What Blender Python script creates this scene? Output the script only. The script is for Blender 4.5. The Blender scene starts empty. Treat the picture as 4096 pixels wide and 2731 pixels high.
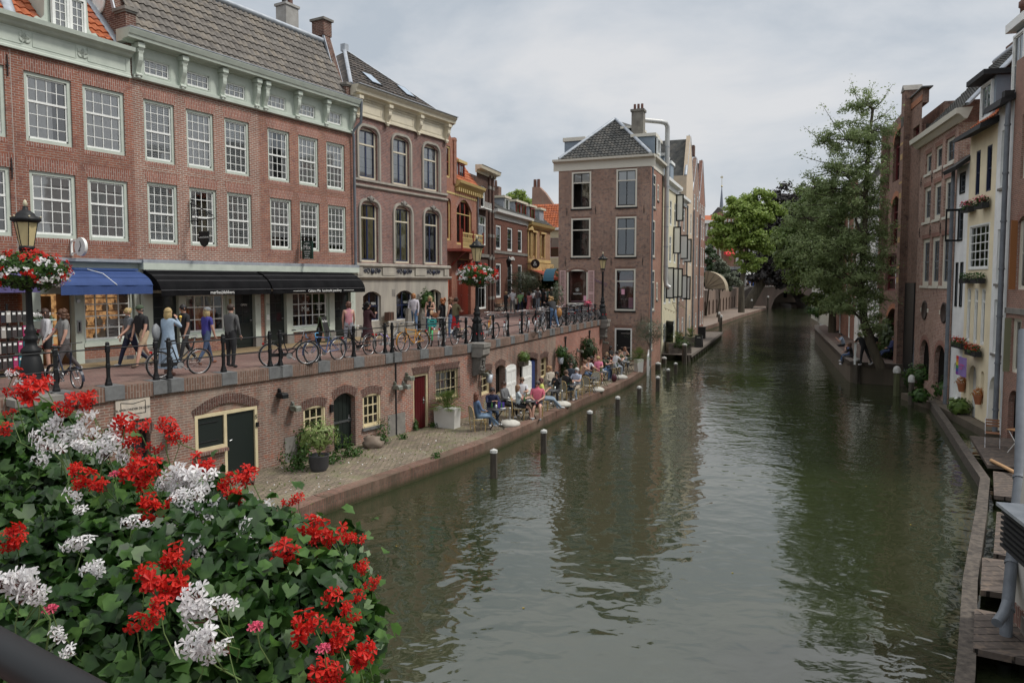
import bpy,math,random
import numpy as np
from mathutils import Vector,Matrix,Quaternion,noise as mnoise
rnd=random.Random(7)
S=bpy.context.scene
COL=S.collection
PI=math.pi
# ---------- calibrated camera: a pixel of the 4096x2731 photograph becomes a ray; used to survey the place (facades, ground, water)
FPX,CU,CV,TH,ZC=2900.,2048.,1304.,math.atan(.0622),2.5
ZW,ZQ=-3.25,-2.85
TAG={'O':(0,0,1.),'D':(0,0,1.7415),'a':(0,0,.43555),'b':(900,0,.43555),'c':(0,683,.43555),'d':(900,683,.43555),'e':(1700,400,.43555),'f':(1700,1000,.43555),
       'g':(2500,500,.43555),'h':(2500,1000,.43555),'i':(3396,150,.6375),'j':(3396,1100,.6375),'k':(3496,1900,.53),'l':(0,1050,.34014),'m':(700,1150,.34014),
       'n':(1100,1350,.34014),'o':(300,1500,.42517),'p':(0,1450,.43555),'q':(400,2050,.4677),'r':(1750,1300,.38265),'s':(1900,950,.2551),'t':(2400,1150,.2551),
       'u':(2800,850,.2551),'v':(3180,1200,.2551),'w':(1300,1050,.2551),'x':(0,0,.2551)}
def px(t,x,y):
    a,b,s=TAG[t];return a+x*s,b+y*s
def ray(u,v):
    x=(u-CU)/FPX;y=-(v-CV)/FPX;c,s=math.cos(TH),math.sin(TH)
    return (x,c+s*y,-s+c*y)
def G(t,x,y,z=0.):
    d=ray(*px(t,x,y));k=(z-ZC)/d[2];return Vector((d[0]*k,d[1]*k,z))
def AT(t,x,y,depth):
    d=ray(*px(t,x,y));k=depth/d[1];return Vector((d[0]*k,depth,ZC+d[2]*k))

# ---------- mesh builder
class MB:
    def __init__(s):s.v=[];s.f=[];s.m=[];s.s=[]
    def add(s,vs,fs,m=0,sm=False):
        o=len(s.v);s.v += [tuple(p) for p in vs]
        for f in fs:s.f.append([i+o for i in f]);s.m.append(m);s.s.append(sm)
        return s
    def box(s,x0,y0,z0,x1,y1,z1,m=0):
        if x0 > x1:x0,x1=x1,x0
        if y0 > y1:y0,y1=y1,y0
        if z0 > z1:z0,z1=z1,z0
        return s.add([(x0,y0,z0),(x1,y0,z0),(x1,y1,z0),(x0,y1,z0),(x0,y0,z1),(x1,y0,z1),(x1,y1,z1),(x0,y1,z1)],
                     [(0,3,2,1),(4,5,6,7),(0,1,5,4),(1,2,6,5),(2,3,7,6),(3,0,4,7)],m)
    def quad(s,a,b,c,d,m=0):return s.add([a,b,c,d],[(0,1,2,3)],m)
    def prism(s,pts,axis,a,b,m=0):
        """polygon extruded along an axis from a to b; pts are the two other coordinates in xyz order"""
        def P(p,k):return {'x':(k,p[0],p[1]),'y':(p[0],k,p[1]),'z':(p[0],p[1],k)}[axis]
        n=len(pts);vs=[P(p,a) for p in pts]+[P(p,b) for p in pts]
        return s.add(vs,[tuple(range(n))[::-1],tuple(range(n,2*n))]+[(i,(i+1) % n,n+(i+1) % n,n+i) for i in range(n)],m)
    def tube(s,pts,r,n=8,m=0,cap=True,sy=1.):
        pts=[Vector(p) for p in pts];k=len(pts);rr=r if isinstance(r,(list,tuple)) else [r]*k
        vs=[];up=None
        for i,p in enumerate(pts):
            t=(pts[min(i+1,k-1)]-pts[max(i-1,0)])
            t=t.normalized() if t.length > 1e-9 else Vector((0,0,1))
            if up is None:up=Vector((0,0,1)) if abs(t.z) < .9 else Vector((1,0,0))
            a=t.cross(up).normalized();b=a.cross(t).normalized();up=b
            for j in range(n):
                q=2*PI*j/n;vs.append(p+(a*math.cos(q)+b*math.sin(q)*sy)*rr[i])
        fs=[(i*n+j,i*n+(j+1) % n,(i+1)*n+(j+1) % n,(i+1)*n+j) for i in range(k-1) for j in range(n)]
        s.add(vs,fs,m,True)
        if cap:s.add(vs[:n],[tuple(range(n))[::-1]],m);s.add(vs[-n:],[tuple(range(n))],m)
        return s
    def lathe(s,prof,c=(0,0,0),n=16,m=0,sm=True,ph=0.):
        vs=[(c[0]+r*math.cos(ph+2*PI*j/n),c[1]+r*math.sin(ph+2*PI*j/n),c[2]+z) for r,z in prof for j in range(n)]
        fs=[(i*n+j,i*n+(j+1) % n,(i+1)*n+(j+1) % n,(i+1)*n+j) for i in range(len(prof)-1) for j in range(n)]
        s.add(vs,fs,m,sm);k=len(prof)-1
        if prof[k][0] > 1e-4:s.add(vs[-n:],[tuple(range(n))],m)
        if prof[0][0] > 1e-4:s.add(vs[:n],[tuple(range(n))[::-1]],m)
        return s
    def ell(s,c,r,n=10,m=0,jit=0.,k=6,M=None):
        if isinstance(r,(int,float)):r=(r,r,r)
        vs=[];c=Vector(c)
        for i in range(k+1):
            a=PI*i/k
            for j in range(n):
                q=2*PI*j/n;w=Vector((math.sin(a)*math.cos(q),math.sin(a)*math.sin(q),math.cos(a)))
                f=1+jit*mnoise.noise(w*2.3+c*3) if jit else 1
                w=Vector((w.x*r[0]*f,w.y*r[1]*f,w.z*r[2]*f))
                if M:w=M @ w
                vs.append(c+w)
        return s.add(vs,[(i*n+j,(i+1)*n+j,(i+1)*n+(j+1) % n,i*n+(j+1) % n) for i in range(k) for j in range(n)],m,True)
    def xf(s,M,k=0):
        for i in range(k,len(s.v)):s.v[i]=tuple(M @ Vector(s.v[i]))
        return s
    def mesh(s,name,mats):
        me=bpy.data.meshes.new(name);me.from_pydata(s.v,[],s.f)
        for m in (mats if isinstance(mats,(list,tuple)) else [mats]):me.materials.append(m)
        me.polygons.foreach_set('material_index',s.m);me.polygons.foreach_set('use_smooth',s.s);me.update();return me
    def build(s,name,mats,parent=None,loc=None,rz=0):
        return obj(name,s.mesh(name,mats),parent,loc,rz)
def obj(name,data,parent=None,loc=None,rz=0):
    o=bpy.data.objects.new(name,data);COL.objects.link(o)
    if parent:o.parent=parent
    if loc is not None:o.location=loc
    if rz:o.rotation_euler.z=rz
    return o
def tag(o,label=None,cat=None,group=None,kind=None):
    for k,v in (('label',label),('category',cat),('group',group),('kind',kind)):
        if v:o[k]=v
    return o
def empty(name,loc,rz=0,label=None,cat=None,group=None):
    o=obj(name,None,None,loc,rz);o.empty_display_size=.2;return tag(o,label,cat,group)
KIDS=0
def copy_tree(o,parent=None):
    c=o.copy();COL.objects.link(c);c.parent=parent
    for ch in o.children:copy_tree(ch,c)
    return c
def text_mesh(body,size,mat,ext=.002,space=1.,align='CENTER'):
    cu=bpy.data.curves.new('t','FONT');cu.body=body;cu.size=size;cu.extrude=ext;cu.align_x=align;cu.align_y='CENTER';cu.space_character=space;cu.resolution_u=2
    o=bpy.data.objects.new('t',cu);COL.objects.link(o);bpy.context.view_layer.update()
    me=bpy.data.meshes.new_from_object(o.evaluated_get(bpy.context.evaluated_depsgraph_get()));bpy.data.objects.remove(o)
    me.materials.clear();me.materials.append(mat);return me
def text(body,size,mat,parent,loc,rot=(PI/2,0,0),name='lettering',**k):
    o=obj(name,text_mesh(body,size,mat,**k),parent,loc);o.rotation_euler=rot;return o

# ---------- materials
MT={}
def nodes(name):
    m=bpy.data.materials.new(name);m.use_nodes=True;nt=m.node_tree;b=nt.nodes['Principled BSDF'];return m,nt,b
def N(nt,t,**k):
    n=nt.nodes.new(t)
    for a,v in k.items():
        if a in n.inputs:n.inputs[a].default_value=v
        else:setattr(n,a,v)
    return n
def mix(nt,f,a,b,mode='MIX'):
    n=nt.nodes.new('ShaderNodeMix');n.data_type='RGBA';n.blend_type=mode
    for i,v in ((0,f),(6,a),(7,b)):
        if isinstance(v,bpy.types.NodeSocket):nt.links.new(v,n.inputs[i])
        else:n.inputs[i].default_value=v if i == 0 else (*v,1)[:4]
    return n.outputs[2]
def ramp(nt,fac,stops):
    r=nt.nodes.new('ShaderNodeValToRGB');nt.links.new(fac,r.inputs[0]);e=r.color_ramp.elements
    while len(e) < len(stops):e.new(.5)
    for i,(p,c) in enumerate(stops):e[i].position=p;e[i].color=(*c,1) if isinstance(c,tuple) else (c,c,c,1)
    return r.outputs[0]
def noise(nt,sc,det=4,vec=None,stretch=None,rough=.6):
    if vec is None:vec=nt.nodes.new('ShaderNodeTexCoord').outputs['Object']
    if stretch:
        mp=N(nt,'ShaderNodeMapping');mp.inputs['Scale'].default_value=stretch;nt.links.new(vec,mp.inputs[0]);vec=mp.outputs[0]
    n=N(nt,'ShaderNodeTexNoise',Scale=sc,Detail=det,Roughness=rough);nt.links.new(vec,n.inputs['Vector']);return n.outputs['Fac']
def bump(nt,b,h,st=.3,dist=.02):
    bp=N(nt,'ShaderNodeBump',Strength=st,Distance=dist);nt.links.new(h,bp.inputs['Height']);nt.links.new(bp.outputs[0],b.inputs['Normal'])
def mat(name,c,rough=.6,metal=0.,c2=None,sc=3.,bmp=0.,streak=False,emit=0,spec=None,lo=.35,hi=.65):
    if name in MT:return MT[name]
    m,nt,b=nodes(name);b.inputs['Base Color'].default_value=(*c,1);b.inputs['Roughness'].default_value=rough;b.inputs['Metallic'].default_value=metal
    if spec is not None:b.inputs['Specular IOR Level'].default_value=spec
    if c2 is not None:
        f=noise(nt,sc,5,stretch=(1,1,.18) if streak else None)
        nt.links.new(ramp(nt,f,[(lo,c),(hi,c2)]),b.inputs['Base Color'])
        if bmp:bump(nt,b,f,bmp)
    if emit:b.inputs['Emission Color'].default_value=(*c,1);b.inputs['Emission Strength'].default_value=emit
    MT[name]=m;return m
def wallvec(nt,swap=False):
    tc=nt.nodes.new('ShaderNodeTexCoord');sp=nt.nodes.new('ShaderNodeSeparateXYZ');nt.links.new(tc.outputs['Object'],sp.inputs[0])
    ad=N(nt,'ShaderNodeMath',operation='ADD');nt.links.new(sp.outputs[0],ad.inputs[0]);nt.links.new(sp.outputs[1],ad.inputs[1])
    cb=nt.nodes.new('ShaderNodeCombineXYZ');nt.links.new(ad.outputs[0],cb.inputs[1 if swap else 0]);nt.links.new(sp.outputs[2],cb.inputs[0 if swap else 1])
    return cb.outputs[0],tc.outputs['Object']
def brick(name,c1,c2,mortar,swap=False,rot=0.,bw=.22,rh=.068,ms=.009,dirt=None,dirtamt=.55,flat=False,pale=None,c3=None,streaks=.0,wear=1.):
    if name in MT:return MT[name]
    m,nt,b=nodes(name)
    if flat:
        tc=nt.nodes.new('ShaderNodeTexCoord');ob=tc.outputs['Object'];mp=N(nt,'ShaderNodeMapping');mp.inputs['Rotation'].default_value=(0,0,-rot);nt.links.new(ob,mp.inputs[0]);vec=mp.outputs[0]
    else:vec,ob=wallvec(nt,swap)
    bt=N(nt,'ShaderNodeTexBrick',Scale=1.,**{'Mortar Size':ms,'Mortar Smooth':.25,'Bias':-.1,'Brick Width':bw,'Row Height':rh});nt.links.new(vec,bt.inputs['Vector'])
    bt.inputs['Color1'].default_value=(*c1,1);bt.inputs['Color2'].default_value=(*c2,1);bt.inputs['Mortar'].default_value=(*mortar,1)
    col=bt.outputs['Color']
    fine=noise(nt,9.,3,ob)
    col=mix(nt,.5,col,ramp(nt,fine,[(.3,.62),(.7,1.25)]),'MULTIPLY')
    if c3:col=mix(nt,ramp(nt,noise(nt,4.5,2,ob,rough=.8),[(.52,0.),(.66,.8)]),col,c3)
    big=noise(nt,.55,6,ob,rough=.65)
    if pale:col=mix(nt,ramp(nt,big,[(.50,0.),(.68,.62)]),col,pale)
    col=mix(nt,.8,col,ramp(nt,noise(nt,.35,5,ob,rough=.7),[(.35,.72),(.65,1.18)]),'MULTIPLY')
    if dirt:
        st=noise(nt,1.3,5,ob,stretch=(1,1,.22))
        col=mix(nt,ramp(nt,st,[(.48,0.),(.7,dirtamt)]),col,dirt)
    nt.links.new(col,b.inputs['Base Color']);b.inputs['Roughness'].default_value=.88;b.inputs['Specular IOR Level'].default_value=.25
    inv=N(nt,'ShaderNodeMath',operation='SUBTRACT');inv.inputs[0].default_value=1;nt.links.new(bt.outputs['Fac'],inv.inputs[1])
    h=N(nt,'ShaderNodeMath',operation='ADD');nt.links.new(inv.outputs[0],h.inputs[0]);nt.links.new(fine,h.inputs[1])
    bump(nt,b,h.outputs[0],.5,.008)
    MT[name]=m;return m
def glassmat():
    m=bpy.data.materials.new('window_glass');m.use_nodes=True;nt=m.node_tree;nt.nodes.clear()
    o=N(nt,'ShaderNodeOutputMaterial');t=N(nt,'ShaderNodeBsdfTransparent');t.inputs[0].default_value=(1,1,1,1)
    g=N(nt,'ShaderNodeBsdfGlossy',Roughness=.03);g.inputs[0].default_value=(.9,.93,.95,1)
    fr=N(nt,'ShaderNodeFresnel',IOR=1.6);mr=N(nt,'ShaderNodeMapRange');mr.inputs[3].default_value=.13;mr.inputs[4].default_value=1.;nt.links.new(fr.outputs[0],mr.inputs[0])
    bp=N(nt,'ShaderNodeBump',Strength=.06,Distance=.05);nt.links.new(noise(nt,1.6,1),bp.inputs['Height']);nt.links.new(bp.outputs[0],g.inputs['Normal'])
    mx=N(nt,'ShaderNodeMixShader');nt.links.new(mr.outputs[0],mx.inputs[0]);nt.links.new(t.outputs[0],mx.inputs[1]);nt.links.new(g.outputs[0],mx.inputs[2]);nt.links.new(mx.outputs[0],o.inputs[0]);return m
GLASS=glassmat()
def leafmat(name,a,b2,c=None,trans=.25,rough=.5,sc=1.5):
    if name in MT:return MT[name]
    m,nt,b=nodes(name)
    f=noise(nt,sc,3,rough=.75)
    col=ramp(nt,f,[(.32,a),(.52,b2),(.72,c or b2)])
    nt.links.new(col,b.inputs['Base Color']);b.inputs['Roughness'].default_value=rough;b.inputs['Specular IOR Level'].default_value=.35
    tr=N(nt,'ShaderNodeBsdfTranslucent');nt.links.new(col,tr.inputs[0]);mx=N(nt,'ShaderNodeMixShader');mx.inputs[0].default_value=trans
    nt.links.new(b.outputs[0],mx.inputs[1]);nt.links.new(tr.outputs[0],mx.inputs[2]);nt.links.new(mx.outputs[0],nt.nodes['Material Output'].inputs[0]);MT[name]=m;return m

WHITE=mat('white_paint',(.83,.84,.81),.45,c2=(.74,.75,.72),sc=6)
SAGE=mat('pale_green_paint',(.52,.57,.50),.5,c2=(.44,.49,.43),sc=2.5)
CREAMP=mat('cream_paint',(.66,.6,.46),.5,c2=(.56,.51,.4),sc=2)
YELLOWP=mat('yellow_cream_paint',(.66,.57,.36),.5,c2=(.57,.48,.3),sc=3)
ROOM=mat('dim_room',(.055,.05,.045),.9,spec=.1)
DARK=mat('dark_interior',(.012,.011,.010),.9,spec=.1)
BLACK=mat('black_paint',(.010,.011,.012),.5,spec=.3)
BLACKM=mat('black_matte',(.014,.014,.015),.75)
BGREEN=mat('black_green_door',(.010,.016,.014),.4)
NAVY=mat('navy_paint',(.02,.028,.07),.35)
ZINC=mat('zinc_lead',(.30,.33,.37),.5,.4,c2=(.42,.45,.48),sc=4,bmp=.2)
PIPE=mat('grey_pipe_paint',(.17,.19,.215),.55,c2=(.12,.135,.155),sc=3,bmp=.1)
STEEL=mat('brushed_steel',(.55,.56,.57),.3,.9,c2=(.42,.43,.44),sc=6)
STONE=mat('grey_stone',(.24,.225,.20),.8,c2=(.16,.15,.135),sc=3,bmp=.3)
BLUESTONE=mat('blue_stone',(.165,.17,.17),.75,c2=(.11,.112,.112),sc=5,bmp=.3)
CURTAIN=mat('white_curtain',(.90,.90,.88),.9,c2=(.80,.80,.78),sc=5)
BLIND=mat('grey_blind',(.86,.86,.82),.8)
YCURT=mat('yellow_curtain',(.74,.68,.36),.9,c2=(.5,.45,.2),sc=4)
# ---------- facade kit: local x runs along the facade, -y points out to the street or water, z up
class Fac:
    def __init__(f,A,B,name='house',label=None,cat='house',group=None,z=0.):
        f.A=Vector((A[0],A[1]));d=Vector((B[0]-A[0],B[1]-A[1]));f.L=d.length;f.d=d/f.L;f.i=Vector((-f.d.y,f.d.x))
        f.o=empty(name,(A[0],A[1],z),math.atan2(f.d.y,f.d.x),label,cat,group);f.z=z
    def at(f,t,x,y,off=0.):
        r=ray(*px(t,x,y));P=f.A-f.i*off;k=P.dot(f.i)/(r[0]*f.i.x+r[1]*f.i.y)
        q=Vector((r[0]*k,r[1]*k))-P;return q.dot(f.d),ZC+r[2]*k-f.z
    def W(f,x,y,z):p=f.A+f.d*x+f.i*y;return Vector((p.x,p.y,z+f.z))
def arcz(t,rise,w,d):
    return d-rise+(rise*math.sqrt(max(0,1-t*t)) if rise > .3*w else rise*(1-t*t))
def wall(mb,x0,x1,z0,z1,ops=(),y=0.,rev=.14,m=0,mr=None):
    mr=m if mr is None else mr
    ops=[tuple(o)+(0,)*(5-len(o)) for o in ops if o[1] > x0 and o[0] < x1]
    xs=sorted({x0,x1} | {min(max(v,x0),x1) for o in ops for v in o[:2]});zs=sorted({z0,z1} | {min(max(v,z0),z1) for o in ops for v in o[2:4]})
    for i in range(len(xs)-1):
        for j in range(len(zs)-1):
            cx,cz=(xs[i]+xs[i+1])/2,(zs[j]+zs[j+1])/2
            if xs[i+1]-xs[i] < 1e-5 or zs[j+1]-zs[j] < 1e-5 or any(o[0] < cx < o[1] and o[2] < cz < o[3] for o in ops):continue
            mb.quad((xs[i],y,zs[j]),(xs[i+1],y,zs[j]),(xs[i+1],y,zs[j+1]),(xs[i],y,zs[j+1]),m)
    for a,b,c,d,r in ops:
        e=y+rev
        mb.quad((a,y,c),(a,y,d-r),(a,e,d-r),(a,e,c),mr);mb.quad((b,y,c),(b,e,c),(b,e,d-r),(b,y,d-r),mr);mb.quad((a,y,c),(a,e,c),(b,e,c),(b,y,c),mr)
        if not r:mb.quad((a,y,d),(b,y,d),(b,e,d),(a,e,d),mr);continue
        n=12;w=b-a;P=[(a+w*k/n,arcz(2*k/n-1,r,w,d)) for k in range(n+1)]
        for (p,q),(p2,q2) in zip(P,P[1:]):
            mb.quad((p,y,q),(p2,y,q2),(p2,y,d),(p,y,d),m);mb.quad((p,y,q),(p,e,q),(p2,e,q2),(p2,y,q2),mr)
def lintel(mb,a,b,z,h,m,rise=0.,sp=.12,y=-.004,drop=0):
    n=10;w=b-a
    for k in range(n):
        for_p=[]
        for kk in (k,k+1):
            t=2*kk/n-1;zz=arcz(t,rise,w,z) if rise else z
            for_p.append(((a+w*kk/n),zz,a-sp+(w+2*sp)*kk/n,zz+h))
        p,q=for_p
        mb.quad((p[0],y,p[1]),(q[0],y,q[1]),(q[2],y,q[3]),(p[2],y,p[3]),m)
    for p in (for_p,):pass
WC={}
def window(par,a,b,c,d,cols=3,rows=4,fm=WHITE,im=None,y=.09,mid=True,fill=None,arch=0.,fw=.07,mw=.021,trans=0.,name='window',deep=.7,glow=None,cw=1.,door=False,sill=None,fx=0):
    im=im or fm;w,h=round(b-a,3),round(d-c,3)
    key=(w,h,cols,rows,fm.name,im.name,y,mid,arch,fw,mw,trans,deep,glow and glow.name,sill and sill.name)
    if key not in WC:
        M=MB();t=fw
        M.box(0,y-.04,0,t,y+.07,h);M.box(w-t,y-.04,0,w,y+.07,h);M.box(t,y-.04,h-t,w-t,y+.07,h);M.box(t,y-.06,0,w-t,y+.07,t)
        if sill:M.box(-.05,-.07,-.09,w+.05,y+.06,-.001,3)
        x0,x1,z0,z1=t,w-t,t,h-t;s2=.045
        M.box(x0,y,z0,x0+s2,y+.05,z1,1);M.box(x1-s2,y,z0,x1,y+.05,z1,1);M.box(x0,y,z1-s2,x1,y+.05,z1,1);M.box(x0,y,z0,x1,y+.05,z0+s2*1.4,1)
        zt=z1
        if trans:zt=z0+(z1-z0)*(1-trans);M.box(x0,y-.02,zt-.035,x1,y+.055,zt+.035,0)
        if mid:zm=z0+(z1-z0)*(.5 if mid is True else mid);M.box(x0,y-.012,zm-.03,x1,y+.052,zm+.03,1)
        for i in range(1,cols):xx=x0+(x1-x0)*i/cols;M.box(xx-mw/2,y+.012,z0,xx+mw/2,y+.045,z1,1)
        for j in range(1,rows):
            if mid and abs(j/rows-(.5 if mid is True else mid)) < .02:continue
            zz=z0+(zt-z0)*j/rows;M.box(x0,y+.014,zz-mw/2,x1,y+.043,zz+mw/2,1)
        D=y+deep;e=5
        M.quad((0,D,0),(w,D,0),(w,D,h),(0,D,h),4 if glow else e)
        M.quad((0,y+.07,0),(0,D,0),(0,D,h),(0,y+.07,h),e);M.quad((w,y+.07,0),(w,y+.07,h),(w,D,h),(w,D,0),e)
        M.quad((0,y+.07,h),(0,D,h),(w,D,h),(w,y+.07,h),e);M.quad((0,y+.07,0),(w,y+.07,0),(w,D,0),(0,D,0),e)
        gl=MB();gl.quad((t,y+.03,t),(w-t,y+.03,t),(w-t,y+.03,h-t),(t,y+.03,h-t))
        WC[key]=(M.mesh('window',[fm,im,DARK,sill or fm,glow or DARK,ROOM]),gl.mesh('pane',[GLASS]))
    fr=obj(name,WC[key][0],par,(a,0,c));obj('pane',WC[key][1],fr)
    if fill:
        k2=('fill',fill,w,h,cw,y)
        if k2 not in WC:
            M=MB();yy=y+.055;cm=CURTAIN;nm='curtain'
            if fill in ('curtain','ycurtain','half','sides'):
                cm=YCURT if fill == 'ycurtain' else CURTAIN;z0=.1
                spans={'curtain':[(0,1)],'ycurtain':[(0,.34),(.42,1)],'half':[(0,.62)],'sides':[(0,.28),(.75,1)]}[fill]
                for a0,a1 in spans:
                    n=max(4,int((a1-a0)*w/.035));P=[(w*(a0+(a1-a0)*i/n),yy+.012*math.sin(i*1.9)+.006*math.sin(i*.7)) for i in range(n+1)]
                    M.add([(p,q,z) for z in (z0,h) for p,q in P],[(i,i+1,n+2+i,n+1+i) for i in range(n)],0,True)
            elif fill == 'blind':cm=BLIND;nm='blind';M.box(.03,yy,h*(1-cw),w-.03,yy+.01,h)
            elif fill == 'roman':
                cm=CURTAIN;nm='blind';n=5
                for i in range(n):M.box(.03,yy-.005*i,h*(1-cw)+h*cw*i/n,w-.03,yy+.012,h*(1-cw)+h*cw*(i+1)/n-.012)
            elif fill == 'shutter':
                cm=WHITE;nm='shutter';k=4;pw=(w-.1)/k
                for i in range(k):
                    xa=.05+i*pw;M.box(xa,yy,.1,xa+.045,yy+.03,h-.05);M.box(xa+pw-.045,yy,.1,xa+pw,yy+.03,h-.05)
                    if i == 1 and k < 3:continue
                    n=int((h-.2)/.07)
                    for j in range(n):z=.12+j*.07;M.quad((xa+.03,yy-.006,z),(xa+pw-.03,yy-.006,z),(xa+pw-.03,yy+.012,z+.057),(xa+.03,yy+.012,z+.057))
            WC[k2]=(nm,M.mesh(nm,[cm]))
        obj(WC[k2][0],WC[k2][1],fr)
    return fr
def pantiles(mb,x0,x1,p0,p1,lim=None,m=0,tw=.24,tl=.34,back=False):
    """roof slope from eave point p0=(y,z) to ridge point p1; lim(t) gives the two x limits at height fraction t"""
    L=math.hypot(p1[0]-p0[0],p1[1]-p0[1]);nr=max(2,round(L/tl));dy,dz=(p1[0]-p0[0])/L,(p1[1]-p0[1])/L;ny,nz=-dz,dy
    if nz < 0:ny,nz=-ny,-nz
    for r in range(nr):
        rows=[]
        for q,up in ((r,.055),(r+1.08,.012)):
            t=min(q/nr,1.);a,b=lim(t) if lim else (x0,x1)
            n=max(1,int(math.ceil((b-a)/(tw/4))));rows.append((t*L,up,a,b))
        a=max(rows[0][2],x0);b=min(rows[0][3],x1);a2,b2=rows[1][2],rows[1][3]
        if b-a < .05:continue
        k0,k1=int(math.floor(a/(tw/4))),int(math.ceil(b/(tw/4)));top=[];bot=[]
        for k in range(k0,k1+1):
            x=min(max(k*tw/4,a),b);xt=min(max(x,a2),b2);h=(.0,.038,.052,.022)[k % 4]
            for lst,xx,(s,up,_,_) in ((bot,x,rows[0]),(top,xt,rows[1])):
                jj=up+h+.004*math.sin(k // 4*12.9+r*7.7);lst.append((xx,p0[0]+dy*s+ny*jj,p0[1]+dz*s+nz*jj))
        n=len(bot);low=[(x,y_-ny*.05,z_-nz*.05) for x,y_,z_ in bot]
        mb.add(low+bot+top,[(i,i+1,n+i+1,n+i) for i in range(n-1)]+[(n+i,n+i+1,2*n+i+1,2*n+i) for i in range(n-1)],m)
def tilemat(name,a,b2,c):
    if name in MT:return MT[name]
    m,nt,b=nodes(name);vec,ob=wallvec(nt)
    mp=N(nt,'ShaderNodeMapping');mp.inputs['Scale'].default_value=(4.17,3.4,1);nt.links.new(vec,mp.inputs[0])
    wn=N(nt,'ShaderNodeTexVoronoi',Scale=1.);wn.feature='F1';nt.links.new(mp.outputs[0],wn.inputs['Vector'])
    sep=N(nt,'ShaderNodeSeparateColor');nt.links.new(wn.outputs['Color'],sep.inputs[0])
    col=ramp(nt,sep.outputs[0],[(.15,a),(.6,b2),(.95,c)])
    col=mix(nt,.6,col,ramp(nt,noise(nt,5,5),[(.3,.6),(.7,1.3)]),'MULTIPLY');nt.links.new(col,b.inputs['Base Color']);b.inputs['Roughness'].default_value=.8;b.inputs['Specular IOR Level'].default_value=.25;MT[name]=m;return m
TGREY=tilemat('grey_brown_pantiles',(.145,.132,.118),(.18,.165,.148),(.225,.198,.165))
TDARK=tilemat('dark_pantiles',(.055,.05,.047),(.085,.075,.068),(.12,.10,.085))
TRED=tilemat('orange_pantiles',(.36,.10,.04),(.45,.14,.06),(.30,.10,.06))
TBLK=tilemat('slate_grey_pantiles',(.05,.052,.05),(.075,.076,.072),(.10,.095,.085))
BA=brick('red_brick_fine_joints',(.32,.120,.074),(.24,.095,.062),(.38,.33,.29),ms=.009,c3=(.19,.085,.07),dirt=(.14,.08,.065),dirtamt=.45)
BAS=brick('red_brick_soldier',(.30,.12,.085),(.23,.095,.07),(.42,.35,.31),swap=True,bw=.24,rh=.066,ms=.009)
BB1=brick('pink_brick_pale_joints',(.33,.155,.108),(.25,.12,.088),(.46,.41,.36),ms=.012,dirt=(.20,.11,.09),dirtamt=.35)
BB2=brick('orange_brick',(.34,.142,.092),(.245,.108,.078),(.38,.32,.27),ms=.009,c3=(.19,.10,.09),dirt=(.18,.09,.07),dirtamt=.4)
BBS=brick('orange_soldier',(.33,.14,.10),(.26,.11,.085),(.46,.38,.33),swap=True,bw=.24,rh=.066,ms=.009)
BC=brick('brown_red_brick',(.27,.125,.10),(.19,.105,.095),(.34,.29,.26),ms=.009,c3=(.14,.10,.10))
BDK=brick('dark_brown_brick',(.115,.055,.04),(.085,.045,.036),(.15,.12,.10),ms=.008,c3=(.05,.035,.035))
BG=brick('gable_dark_brick',(.16,.07,.05),(.115,.055,.042),(.30,.25,.21),ms=.010,c3=(.07,.04,.035))
BJ=brick('old_mixed_brick',(.40,.215,.145),(.235,.145,.115),(.38,.32,.27),ms=.014,c3=(.13,.10,.10),dirt=(.20,.12,.095),dirtamt=.4)
BJS=brick('old_soldier',(.22,.10,.07),(.16,.08,.06),(.30,.24,.2),swap=True,bw=.24,rh=.066)
BW=brick('quay_wall_brick',(.27,.145,.108),(.185,.108,.088),(.36,.30,.25),ms=.013,c3=(.31,.13,.085),pale=(.32,.265,.215),dirt=(.085,.065,.055),dirtamt=.6)
BWR=brick('quay_wall_red_brick',(.36,.145,.105),(.27,.11,.085),(.42,.33,.28),ms=.010,c3=(.40,.16,.11),dirt=(.18,.10,.085),dirtamt=.3)
BWS=brick('quay_wall_arch_brick',(.24,.12,.095),(.17,.095,.08),(.34,.28,.24),swap=True,bw=.3,rh=.07,ms=.011)
COP=brick('coping_brick',(.20,.115,.085),(.14,.09,.07),(.26,.21,.175),swap=True,bw=.34,rh=.072,ms=.012,dirt=(.07,.055,.045),dirtamt=.6)

def cornice(par,L,z0,prof,m,x0=0.,name='cornice',mats=None):
    M=MB();M.prism([(-a,z0+b) for a,b in prof],'x',x0,L);return M.build(name,mats or m,par)
def bracket_mesh(h,w,dpt,m):
    M=MB();M.box(-w/2-.04,0,-.14,w/2+.04,-dpt-.04,0)
    P=[];n=9
    for i in range(n):t=i/(n-1);P.append((-(dpt*(1-t) ** .8*(1-.15*math.sin(t*9))+.06),-.14-(h-.3)*t))
    M.prism([(0,-.14)]+P+[(0,-.16-(h-.3))],'x',-w/2,w/2)
    for zz,r in ((-.24,.075),(-h+.12,.06)):M.tube([(-w/2-.025,-dpt*.72 if zz >-.3 else-.1,zz),(w/2+.025,-dpt*.72 if zz >-.3 else-.1,zz)],r,10)
    M.ell((0,-.12,-h*.5),(w*.3,.06,h*.16),8);M.ell((0,-.08,-h+.05),(w*.55,.07,.07),8);M.ell((0,-.06,-h*.72),(w*.16,.04,h*.1),8)
    return M.mesh('bracket',[m])
def downpipe(par,x,z0,z1,y=-.12,r=.05,m=None,name='drainpipe',pts=None):
    M=MB();M.tube(pts or [(x,y,z0),(x,y,z1)],r,8)
    z=z0+.8
    while z < z1 and not pts:M.tube([(x,y,z),(x,y,z+.06)],r*1.25,8);z += 1.7
    return M.build(name,m or PIPE,par)
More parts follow.
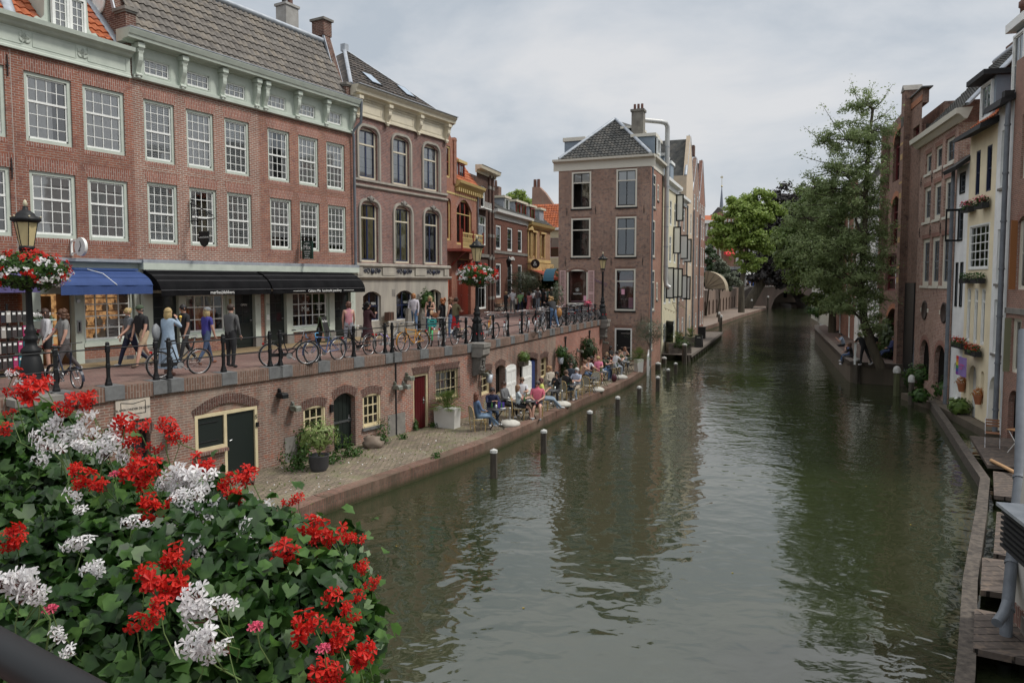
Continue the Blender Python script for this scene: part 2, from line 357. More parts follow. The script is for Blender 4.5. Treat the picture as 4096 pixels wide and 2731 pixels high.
def anchor(par,x,z,h=.5):
    M=MB();M.tube([(x,-.03,z),(x,-.045,z+h*.5),(x,-.03,z+h)],[.014,.02,.012],6);M.box(x-.03,-.05,z+h*.45,x+.03,0,z+h*.52);return M.build('wall_anchor',BLACKM,par)

A0=Vector((-15.5,17.38));AD=Vector((.567,1.)).normalized()
def AP(s):p=A0+AD*s;return (p.x,p.y)

# ===== house with blue awning (leftmost)
f=Fac(AP(-1.),AP(6.97),'brick_house','red brick house with green panelled cornice and scrolled dormer, above the blue awning','house');H=f.o
X=lambda s:s+1.
up=[(X(a),X(b),6.43,8.38) for a,b in ((.3,1.62),(1.98,3.27),(3.76,5.06),(5.39,6.69))]
lo=[(X(a),X(b),3.74,5.63) for a,b in ((.3,1.62),(2.0,3.31),(3.8,5.09),(5.44,6.72))]
M=MB();wall(M,0,X(6.97),3.1,8.9,up+lo,rev=.16)
for a,b,c,d in up+lo:lintel(M,a,b,d,.36,1);lintel(M,a-.02,b+.02,c-.13,.12,1,sp=0)
M.quad((X(3.42),-.006,3.15),(X(3.435),-.006,3.15),(X(3.435),-.006,8.85),(X(3.42),-.006,8.85),2)
M.box(0,1.0,0,X(6.97),6.,8.9,0);M.box(0,.3,8.6,X(6.97),1.1,9.2,0);M.build('wall',[BA,BAS,mat('pale_mortar',(.45,.42,.38))],H)
for i,o in enumerate(up):window(H,*o,cols=4,rows=5,fm=SAGE,im=WHITE,mid=.6,fill=('curtain','curtain','half','curtain')[i],fw=.1)
for i,o in enumerate(lo):window(H,*o,cols=4,rows=5,fm=SAGE,im=WHITE,mid=.6,fill=(None,None,'roman','roman')[i],fw=.1,cw=.97)
anchor(H,X(3.34),8.1,.6);anchor(H,X(3.34),5.3,.6)
cornice(H,X(6.9),8.88,[(0,0),(.10,0),(.10,.05),(.07,.09),(.07,.14),(.05,.16),(.05,.60),(.16,.66),(.2,.72),(.34,.78),(.36,.9),(.30,.9),(0,.9)],SAGE)
M=MB()
for s in (.9,2.55,4.0,5.6):
    for k in range(4):q=k*PI/2+.78;kk=len(M.v);M.lathe([(.06,0),(.1,0),(.1,.015),(.06,.015)],(0,0,0),12);M.xf(Matrix.Translation((X(s)-.2+.075*math.cos(q),-.05,9.26+.075*math.sin(q))) @ Matrix.Rotation(PI/2,4,'X'),kk)
for a,b in ((1.1,2.3),(2.8,3.72),(4.0,5.2),(5.55,6.75)):
    for zz in (9.06,9.44):M.box(X(a),-.065,zz,X(b),-.05,zz+.02)
    for xx in (X(a),X(b)):M.box(xx,-.065,9.08,xx+.02,-.05,9.44)
M.build('cornice_relief',SAGE,H)
M=MB();pantiles(M,0,X(6.8),(.15,9.75),(3.4,13.2));M.build('roof',TRED,H)
M=MB();M.tube([(X(3.55),.1,9.78),(X(3.9),1.6,11.6),(X(4.1),2.6,12.9)],.16,8,sy=.5);M.tube([(X(6.75),.1,9.75),(X(6.78),1.6,11.35),(X(6.8),3.,12.8)],.17,8,sy=.4);M.build('lead_flashing',ZINC,H)
M=MB();sc=[(-.95,9.7),(-.95,9.9),(-.85,10.02),(-.72,9.98),(-.64,10.1),(-.62,10.6),(-.6,11.05),(.6,11.05),(.62,10.6),(.64,10.1),(.72,9.98),(.85,10.02),(.95,9.9),(.95,9.7)]
M.prism([(X(5.08)+a,z) for a,z in sc],'y',.12,.2);M.prism([(X(5.08)-.62,9.9),(X(5.08)+.62,9.9),(X(5.08)+.62,11.1),(X(5.08),11.35),(X(5.08)-.62,11.1)],'y',.2,2.)
for k,(e,zz) in enumerate(((.66,11.05),(.72,11.1),(.78,11.15))):M.box(X(5.08)-e,.02-.04*k,zz,X(5.08)+e,.5,zz+.05)
dm=M.build('dormer',[SAGE],H)
for k in (0,1):
    window(H,X(4.6)+.49*k,X(4.6)+.49*(k+1)-.01,9.78,10.85,cols=2,rows=4,fm=WHITE,fw=.06,y=.02,mid=False,fill='blind').name='dormer_window'
            
M=MB();z=2.9
M.box(0,-.02,2.85,X(6.97),.3,3.1,0)
for a,b in ((3.6,3.95),(4.9,5.15),(6.8,6.97),(-1,-.5),(.6,.8)):M.box(X(a),-.04,0,X(b),.25,2.85,0)
M.box(X(3.95),0,2.12,X(4.9),.2,2.85,0);M.box(X(5.15),0,2.25,X(6.8),.2,2.85,0);M.box(X(5.15),-.06,.5,X(6.8),.2,.62,0)
M.box(X(.8),0,2.3,X(3.6),.2,2.85,0);M.box(X(-1),1.3,0,X(3.6),1.4,2.9,3);M.box(X(5.15),0,0,X(6.8),.22,.5,1);M.box(0,-.25,3.08,X(6.97),.1,3.17,2)
M.box(X(5.15),-.03,0,X(6.8),0,.12,4)
M.build('shop_front',[SAGE,BB2,ZINC,DARK,STONE],H)
WARM=mat('lit_shop_interior',(.75,.42,.17),.8,c2=(.25,.12,.05),sc=7,lo=.4,hi=.6);nt=WARM.node_tree;bb=nt.nodes['Principled BSDF'];nt.links.new(bb.inputs['Base Color'].links[0].from_socket,bb.inputs['Emission Color']);bb.inputs['Emission Strength'].default_value=.42
window(H,X(5.17),X(6.78),.62,2.22,cols=4,rows=4,fm=SAGE,im=WHITE,mid=False,glow=WARM,name='shop_window',mw=.035)
M=MB();M.quad((X(3.97),.9,0),(X(4.88),.9,0),(X(4.88),.9,2.1),(X(3.97),.9,2.1),0);M.quad((X(3.97),.2,0),(X(3.97),.9,0),(X(3.97),.9,2.1),(X(3.97),.2,2.1),1);M.quad((X(4.88),.9,0),(X(4.88),.2,0),(X(4.88),.2,2.1),(X(4.88),.9,2.1),1);M.box(X(4.4),.35,0,X(4.44),.88,2.05,1)
for zz in (.5,.9,1.3,1.65):M.box(X(4.),.6,zz,X(4.4),.85,zz+.04,1)
M.build('shop_doorway',[WARM,mat('shop_brown_panel',(.16,.09,.05),.6)],H)
text('5',.16,BLACKM,H,(X(3.86),-.045,1.62),name='house_number')
M=MB();M.box(X(4.95),-.07,.95,X(5.07),-.04,1.32,0);M.box(X(4.985),-.08,1.0,X(5.03),-.07,1.27,1);M.box(X(4.95),-.09,1.85,X(5.05),-.04,1.95,0);M.build('letterbox',[STEEL,BLACKM],H)
                                        
M=MB()
for zz in (1.1,1.55,1.95):M.box(X(5.2),.3,zz,X(6.75),.55,zz+.025,0)
for k in range(26):
    a=X(5.3+1.4*rnd.random());zz=rnd.choice((.68,1.13,1.58));h=.16+.14*rnd.random()
    M.lathe([(.05,0),(.09,h*.4),(.07,h*.7),(.025,h),(.03,h*1.2)],(a,.38,zz),8,1)
M.build('shop_display',[mat('display_wood',(.35,.22,.12)),mat('display_bust',(.62,.50,.34),.7)],H)

# ===== long house with two black awnings
f=Fac(AP(6.97),AP(17.2),'brick_house','long six-bay brick house with big grey tiled roof, above the two black awnings','house');H=f.o;X=lambda s:s-6.97
u0=(7.34,8.89,10.45,12.43,14.0,15.58);l0=(7.38,8.94,10.5,12.48,14.03,15.62)
up=[(X(a),X(a)+1.1,6.39,8.37) for a in u0];lo=[(X(a),X(a)+1.1,3.72,5.72) for a in l0]
for part,(a,b) in enumerate(((0,X(12.0)),(X(12.0),X(17.2)))):
    M=MB();wall(M,a,b,3.1,9.0,up+lo,rev=.16)
    for q in up+lo:
        if a <= q[0] < b:lintel(M,q[0],q[1],q[3],.34,1);lintel(M,q[0],q[1],q[2]-.13,.12,1,sp=0)
    if part:M.box(0,1.0,0,b,6,10,0)
    M.build('wall',[(BB1,BB2)[part],BBS],H)
fl=['shutter','curtain','shutter','sides','roman','curtain']
for i,o in enumerate(up):window(H,*o,cols=4,rows=6,fm=SAGE,im=WHITE,fill=fl[i],fw=.085)
fl=['shutter','sides','shutter','roman','roman','roman']
for i,o in enumerate(lo):window(H,*o,cols=4,rows=6,fm=SAGE,im=WHITE,fill=fl[i],fw=.085,cw=(1,1,1,.75,.7,.85)[i])
at=[(X(a),X(a)+.97,9.12,9.68) for a in (7.36,8.91,10.46,12.41,14.0,15.57)]
M=MB();wall(M,0,X(17.2),8.97,10.05,at,y=-.03,rev=.1);M.prism([(-.03,8.9),(-.13,8.93),(-.13,9.03),(-.03,9.06)],'x',0,X(17.2));M.build('attic_band',SAGE,H)
for i,o in enumerate(at):window(H,*o,cols=4,rows=2,fm=SAGE,im=WHITE,fill='shutter' if i < 3 else 'blind',fw=.04,y=.02,mid=False,name='attic_window')
M=MB();M.prism([(.2,9.98),(-.1,9.98),(-.14,10.03),(-.42,10.05),(-.44,10.14),(-.47,10.16),(-.53,10.3),(-.53,10.34),(.2,10.36)],'x',-.35,X(17.25));M.build('cornice',SAGE,H)
M=MB();M.box(-.35,-.55,10.342,X(17.3),.1,10.37);M.build('gutter',ZINC,H)
bm_=bracket_mesh(1.08,.15,.27,SAGE)
for s in (7.12,8.70,10.3,11.82,12.24,13.85,15.45,17.05):obj('bracket',bm_,H,(X(s),-.03,10.0))
M=MB();pantiles(M,0.1,X(16.95),(.0,10.38),(1.36,13.0));M.quad((0,1.4,13.0),(X(17),1.4,13.),(X(17),4,10.),(0,4,10.));M.build('roof',TGREY,H)
M=MB();M.tube([(0,1.36,13.05),(X(17),1.36,13.05)],.17,8,sy=.8);M.prism([(1.36,13.12),(1.2,12.72),(1.25,12.70),(1.44,13.1)],'x',0,X(17));M.build('ridge_lead',ZINC,H)
for s,nm in ((7.0,0),(17.03,1)):
    M=MB();pts=[(0,8.95),(.55,8.95),(4.2,8.95),(4.2,9.4),(1.75,13.5),(1.3,13.5),(.48,11.1),(.0,11.0)]
    M.prism([(y,z) for y,z in pts],'x',X(s)-.17,X(s)+.17,0);M.box(X(s)-.24,-.08,11.0,X(s)+.24,.6,11.1,1);M.box(X(s)-.2,-.04,10.94,X(s)+.2,.55,11.,1)
    M.prism([(.5,11.12),(1.3,13.5),(1.42,13.56),(.62,11.12)],'x',X(s)-.22,X(s)+.22,2)
    if nm:M.box(X(s)-.25,1.2,13.3,X(s)+.25,1.9,13.95,0);M.box(X(s)-.32,1.13,13.95,X(s)+.32,1.97,14.05,1)
    else:
        k=len(M.v);M.lathe([(.26,0),(.34,.0),(.34,.05),(.22,.05),(.2,.03)],(0,0,0),20,4);M.lathe([(0,.01),(.23,.01)],(0,0,0),20,3);M.xf(Matrix.Translation((X(s)-.17,1.35,11.5)) @ Matrix.Rotation(-PI/2,4,'Y') @ Matrix.Scale(1.25,4,(1,0,0)),k)
    M.build('gable_parapet',[BG,STONE,ZINC,DARK,WHITE],H)
M=MB();M.box(X(15.0),1.6,12.7,X(15.7),2.2,14.1,0);M.box(X(14.95),1.55,14.1,X(15.75),2.25,14.2,0);M.lathe([(.1,0),(.1,.45),(.06,.5),(.09,.62),(.03,.9)],(X(15.2),1.9,14.2),10,1);M.lathe([(.12,0),(.11,.6)],(X(15.52),1.9,14.2),10,2);M.build('chimney',[mat('grey_render',(.36,.35,.33),c2=(.25,.24,.22),sc=3),BLACKM,mat('rust_pot',(.17,.07,.045),c2=(.1,.05,.04))],H)
downpipe(H,0,0,0,pts=[(X(17.25),-.5,10.3),(X(17.22),-.48,9.4),(X(17.05),-.14,9.0),(X(17.12),-.14,8.8),(X(17.14),-.14,3.1)],r=.06)
M=MB();k=.0
M.box(X(6.97),-.3,3.08,X(17.2),.1,3.2,1);M.prism([(-.3,2.86),(-.3,3.08),(.0,3.08),(0,2.86)],'x',0,X(17.2),0);M.box(0,-.06,2.1,X(17.2),.28,2.86,0)
piers=[(7.0,7.42),(8.38,8.62),(10.36,10.68),(11.62,11.88),(12.12,12.32),(13.18,13.5),(15.58,15.88),(16.9,17.2)]
for a,b in piers:M.box(X(a),-.05,.35,X(b),.25,2.1,0);M.box(X(a)-.02,-.08,0,X(b)+.02,.25,.35,3)
M.box(X(11.88),.02,0,X(12.12),.2,2.1,2);M.box(X(8.62),.03,0,X(10.36),.2,.52,2);M.box(X(13.5),.03,0,X(15.58),.2,.44,2)
M.box(X(8.62),-.06,.52,X(10.36),.2,.64,0);M.box(X(13.5),-.06,.44,X(15.58),.2,.56,0);M.build('shop_front',[SAGE,ZINC,BB2,STONE],H)
REDIN=mat('dim_shop_interior',(.10,.035,.02),.8,c2=(.015,.01,.01),sc=4,lo=.45,hi=.55)
window(H,X(8.63),X(10.35),.64,2.08,cols=4,rows=3,fm=SAGE,im=WHITE,mid=False,glow=REDIN,name='shop_window',mw=.035)
window(H,X(13.51),X(15.57),.56,2.08,cols=5,rows=3,fm=SAGE,im=WHITE,mid=False,glow=REDIN,name='shop_window',mw=.035)
def paneldoor(par,a,b,z0,z1,m,y=.1,glaz=True,cols=2,rows=3,mats=None):
    M=MB();w=b-a;t=.11
    M.box(0,y,0,w,y+.05,z1-z0,0)
    if glaz:
        for i in range(cols):
            for j in range(rows):
                x0=t+(w-2*t)*i/cols+.02;x1=t+(w-2*t)*(i+1)/cols-.02;hh=z1-z0;c=hh*.42+(hh*.53)*j/rows+.02;d=hh*.42+(hh*.53)*(j+1)/rows-.02
                M.box(x0,y-.004,c,x1,y+.01,d,1)
        M.box(t,y-.02,.15,w-t,y,(z1-z0)*.38,0)
    M.tube([(w-.08,y-.06,(z1-z0)*.48),(w-.08,y,(z1-z0)*.48)],.018,6,2);M.tube([(w-.08,y-.06,(z1-z0)*.48),(w-.17,y-.06,(z1-z0)*.48)],.012,6,2)
    return M.build('door',[m,mat('dark_pane',(.02,.024,.026),.05),STEEL],par,(a,0,z0))
for a,b in ((7.42,8.38),(10.7,11.6),(12.34,13.16),(15.9,16.88)):paneldoor(H,X(a),X(b),.02,2.1,BGREEN)
for tx,s,zz in (('6a',8.5,1.55),('6',11.75,1.6),('7bis',12.22,1.6),('7',17.02,1.55)):text(tx,.11,mat('number_grey',(.2,.22,.2)),H,(X(s),-.055,zz),name='house_number')
M=MB();M.box(X(10.42),-.07,1.3,X(10.52),-.05,1.85,0);M.box(X(12.14),-.07,1.0,X(12.28),-.05,1.2,1);M.build('letterbox',[mat('brass',(.3,.22,.1),.4,.8),WHITE],H)
text('OPEN',.11,WHITE,H,(X(11.2),.085,1.6),name='door_sign');text('Mix',.3,WHITE,H,(X(14.3),.075,1.35),name='window_lettering');text('culture',.1,WHITE,H,(X(14.3),.075,1.62),name='window_lettering')
text('handmade\nfairtrade\nfashion\njewellery',.085,WHITE,H,(X(15.1),.075,1.45),name='window_lettering')
M=MB()
for k in range(22):
    s=13.7+1.7*rnd.random();zz=.6;h=.15+.3*rnd.random();M.lathe([(.05,0),(.05,h*.2),(.012,h*.25),(.012,h),(.04,h*1.1)],(X(s),.35,zz),8,k % 2)
for k in range(9):s=8.9+1.3*rnd.random();M.lathe([(.09,0),(.14,.3),(.09,.55),(.15,.8),(.03,.95)],(X(s),.45,.66),8,2)
M.build('shop_display',[mat('display_wood',(.35,.22,.12)),STEEL,mat('orange_garment',(.55,.15,.03))],H)
text('S',.2,ZINC,H,(X(11.75),-.03,4.9),name='wall_bracket_plate') if False else None

def awning(name,label,x0,x1,off,ztop,zlow,mt,valance=.18,bulge=.12,rz=None,base=AP,lines=None,grp=None):
    p=base(x0);r=empty(name,(p[0],p[1],0),math.atan2(AD.y,AD.x),label,'awning',grp);w=x1-x0
    M=MB();n=8;P=[]
    for i in range(n+1):
        t=i/n;P.append((-.1-(off-.1)*(1-(1-t) ** 1.5) if bulge > .05 else-.1-(off-.1)*t,ztop+(zlow-ztop)*t ** (1.5 if bulge > .05 else 1)))
    for k in range(n):
        (a,b),(c,d)=P[k],P[k+1];nx=max(2,int(w/.5))
        for i in range(nx):
            xa,xb=w*i/nx,w*(i+1)/nx;M.quad((xa,c,d),(xb,c,d),(xb,a,b),(xa,a,b))
    for xx in (0,w):M.add([(xx,a,b) for a,b in P]+[(xx,-.1,zlow)],[tuple(range(n+2))])
    M.build('canopy',mt,r)
    M=MB();nx=int(w/.15)
    M.add([(w*i/nx,-off-.012*math.sin(i*1.3),z) for z in (zlow-valance,zlow) for i in range(nx+1)],[(i,i+1,nx+2+i,nx+1+i) for i in range(nx)]);M.build('valance',mt,r)
    M=MB()
    for k in (0,3,5,8):M.box(0,P[k][0]-.012,P[k][1]-.004,w,P[k][0]+.0,P[k][1]+.012)
    M.box(0,-.28,ztop,w,-.0,ztop+.07);M.build('frame',lines or mat('awning_seam',(.25,.25,.25),.6),r)
    return r
BLK=mat('black_awning_canvas',(.006,.006,.007),.9,c2=(.011,.011,.012),sc=2,streak=True,spec=.08);SEAM=mat('awning_piping',(.10,.10,.105),.6)
BLU=mat('blue_awning_canvas',(.030,.065,.20),.8,c2=(.024,.055,.17),sc=3)
r=awning('awning','blue canvas awning over the jewellery shop window',4.0,6.8,1.0,2.82,2.37,BLU,.27,lines=mat('blue_piping',(.03,.07,.2)),grp='shop awnings')
M=MB();M.tube([(1.15,-.2,2.87),(1.4,-.7,2.72),(1.62,-1.03,2.38)],.012,5);M.build('rope',WHITE,r)
r=awning('awning','black canvas awning with a small brand name on its edge, beside the blue awning',7.08,11.55,1.0,2.82,2.2,BLK,.18,lines=SEAM,grp='shop awnings');text('marlies|dekkers',.155,WHITE,r,(2.3,-1.03,2.11),ext=.004)
r=awning('awning','black canvas awning lettered handmade jewellery, beside the drainpipe',11.62,16.75,1.0,2.86,2.2,BLK,.18,lines=SEAM,grp='shop awnings')
text('Culture Mix  handmade jewellery',.138,WHITE,r,(2.7,-1.03,2.11),ext=.004);M=MB();M.box(1.0,-1.025,2.105,1.62,-1.015,2.12);M.box(3.78,-1.025,2.105,4.4,-1.015,2.12);M.build('lettering_rule',WHITE,r)
awning('awning','faded purple awning over the souvenir shop at the edge of the photo',.2,3.45,1.0,2.8,2.35,mat('purple_canvas',(.10,.085,.22),.8,c2=(.08,.065,.17)),.16,lines=mat('purple_piping',(.05,.04,.1)),grp='shop awnings')

                             
def onA(s,y,z):p=A0+AD*s;q=Vector((-AD.y,AD.x));return (p.x+q.x*y,p.y+q.y*y,z)
RZA=math.atan2(AD.y,AD.x)
r=empty('hanging_sign',onA(4.88,-.02,3.5),RZA,'round white sign with a thin line drawing, on a white bracket','sign')
M=MB();k=0;M.lathe([(.27,-.04),(.27,.04)],(0,0,0),28);M.xf(Matrix.Translation((.0,-.5,0)) @ Matrix.Rotation(PI/2,4,'Y'));M.build('sign_face',WHITE,r)
M=MB();M.box(-.02,-.25,-.2,.02,0,-.16);M.box(-.02,-.25,.16,.02,0,.2);M.box(-.03,-.03,-.25,.03,0,.25);M.build('bracket',WHITE,r)
M=MB();M.tube([(-.05,-.52,.16),(-.05,-.58,.02),(-.05,-.5,-.06),(-.05,-.44,-.14),(-.05,-.54,-.1)],.008,5);M.build('line_drawing',BLACKM,r)
r=empty('hanging_sign',onA(8.95,-.02,4.6),RZA,'black shield sign hanging from a wrought iron scroll arm','sign')
M=MB();M.tube([(0,0,-.05),(0,-1.25,.0)],.018,6);M.tube([(0,0,.55),(0,-.35,.45),(0,-1.15,.1)],.018,6);M.tube([(0,-.05,-.15),(0,-.05,.6)],.02,6)
for cy,r0 in ((-.3,.17),(-.58,.12),(-.82,.08)):M.tube([(0,cy+r0*(1-k/22)*math.cos(k*.45),.14+r0*(1-k/22)*math.sin(k*.45)) for k in range(20)],.01,5)
M.ell((0,-.1,.66),(.03,.09,.04));M.tube([(0,-.1,.66),(0,.0,.72),(0,-.2,.76)],.015,5);M.tube([(0,-.5,0),(0,-.5,-.42)],.006,4);M.tube([(0,-.85,0),(0,-.85,-.42)],.006,4);M.build('bracket',BLACK,r)
M=MB();M.prism([(-.43,-.4),(-.5,-.45),(-.58,-.42),(-.68,-.42),(-.77,-.42),(-.85,-.45),(-.92,-.4),(-.9,-.75),(-.82,-.88),(-.68,-.95),(-.53,-.88),(-.45,-.75)],'x',-.025,.025);M.build('sign_face',BLACK,r)
text('marlies|dekkers',.085,WHITE,r,(-.035,-.675,-.62),(PI/2,0,-PI/2))
r=empty('hanging_sign',onA(13.95,-.02,3.7),RZA,'dark green rectangular sign with white lettering on a curled iron bracket','sign')
M=MB();M.tube([(0,-.05,-.3),(0,-.05,.75)],.015,6);M.tube([(0,-.05,.45),(0,-.75,.45)],.014,6)
for cy in (-.18,-.36,-.54):M.tube([(0,cy+.09*(1-k/20)*math.cos(k*.5),.54+.09*(1-k/20)*math.sin(k*.5)) for k in range(17)],.009,5)
M.build('bracket',BLACK,r)
M=MB();M.box(-.03,-.16,-.32,.03,-.72,.4);M.build('sign_face',mat('dark_green_sign',(.008,.035,.025),.4),r)
for tx,sz,zz in (('culture',.1,.31),('Mix',.26,.14),('handmade\nfairtrade\nfashion\njewellery',.085,-.15)):text(tx,sz,WHITE,r,(-.034,-.44,zz),(PI/2,0,-PI/2))

# ===== house with cream cornice and stone ground floor
f=Fac(AP(17.2),AP(24.45),'brick_house','brick house with cream carved cornice, rounded window heads and grey stone ground floor','house');H=f.o;X=lambda s:s-17.2
ups=[(17.62,18.85),(20.0,21.22),(22.42,23.66)];los=[(17.68,18.85),(20.1,21.3),(22.47,23.7)]
up=[(X(a),X(b),7.1,9.35,.18) for a,b in ups];lo=[(X(a),X(b),3.36,6.05,.20) for a,b in los]
gw=[(X(17.7),X(18.95),.66,2.02,.22),(X(20.08),X(21.38),.62,2.04,.22),(X(22.55),X(23.8),.3,2.06,.22)]
M=MB();wall(M,0,X(24.45),3.3,9.85,up+lo,rev=.2);M.box(0,1.0,0,X(24.45),6.5,10,0);M.build('wall',[BC],H)
M=MB();wall(M,0,X(24.45),.0,2.6,gw,y=-.05,rev=.22)
M.prism([(-.05,2.56),(-.12,2.58),(-.2,2.66),(-.2,2.72),(-.05,2.74)],'x',0,X(24.6));M.box(0,-.08,2.74,X(24.5),.1,3.14);M.prism([(-.08,3.14),(-.18,3.18),(-.18,3.27),(-.1,3.3),(.05,3.3)],'x',0,X(24.55))
for a,b in ((19.0,19.95),(21.5,22.4),(24.0,24.4),(17.25,17.6)):
    M.box(X(a),-.15,2.76,X(b),-.08,3.12);M.box(X(a)+.1,-.12,2.82,X(b)-.1,-.155,2.84);M.box(X(a)+.1,-.12,3.04,X(b)-.1,-.155,3.06)
M.prism([(0,6.68),(-.06,6.7),(-.09,6.74),(-.09,6.8),(0,6.83)],'x',0,X(24.45));M.box(0,-.08,6.98,X(24.45),0,7.08);M.box(0,-.1,.0,X(22.5),-.05,.45)
for a,b,c,d,rr in up+lo:
    n=24;R0,R1=.03,.17;P=[];ww=b-a;cr=.32
    for q in (0,1):
        e=(.02,.18)[q];pts=[(a-e,c)]+[(a-e+(cr+e)*(1-math.cos(t)),d-cr+(cr+e)*math.sin(t)) for t in [PI/2*i/6 for i in range(7)]]+[(b+e-(cr+e)*(1-math.sin(t)) ,d-cr+(cr+e)*math.cos(t)) for t in [PI/2*i/6 for i in range(7)]]+[(b+e,c)]
        P.append(pts)
    nn=len(P[0]);V=[(x,-.004,z) for x,z in P[0]]+[(x,-.075,z) for x,z in [((p[0]*.7+q[0]*.3),(p[1]*.7+q[1]*.3)) for p,q in zip(*P)]]+[(x,-.075,z) for x,z in P[1]]+[(x,0,z) for x,z in P[1]]
    M.add(V,[(k*nn+i,k*nn+i+1,(k+1)*nn+i+1,(k+1)*nn+i) for k in range(3) for i in range(nn-1)],0)
M.build('stone_dressing',[mat('pale_weathered_stone',(.40,.37,.31),.85,c2=(.27,.25,.22),sc=2.2,streak=True,bmp=.2)],H)
for i,o in enumerate(lo):
    M=MB();cx=(o[0]+o[1])/2;zz=o[3]+.15
    M.ell((cx,-.1,zz),(.12,.07,.14),8);M.tube([(cx+.22*math.sin(k*.5)*(1-k/14)+.0,-.1,zz+.02*k) for k in range(8)],.03,6);M.ell((cx-.17,-.09,zz+.04),.06,8);M.ell((cx+.17,-.09,zz+.04),.06,8);M.build('keystone',STONE,H)
    window(H,*o[:4],cols=2,rows=1,fm=CREAMP,im=NAVY,mid=False,trans=.24,fill='ycurtain' if i < 2 else None,fw=.09,mw=.09,y=.14)
for o in up:window(H,*o[:4],cols=2,rows=1,fm=CREAMP,im=NAVY,mid=False,trans=.3,fill='roman',fw=.09,mw=.09,y=.14,cw=.95)
for o in gw[:2]:window(H,*o[:4],cols=2,rows=2,fm=WHITE,im=NAVY,mid=False,trans=.0,fw=.03,mw=.06,y=.12,name='cafe_window')
for s in (18.55,20.95):text('TEDS',.15,WHITE,H,(X(s),.085,1.45),name='window_lettering')
text('8',.22,BLACKM,H,(X(22.2),-.055,1.75),name='house_number');M=MB();M.box(X(19.75),-.055,1.75,X(20.0),-.045,2.1);M.build('wall_plaque',STONE,H)
M=MB();M.box(X(22.55),.17,.3,X(23.8),.2,2.1,0);M.box(X(23.45),.1,.3,X(23.5),.2,2.,1);M.box(X(22.45),-.5,0,X(23.9),0,.15,2);M.box(X(22.5),-.25,.15,X(23.85),0,.3,2);M.build('door',[BLACK,CREAMP,STONE],H)
NP=mat('cast_iron_blue_black',(.02,.024,.045),.45)
for a,b in ((17.72,18.9),(20.1,21.25),(22.5,23.65)):
    M=MB();M.box(X(a),-.07,2.78,X(b),-.06,3.1,0);cx=X((a+b)/2)
    for sg in (-1,1):
        for q,r0 in ((.28,.14),(.48,.1)):M.tube([(cx+sg*(q+r0*(1-k/20)*math.cos(k*.5)),-.1,2.94+r0*(1-k/20)*math.sin(k*.5)) for k in range(17)],.022,6)
    M.ell((cx,-.1,2.94),(.12,.07,.14),10);M.build('iron_grille_panel',[NP],H)
CRC=CREAMP
M=MB();M.box(0,-.05,9.83,X(24.45),.1,10.6,0);M.prism([(-.05,9.8),(-.11,9.82),(-.11,9.9),(-.05,9.93)],'x',0,X(24.45));M.prism([(.1,10.6),(-.12,10.6),(-.16,10.68),(-.34,10.74),(-.36,10.86),(-.46,10.98),(-.46,11.05),(.1,11.06)],'x',-.1,X(24.8))
for k in range(int(7.2/.09)):M.box(.03+k*.09,-.1,10.5,.03+k*.09+.05,-.05,10.58)
for a,b in ((17.45,19.2),(19.7,21.6),(22.1,24.0)):
    for zz in (10.02,10.38):M.box(X(a)+.1,-.065,zz,X(b)-.1,-.05,zz+.025)
    for xx in (X(a)+.1,X(b)-.12):M.box(xx,-.065,10.02,xx+.025,-.05,10.4)
M.build('cornice',CRC,H)
bm_=bracket_mesh(.95,.2,.3,CRC)
for s in (17.4,19.45,21.85,24.25):obj('bracket',bm_,H,(X(s),-.05,10.62))
M=MB();M.box(-.1,-.54,11.052,X(24.8),.15,11.08);M.build('gutter',ZINC,H)
pk=(X(20.4),3.3,13.85)
M=MB();pantiles(M,0,X(24.4),(.05,11.08),(pk[1],pk[2]),lim=lambda t:(pk[0]*t,X(24.4)+(pk[0]-X(24.4))*t),tw=.26)
M.add([(0,.05,11.1),pk,(0,6.5,11.1)],[(0,2,1)]);M.add([(X(24.4),.05,11.1),(X(24.4),6.5,11.1),pk],[(0,1,2)]);M.add([(0,6.5,11.1),pk,(X(24.4),6.5,11.1)],[(0,2,1)]);M.build('roof',TDARK,H)
M=MB();M.tube([(0,.05,11.15),(pk[0],pk[1],pk[2]+.1)],.09,8,sy=.6);M.tube([(X(24.4),.05,11.15),(pk[0],pk[1],pk[2]+.1)],.07,8,sy=.5);M.box(pk[0]-.14,pk[1]-.14,pk[2],pk[0]+.14,pk[1]+.14,pk[2]+.35);M.build('hip_lead',ZINC,H)
dy,dz=pk[1]-.05,pk[2]-11.08;LL=math.hypot(dy,dz)
for s0 in (19.4,22.0):
    M=MB();R=Matrix.Translation((X(s0),.05+dy*.22,11.08+dz*.22)) @ Matrix.Rotation(math.atan2(dz,dy),4,'X');M.box(0,0,.05,.75,.95,.13,0);M.box(.06,.06,.13,.69,.89,.137,1);M.xf(R);M.build('skylight',[BLACKM,mat('skylight_glass',(.25,.33,.42),.05)],H)
REDW=mat('red_joinery',(.22,.035,.02),.4);OCH=mat('ochre_trim',(.55,.42,.18),.5)
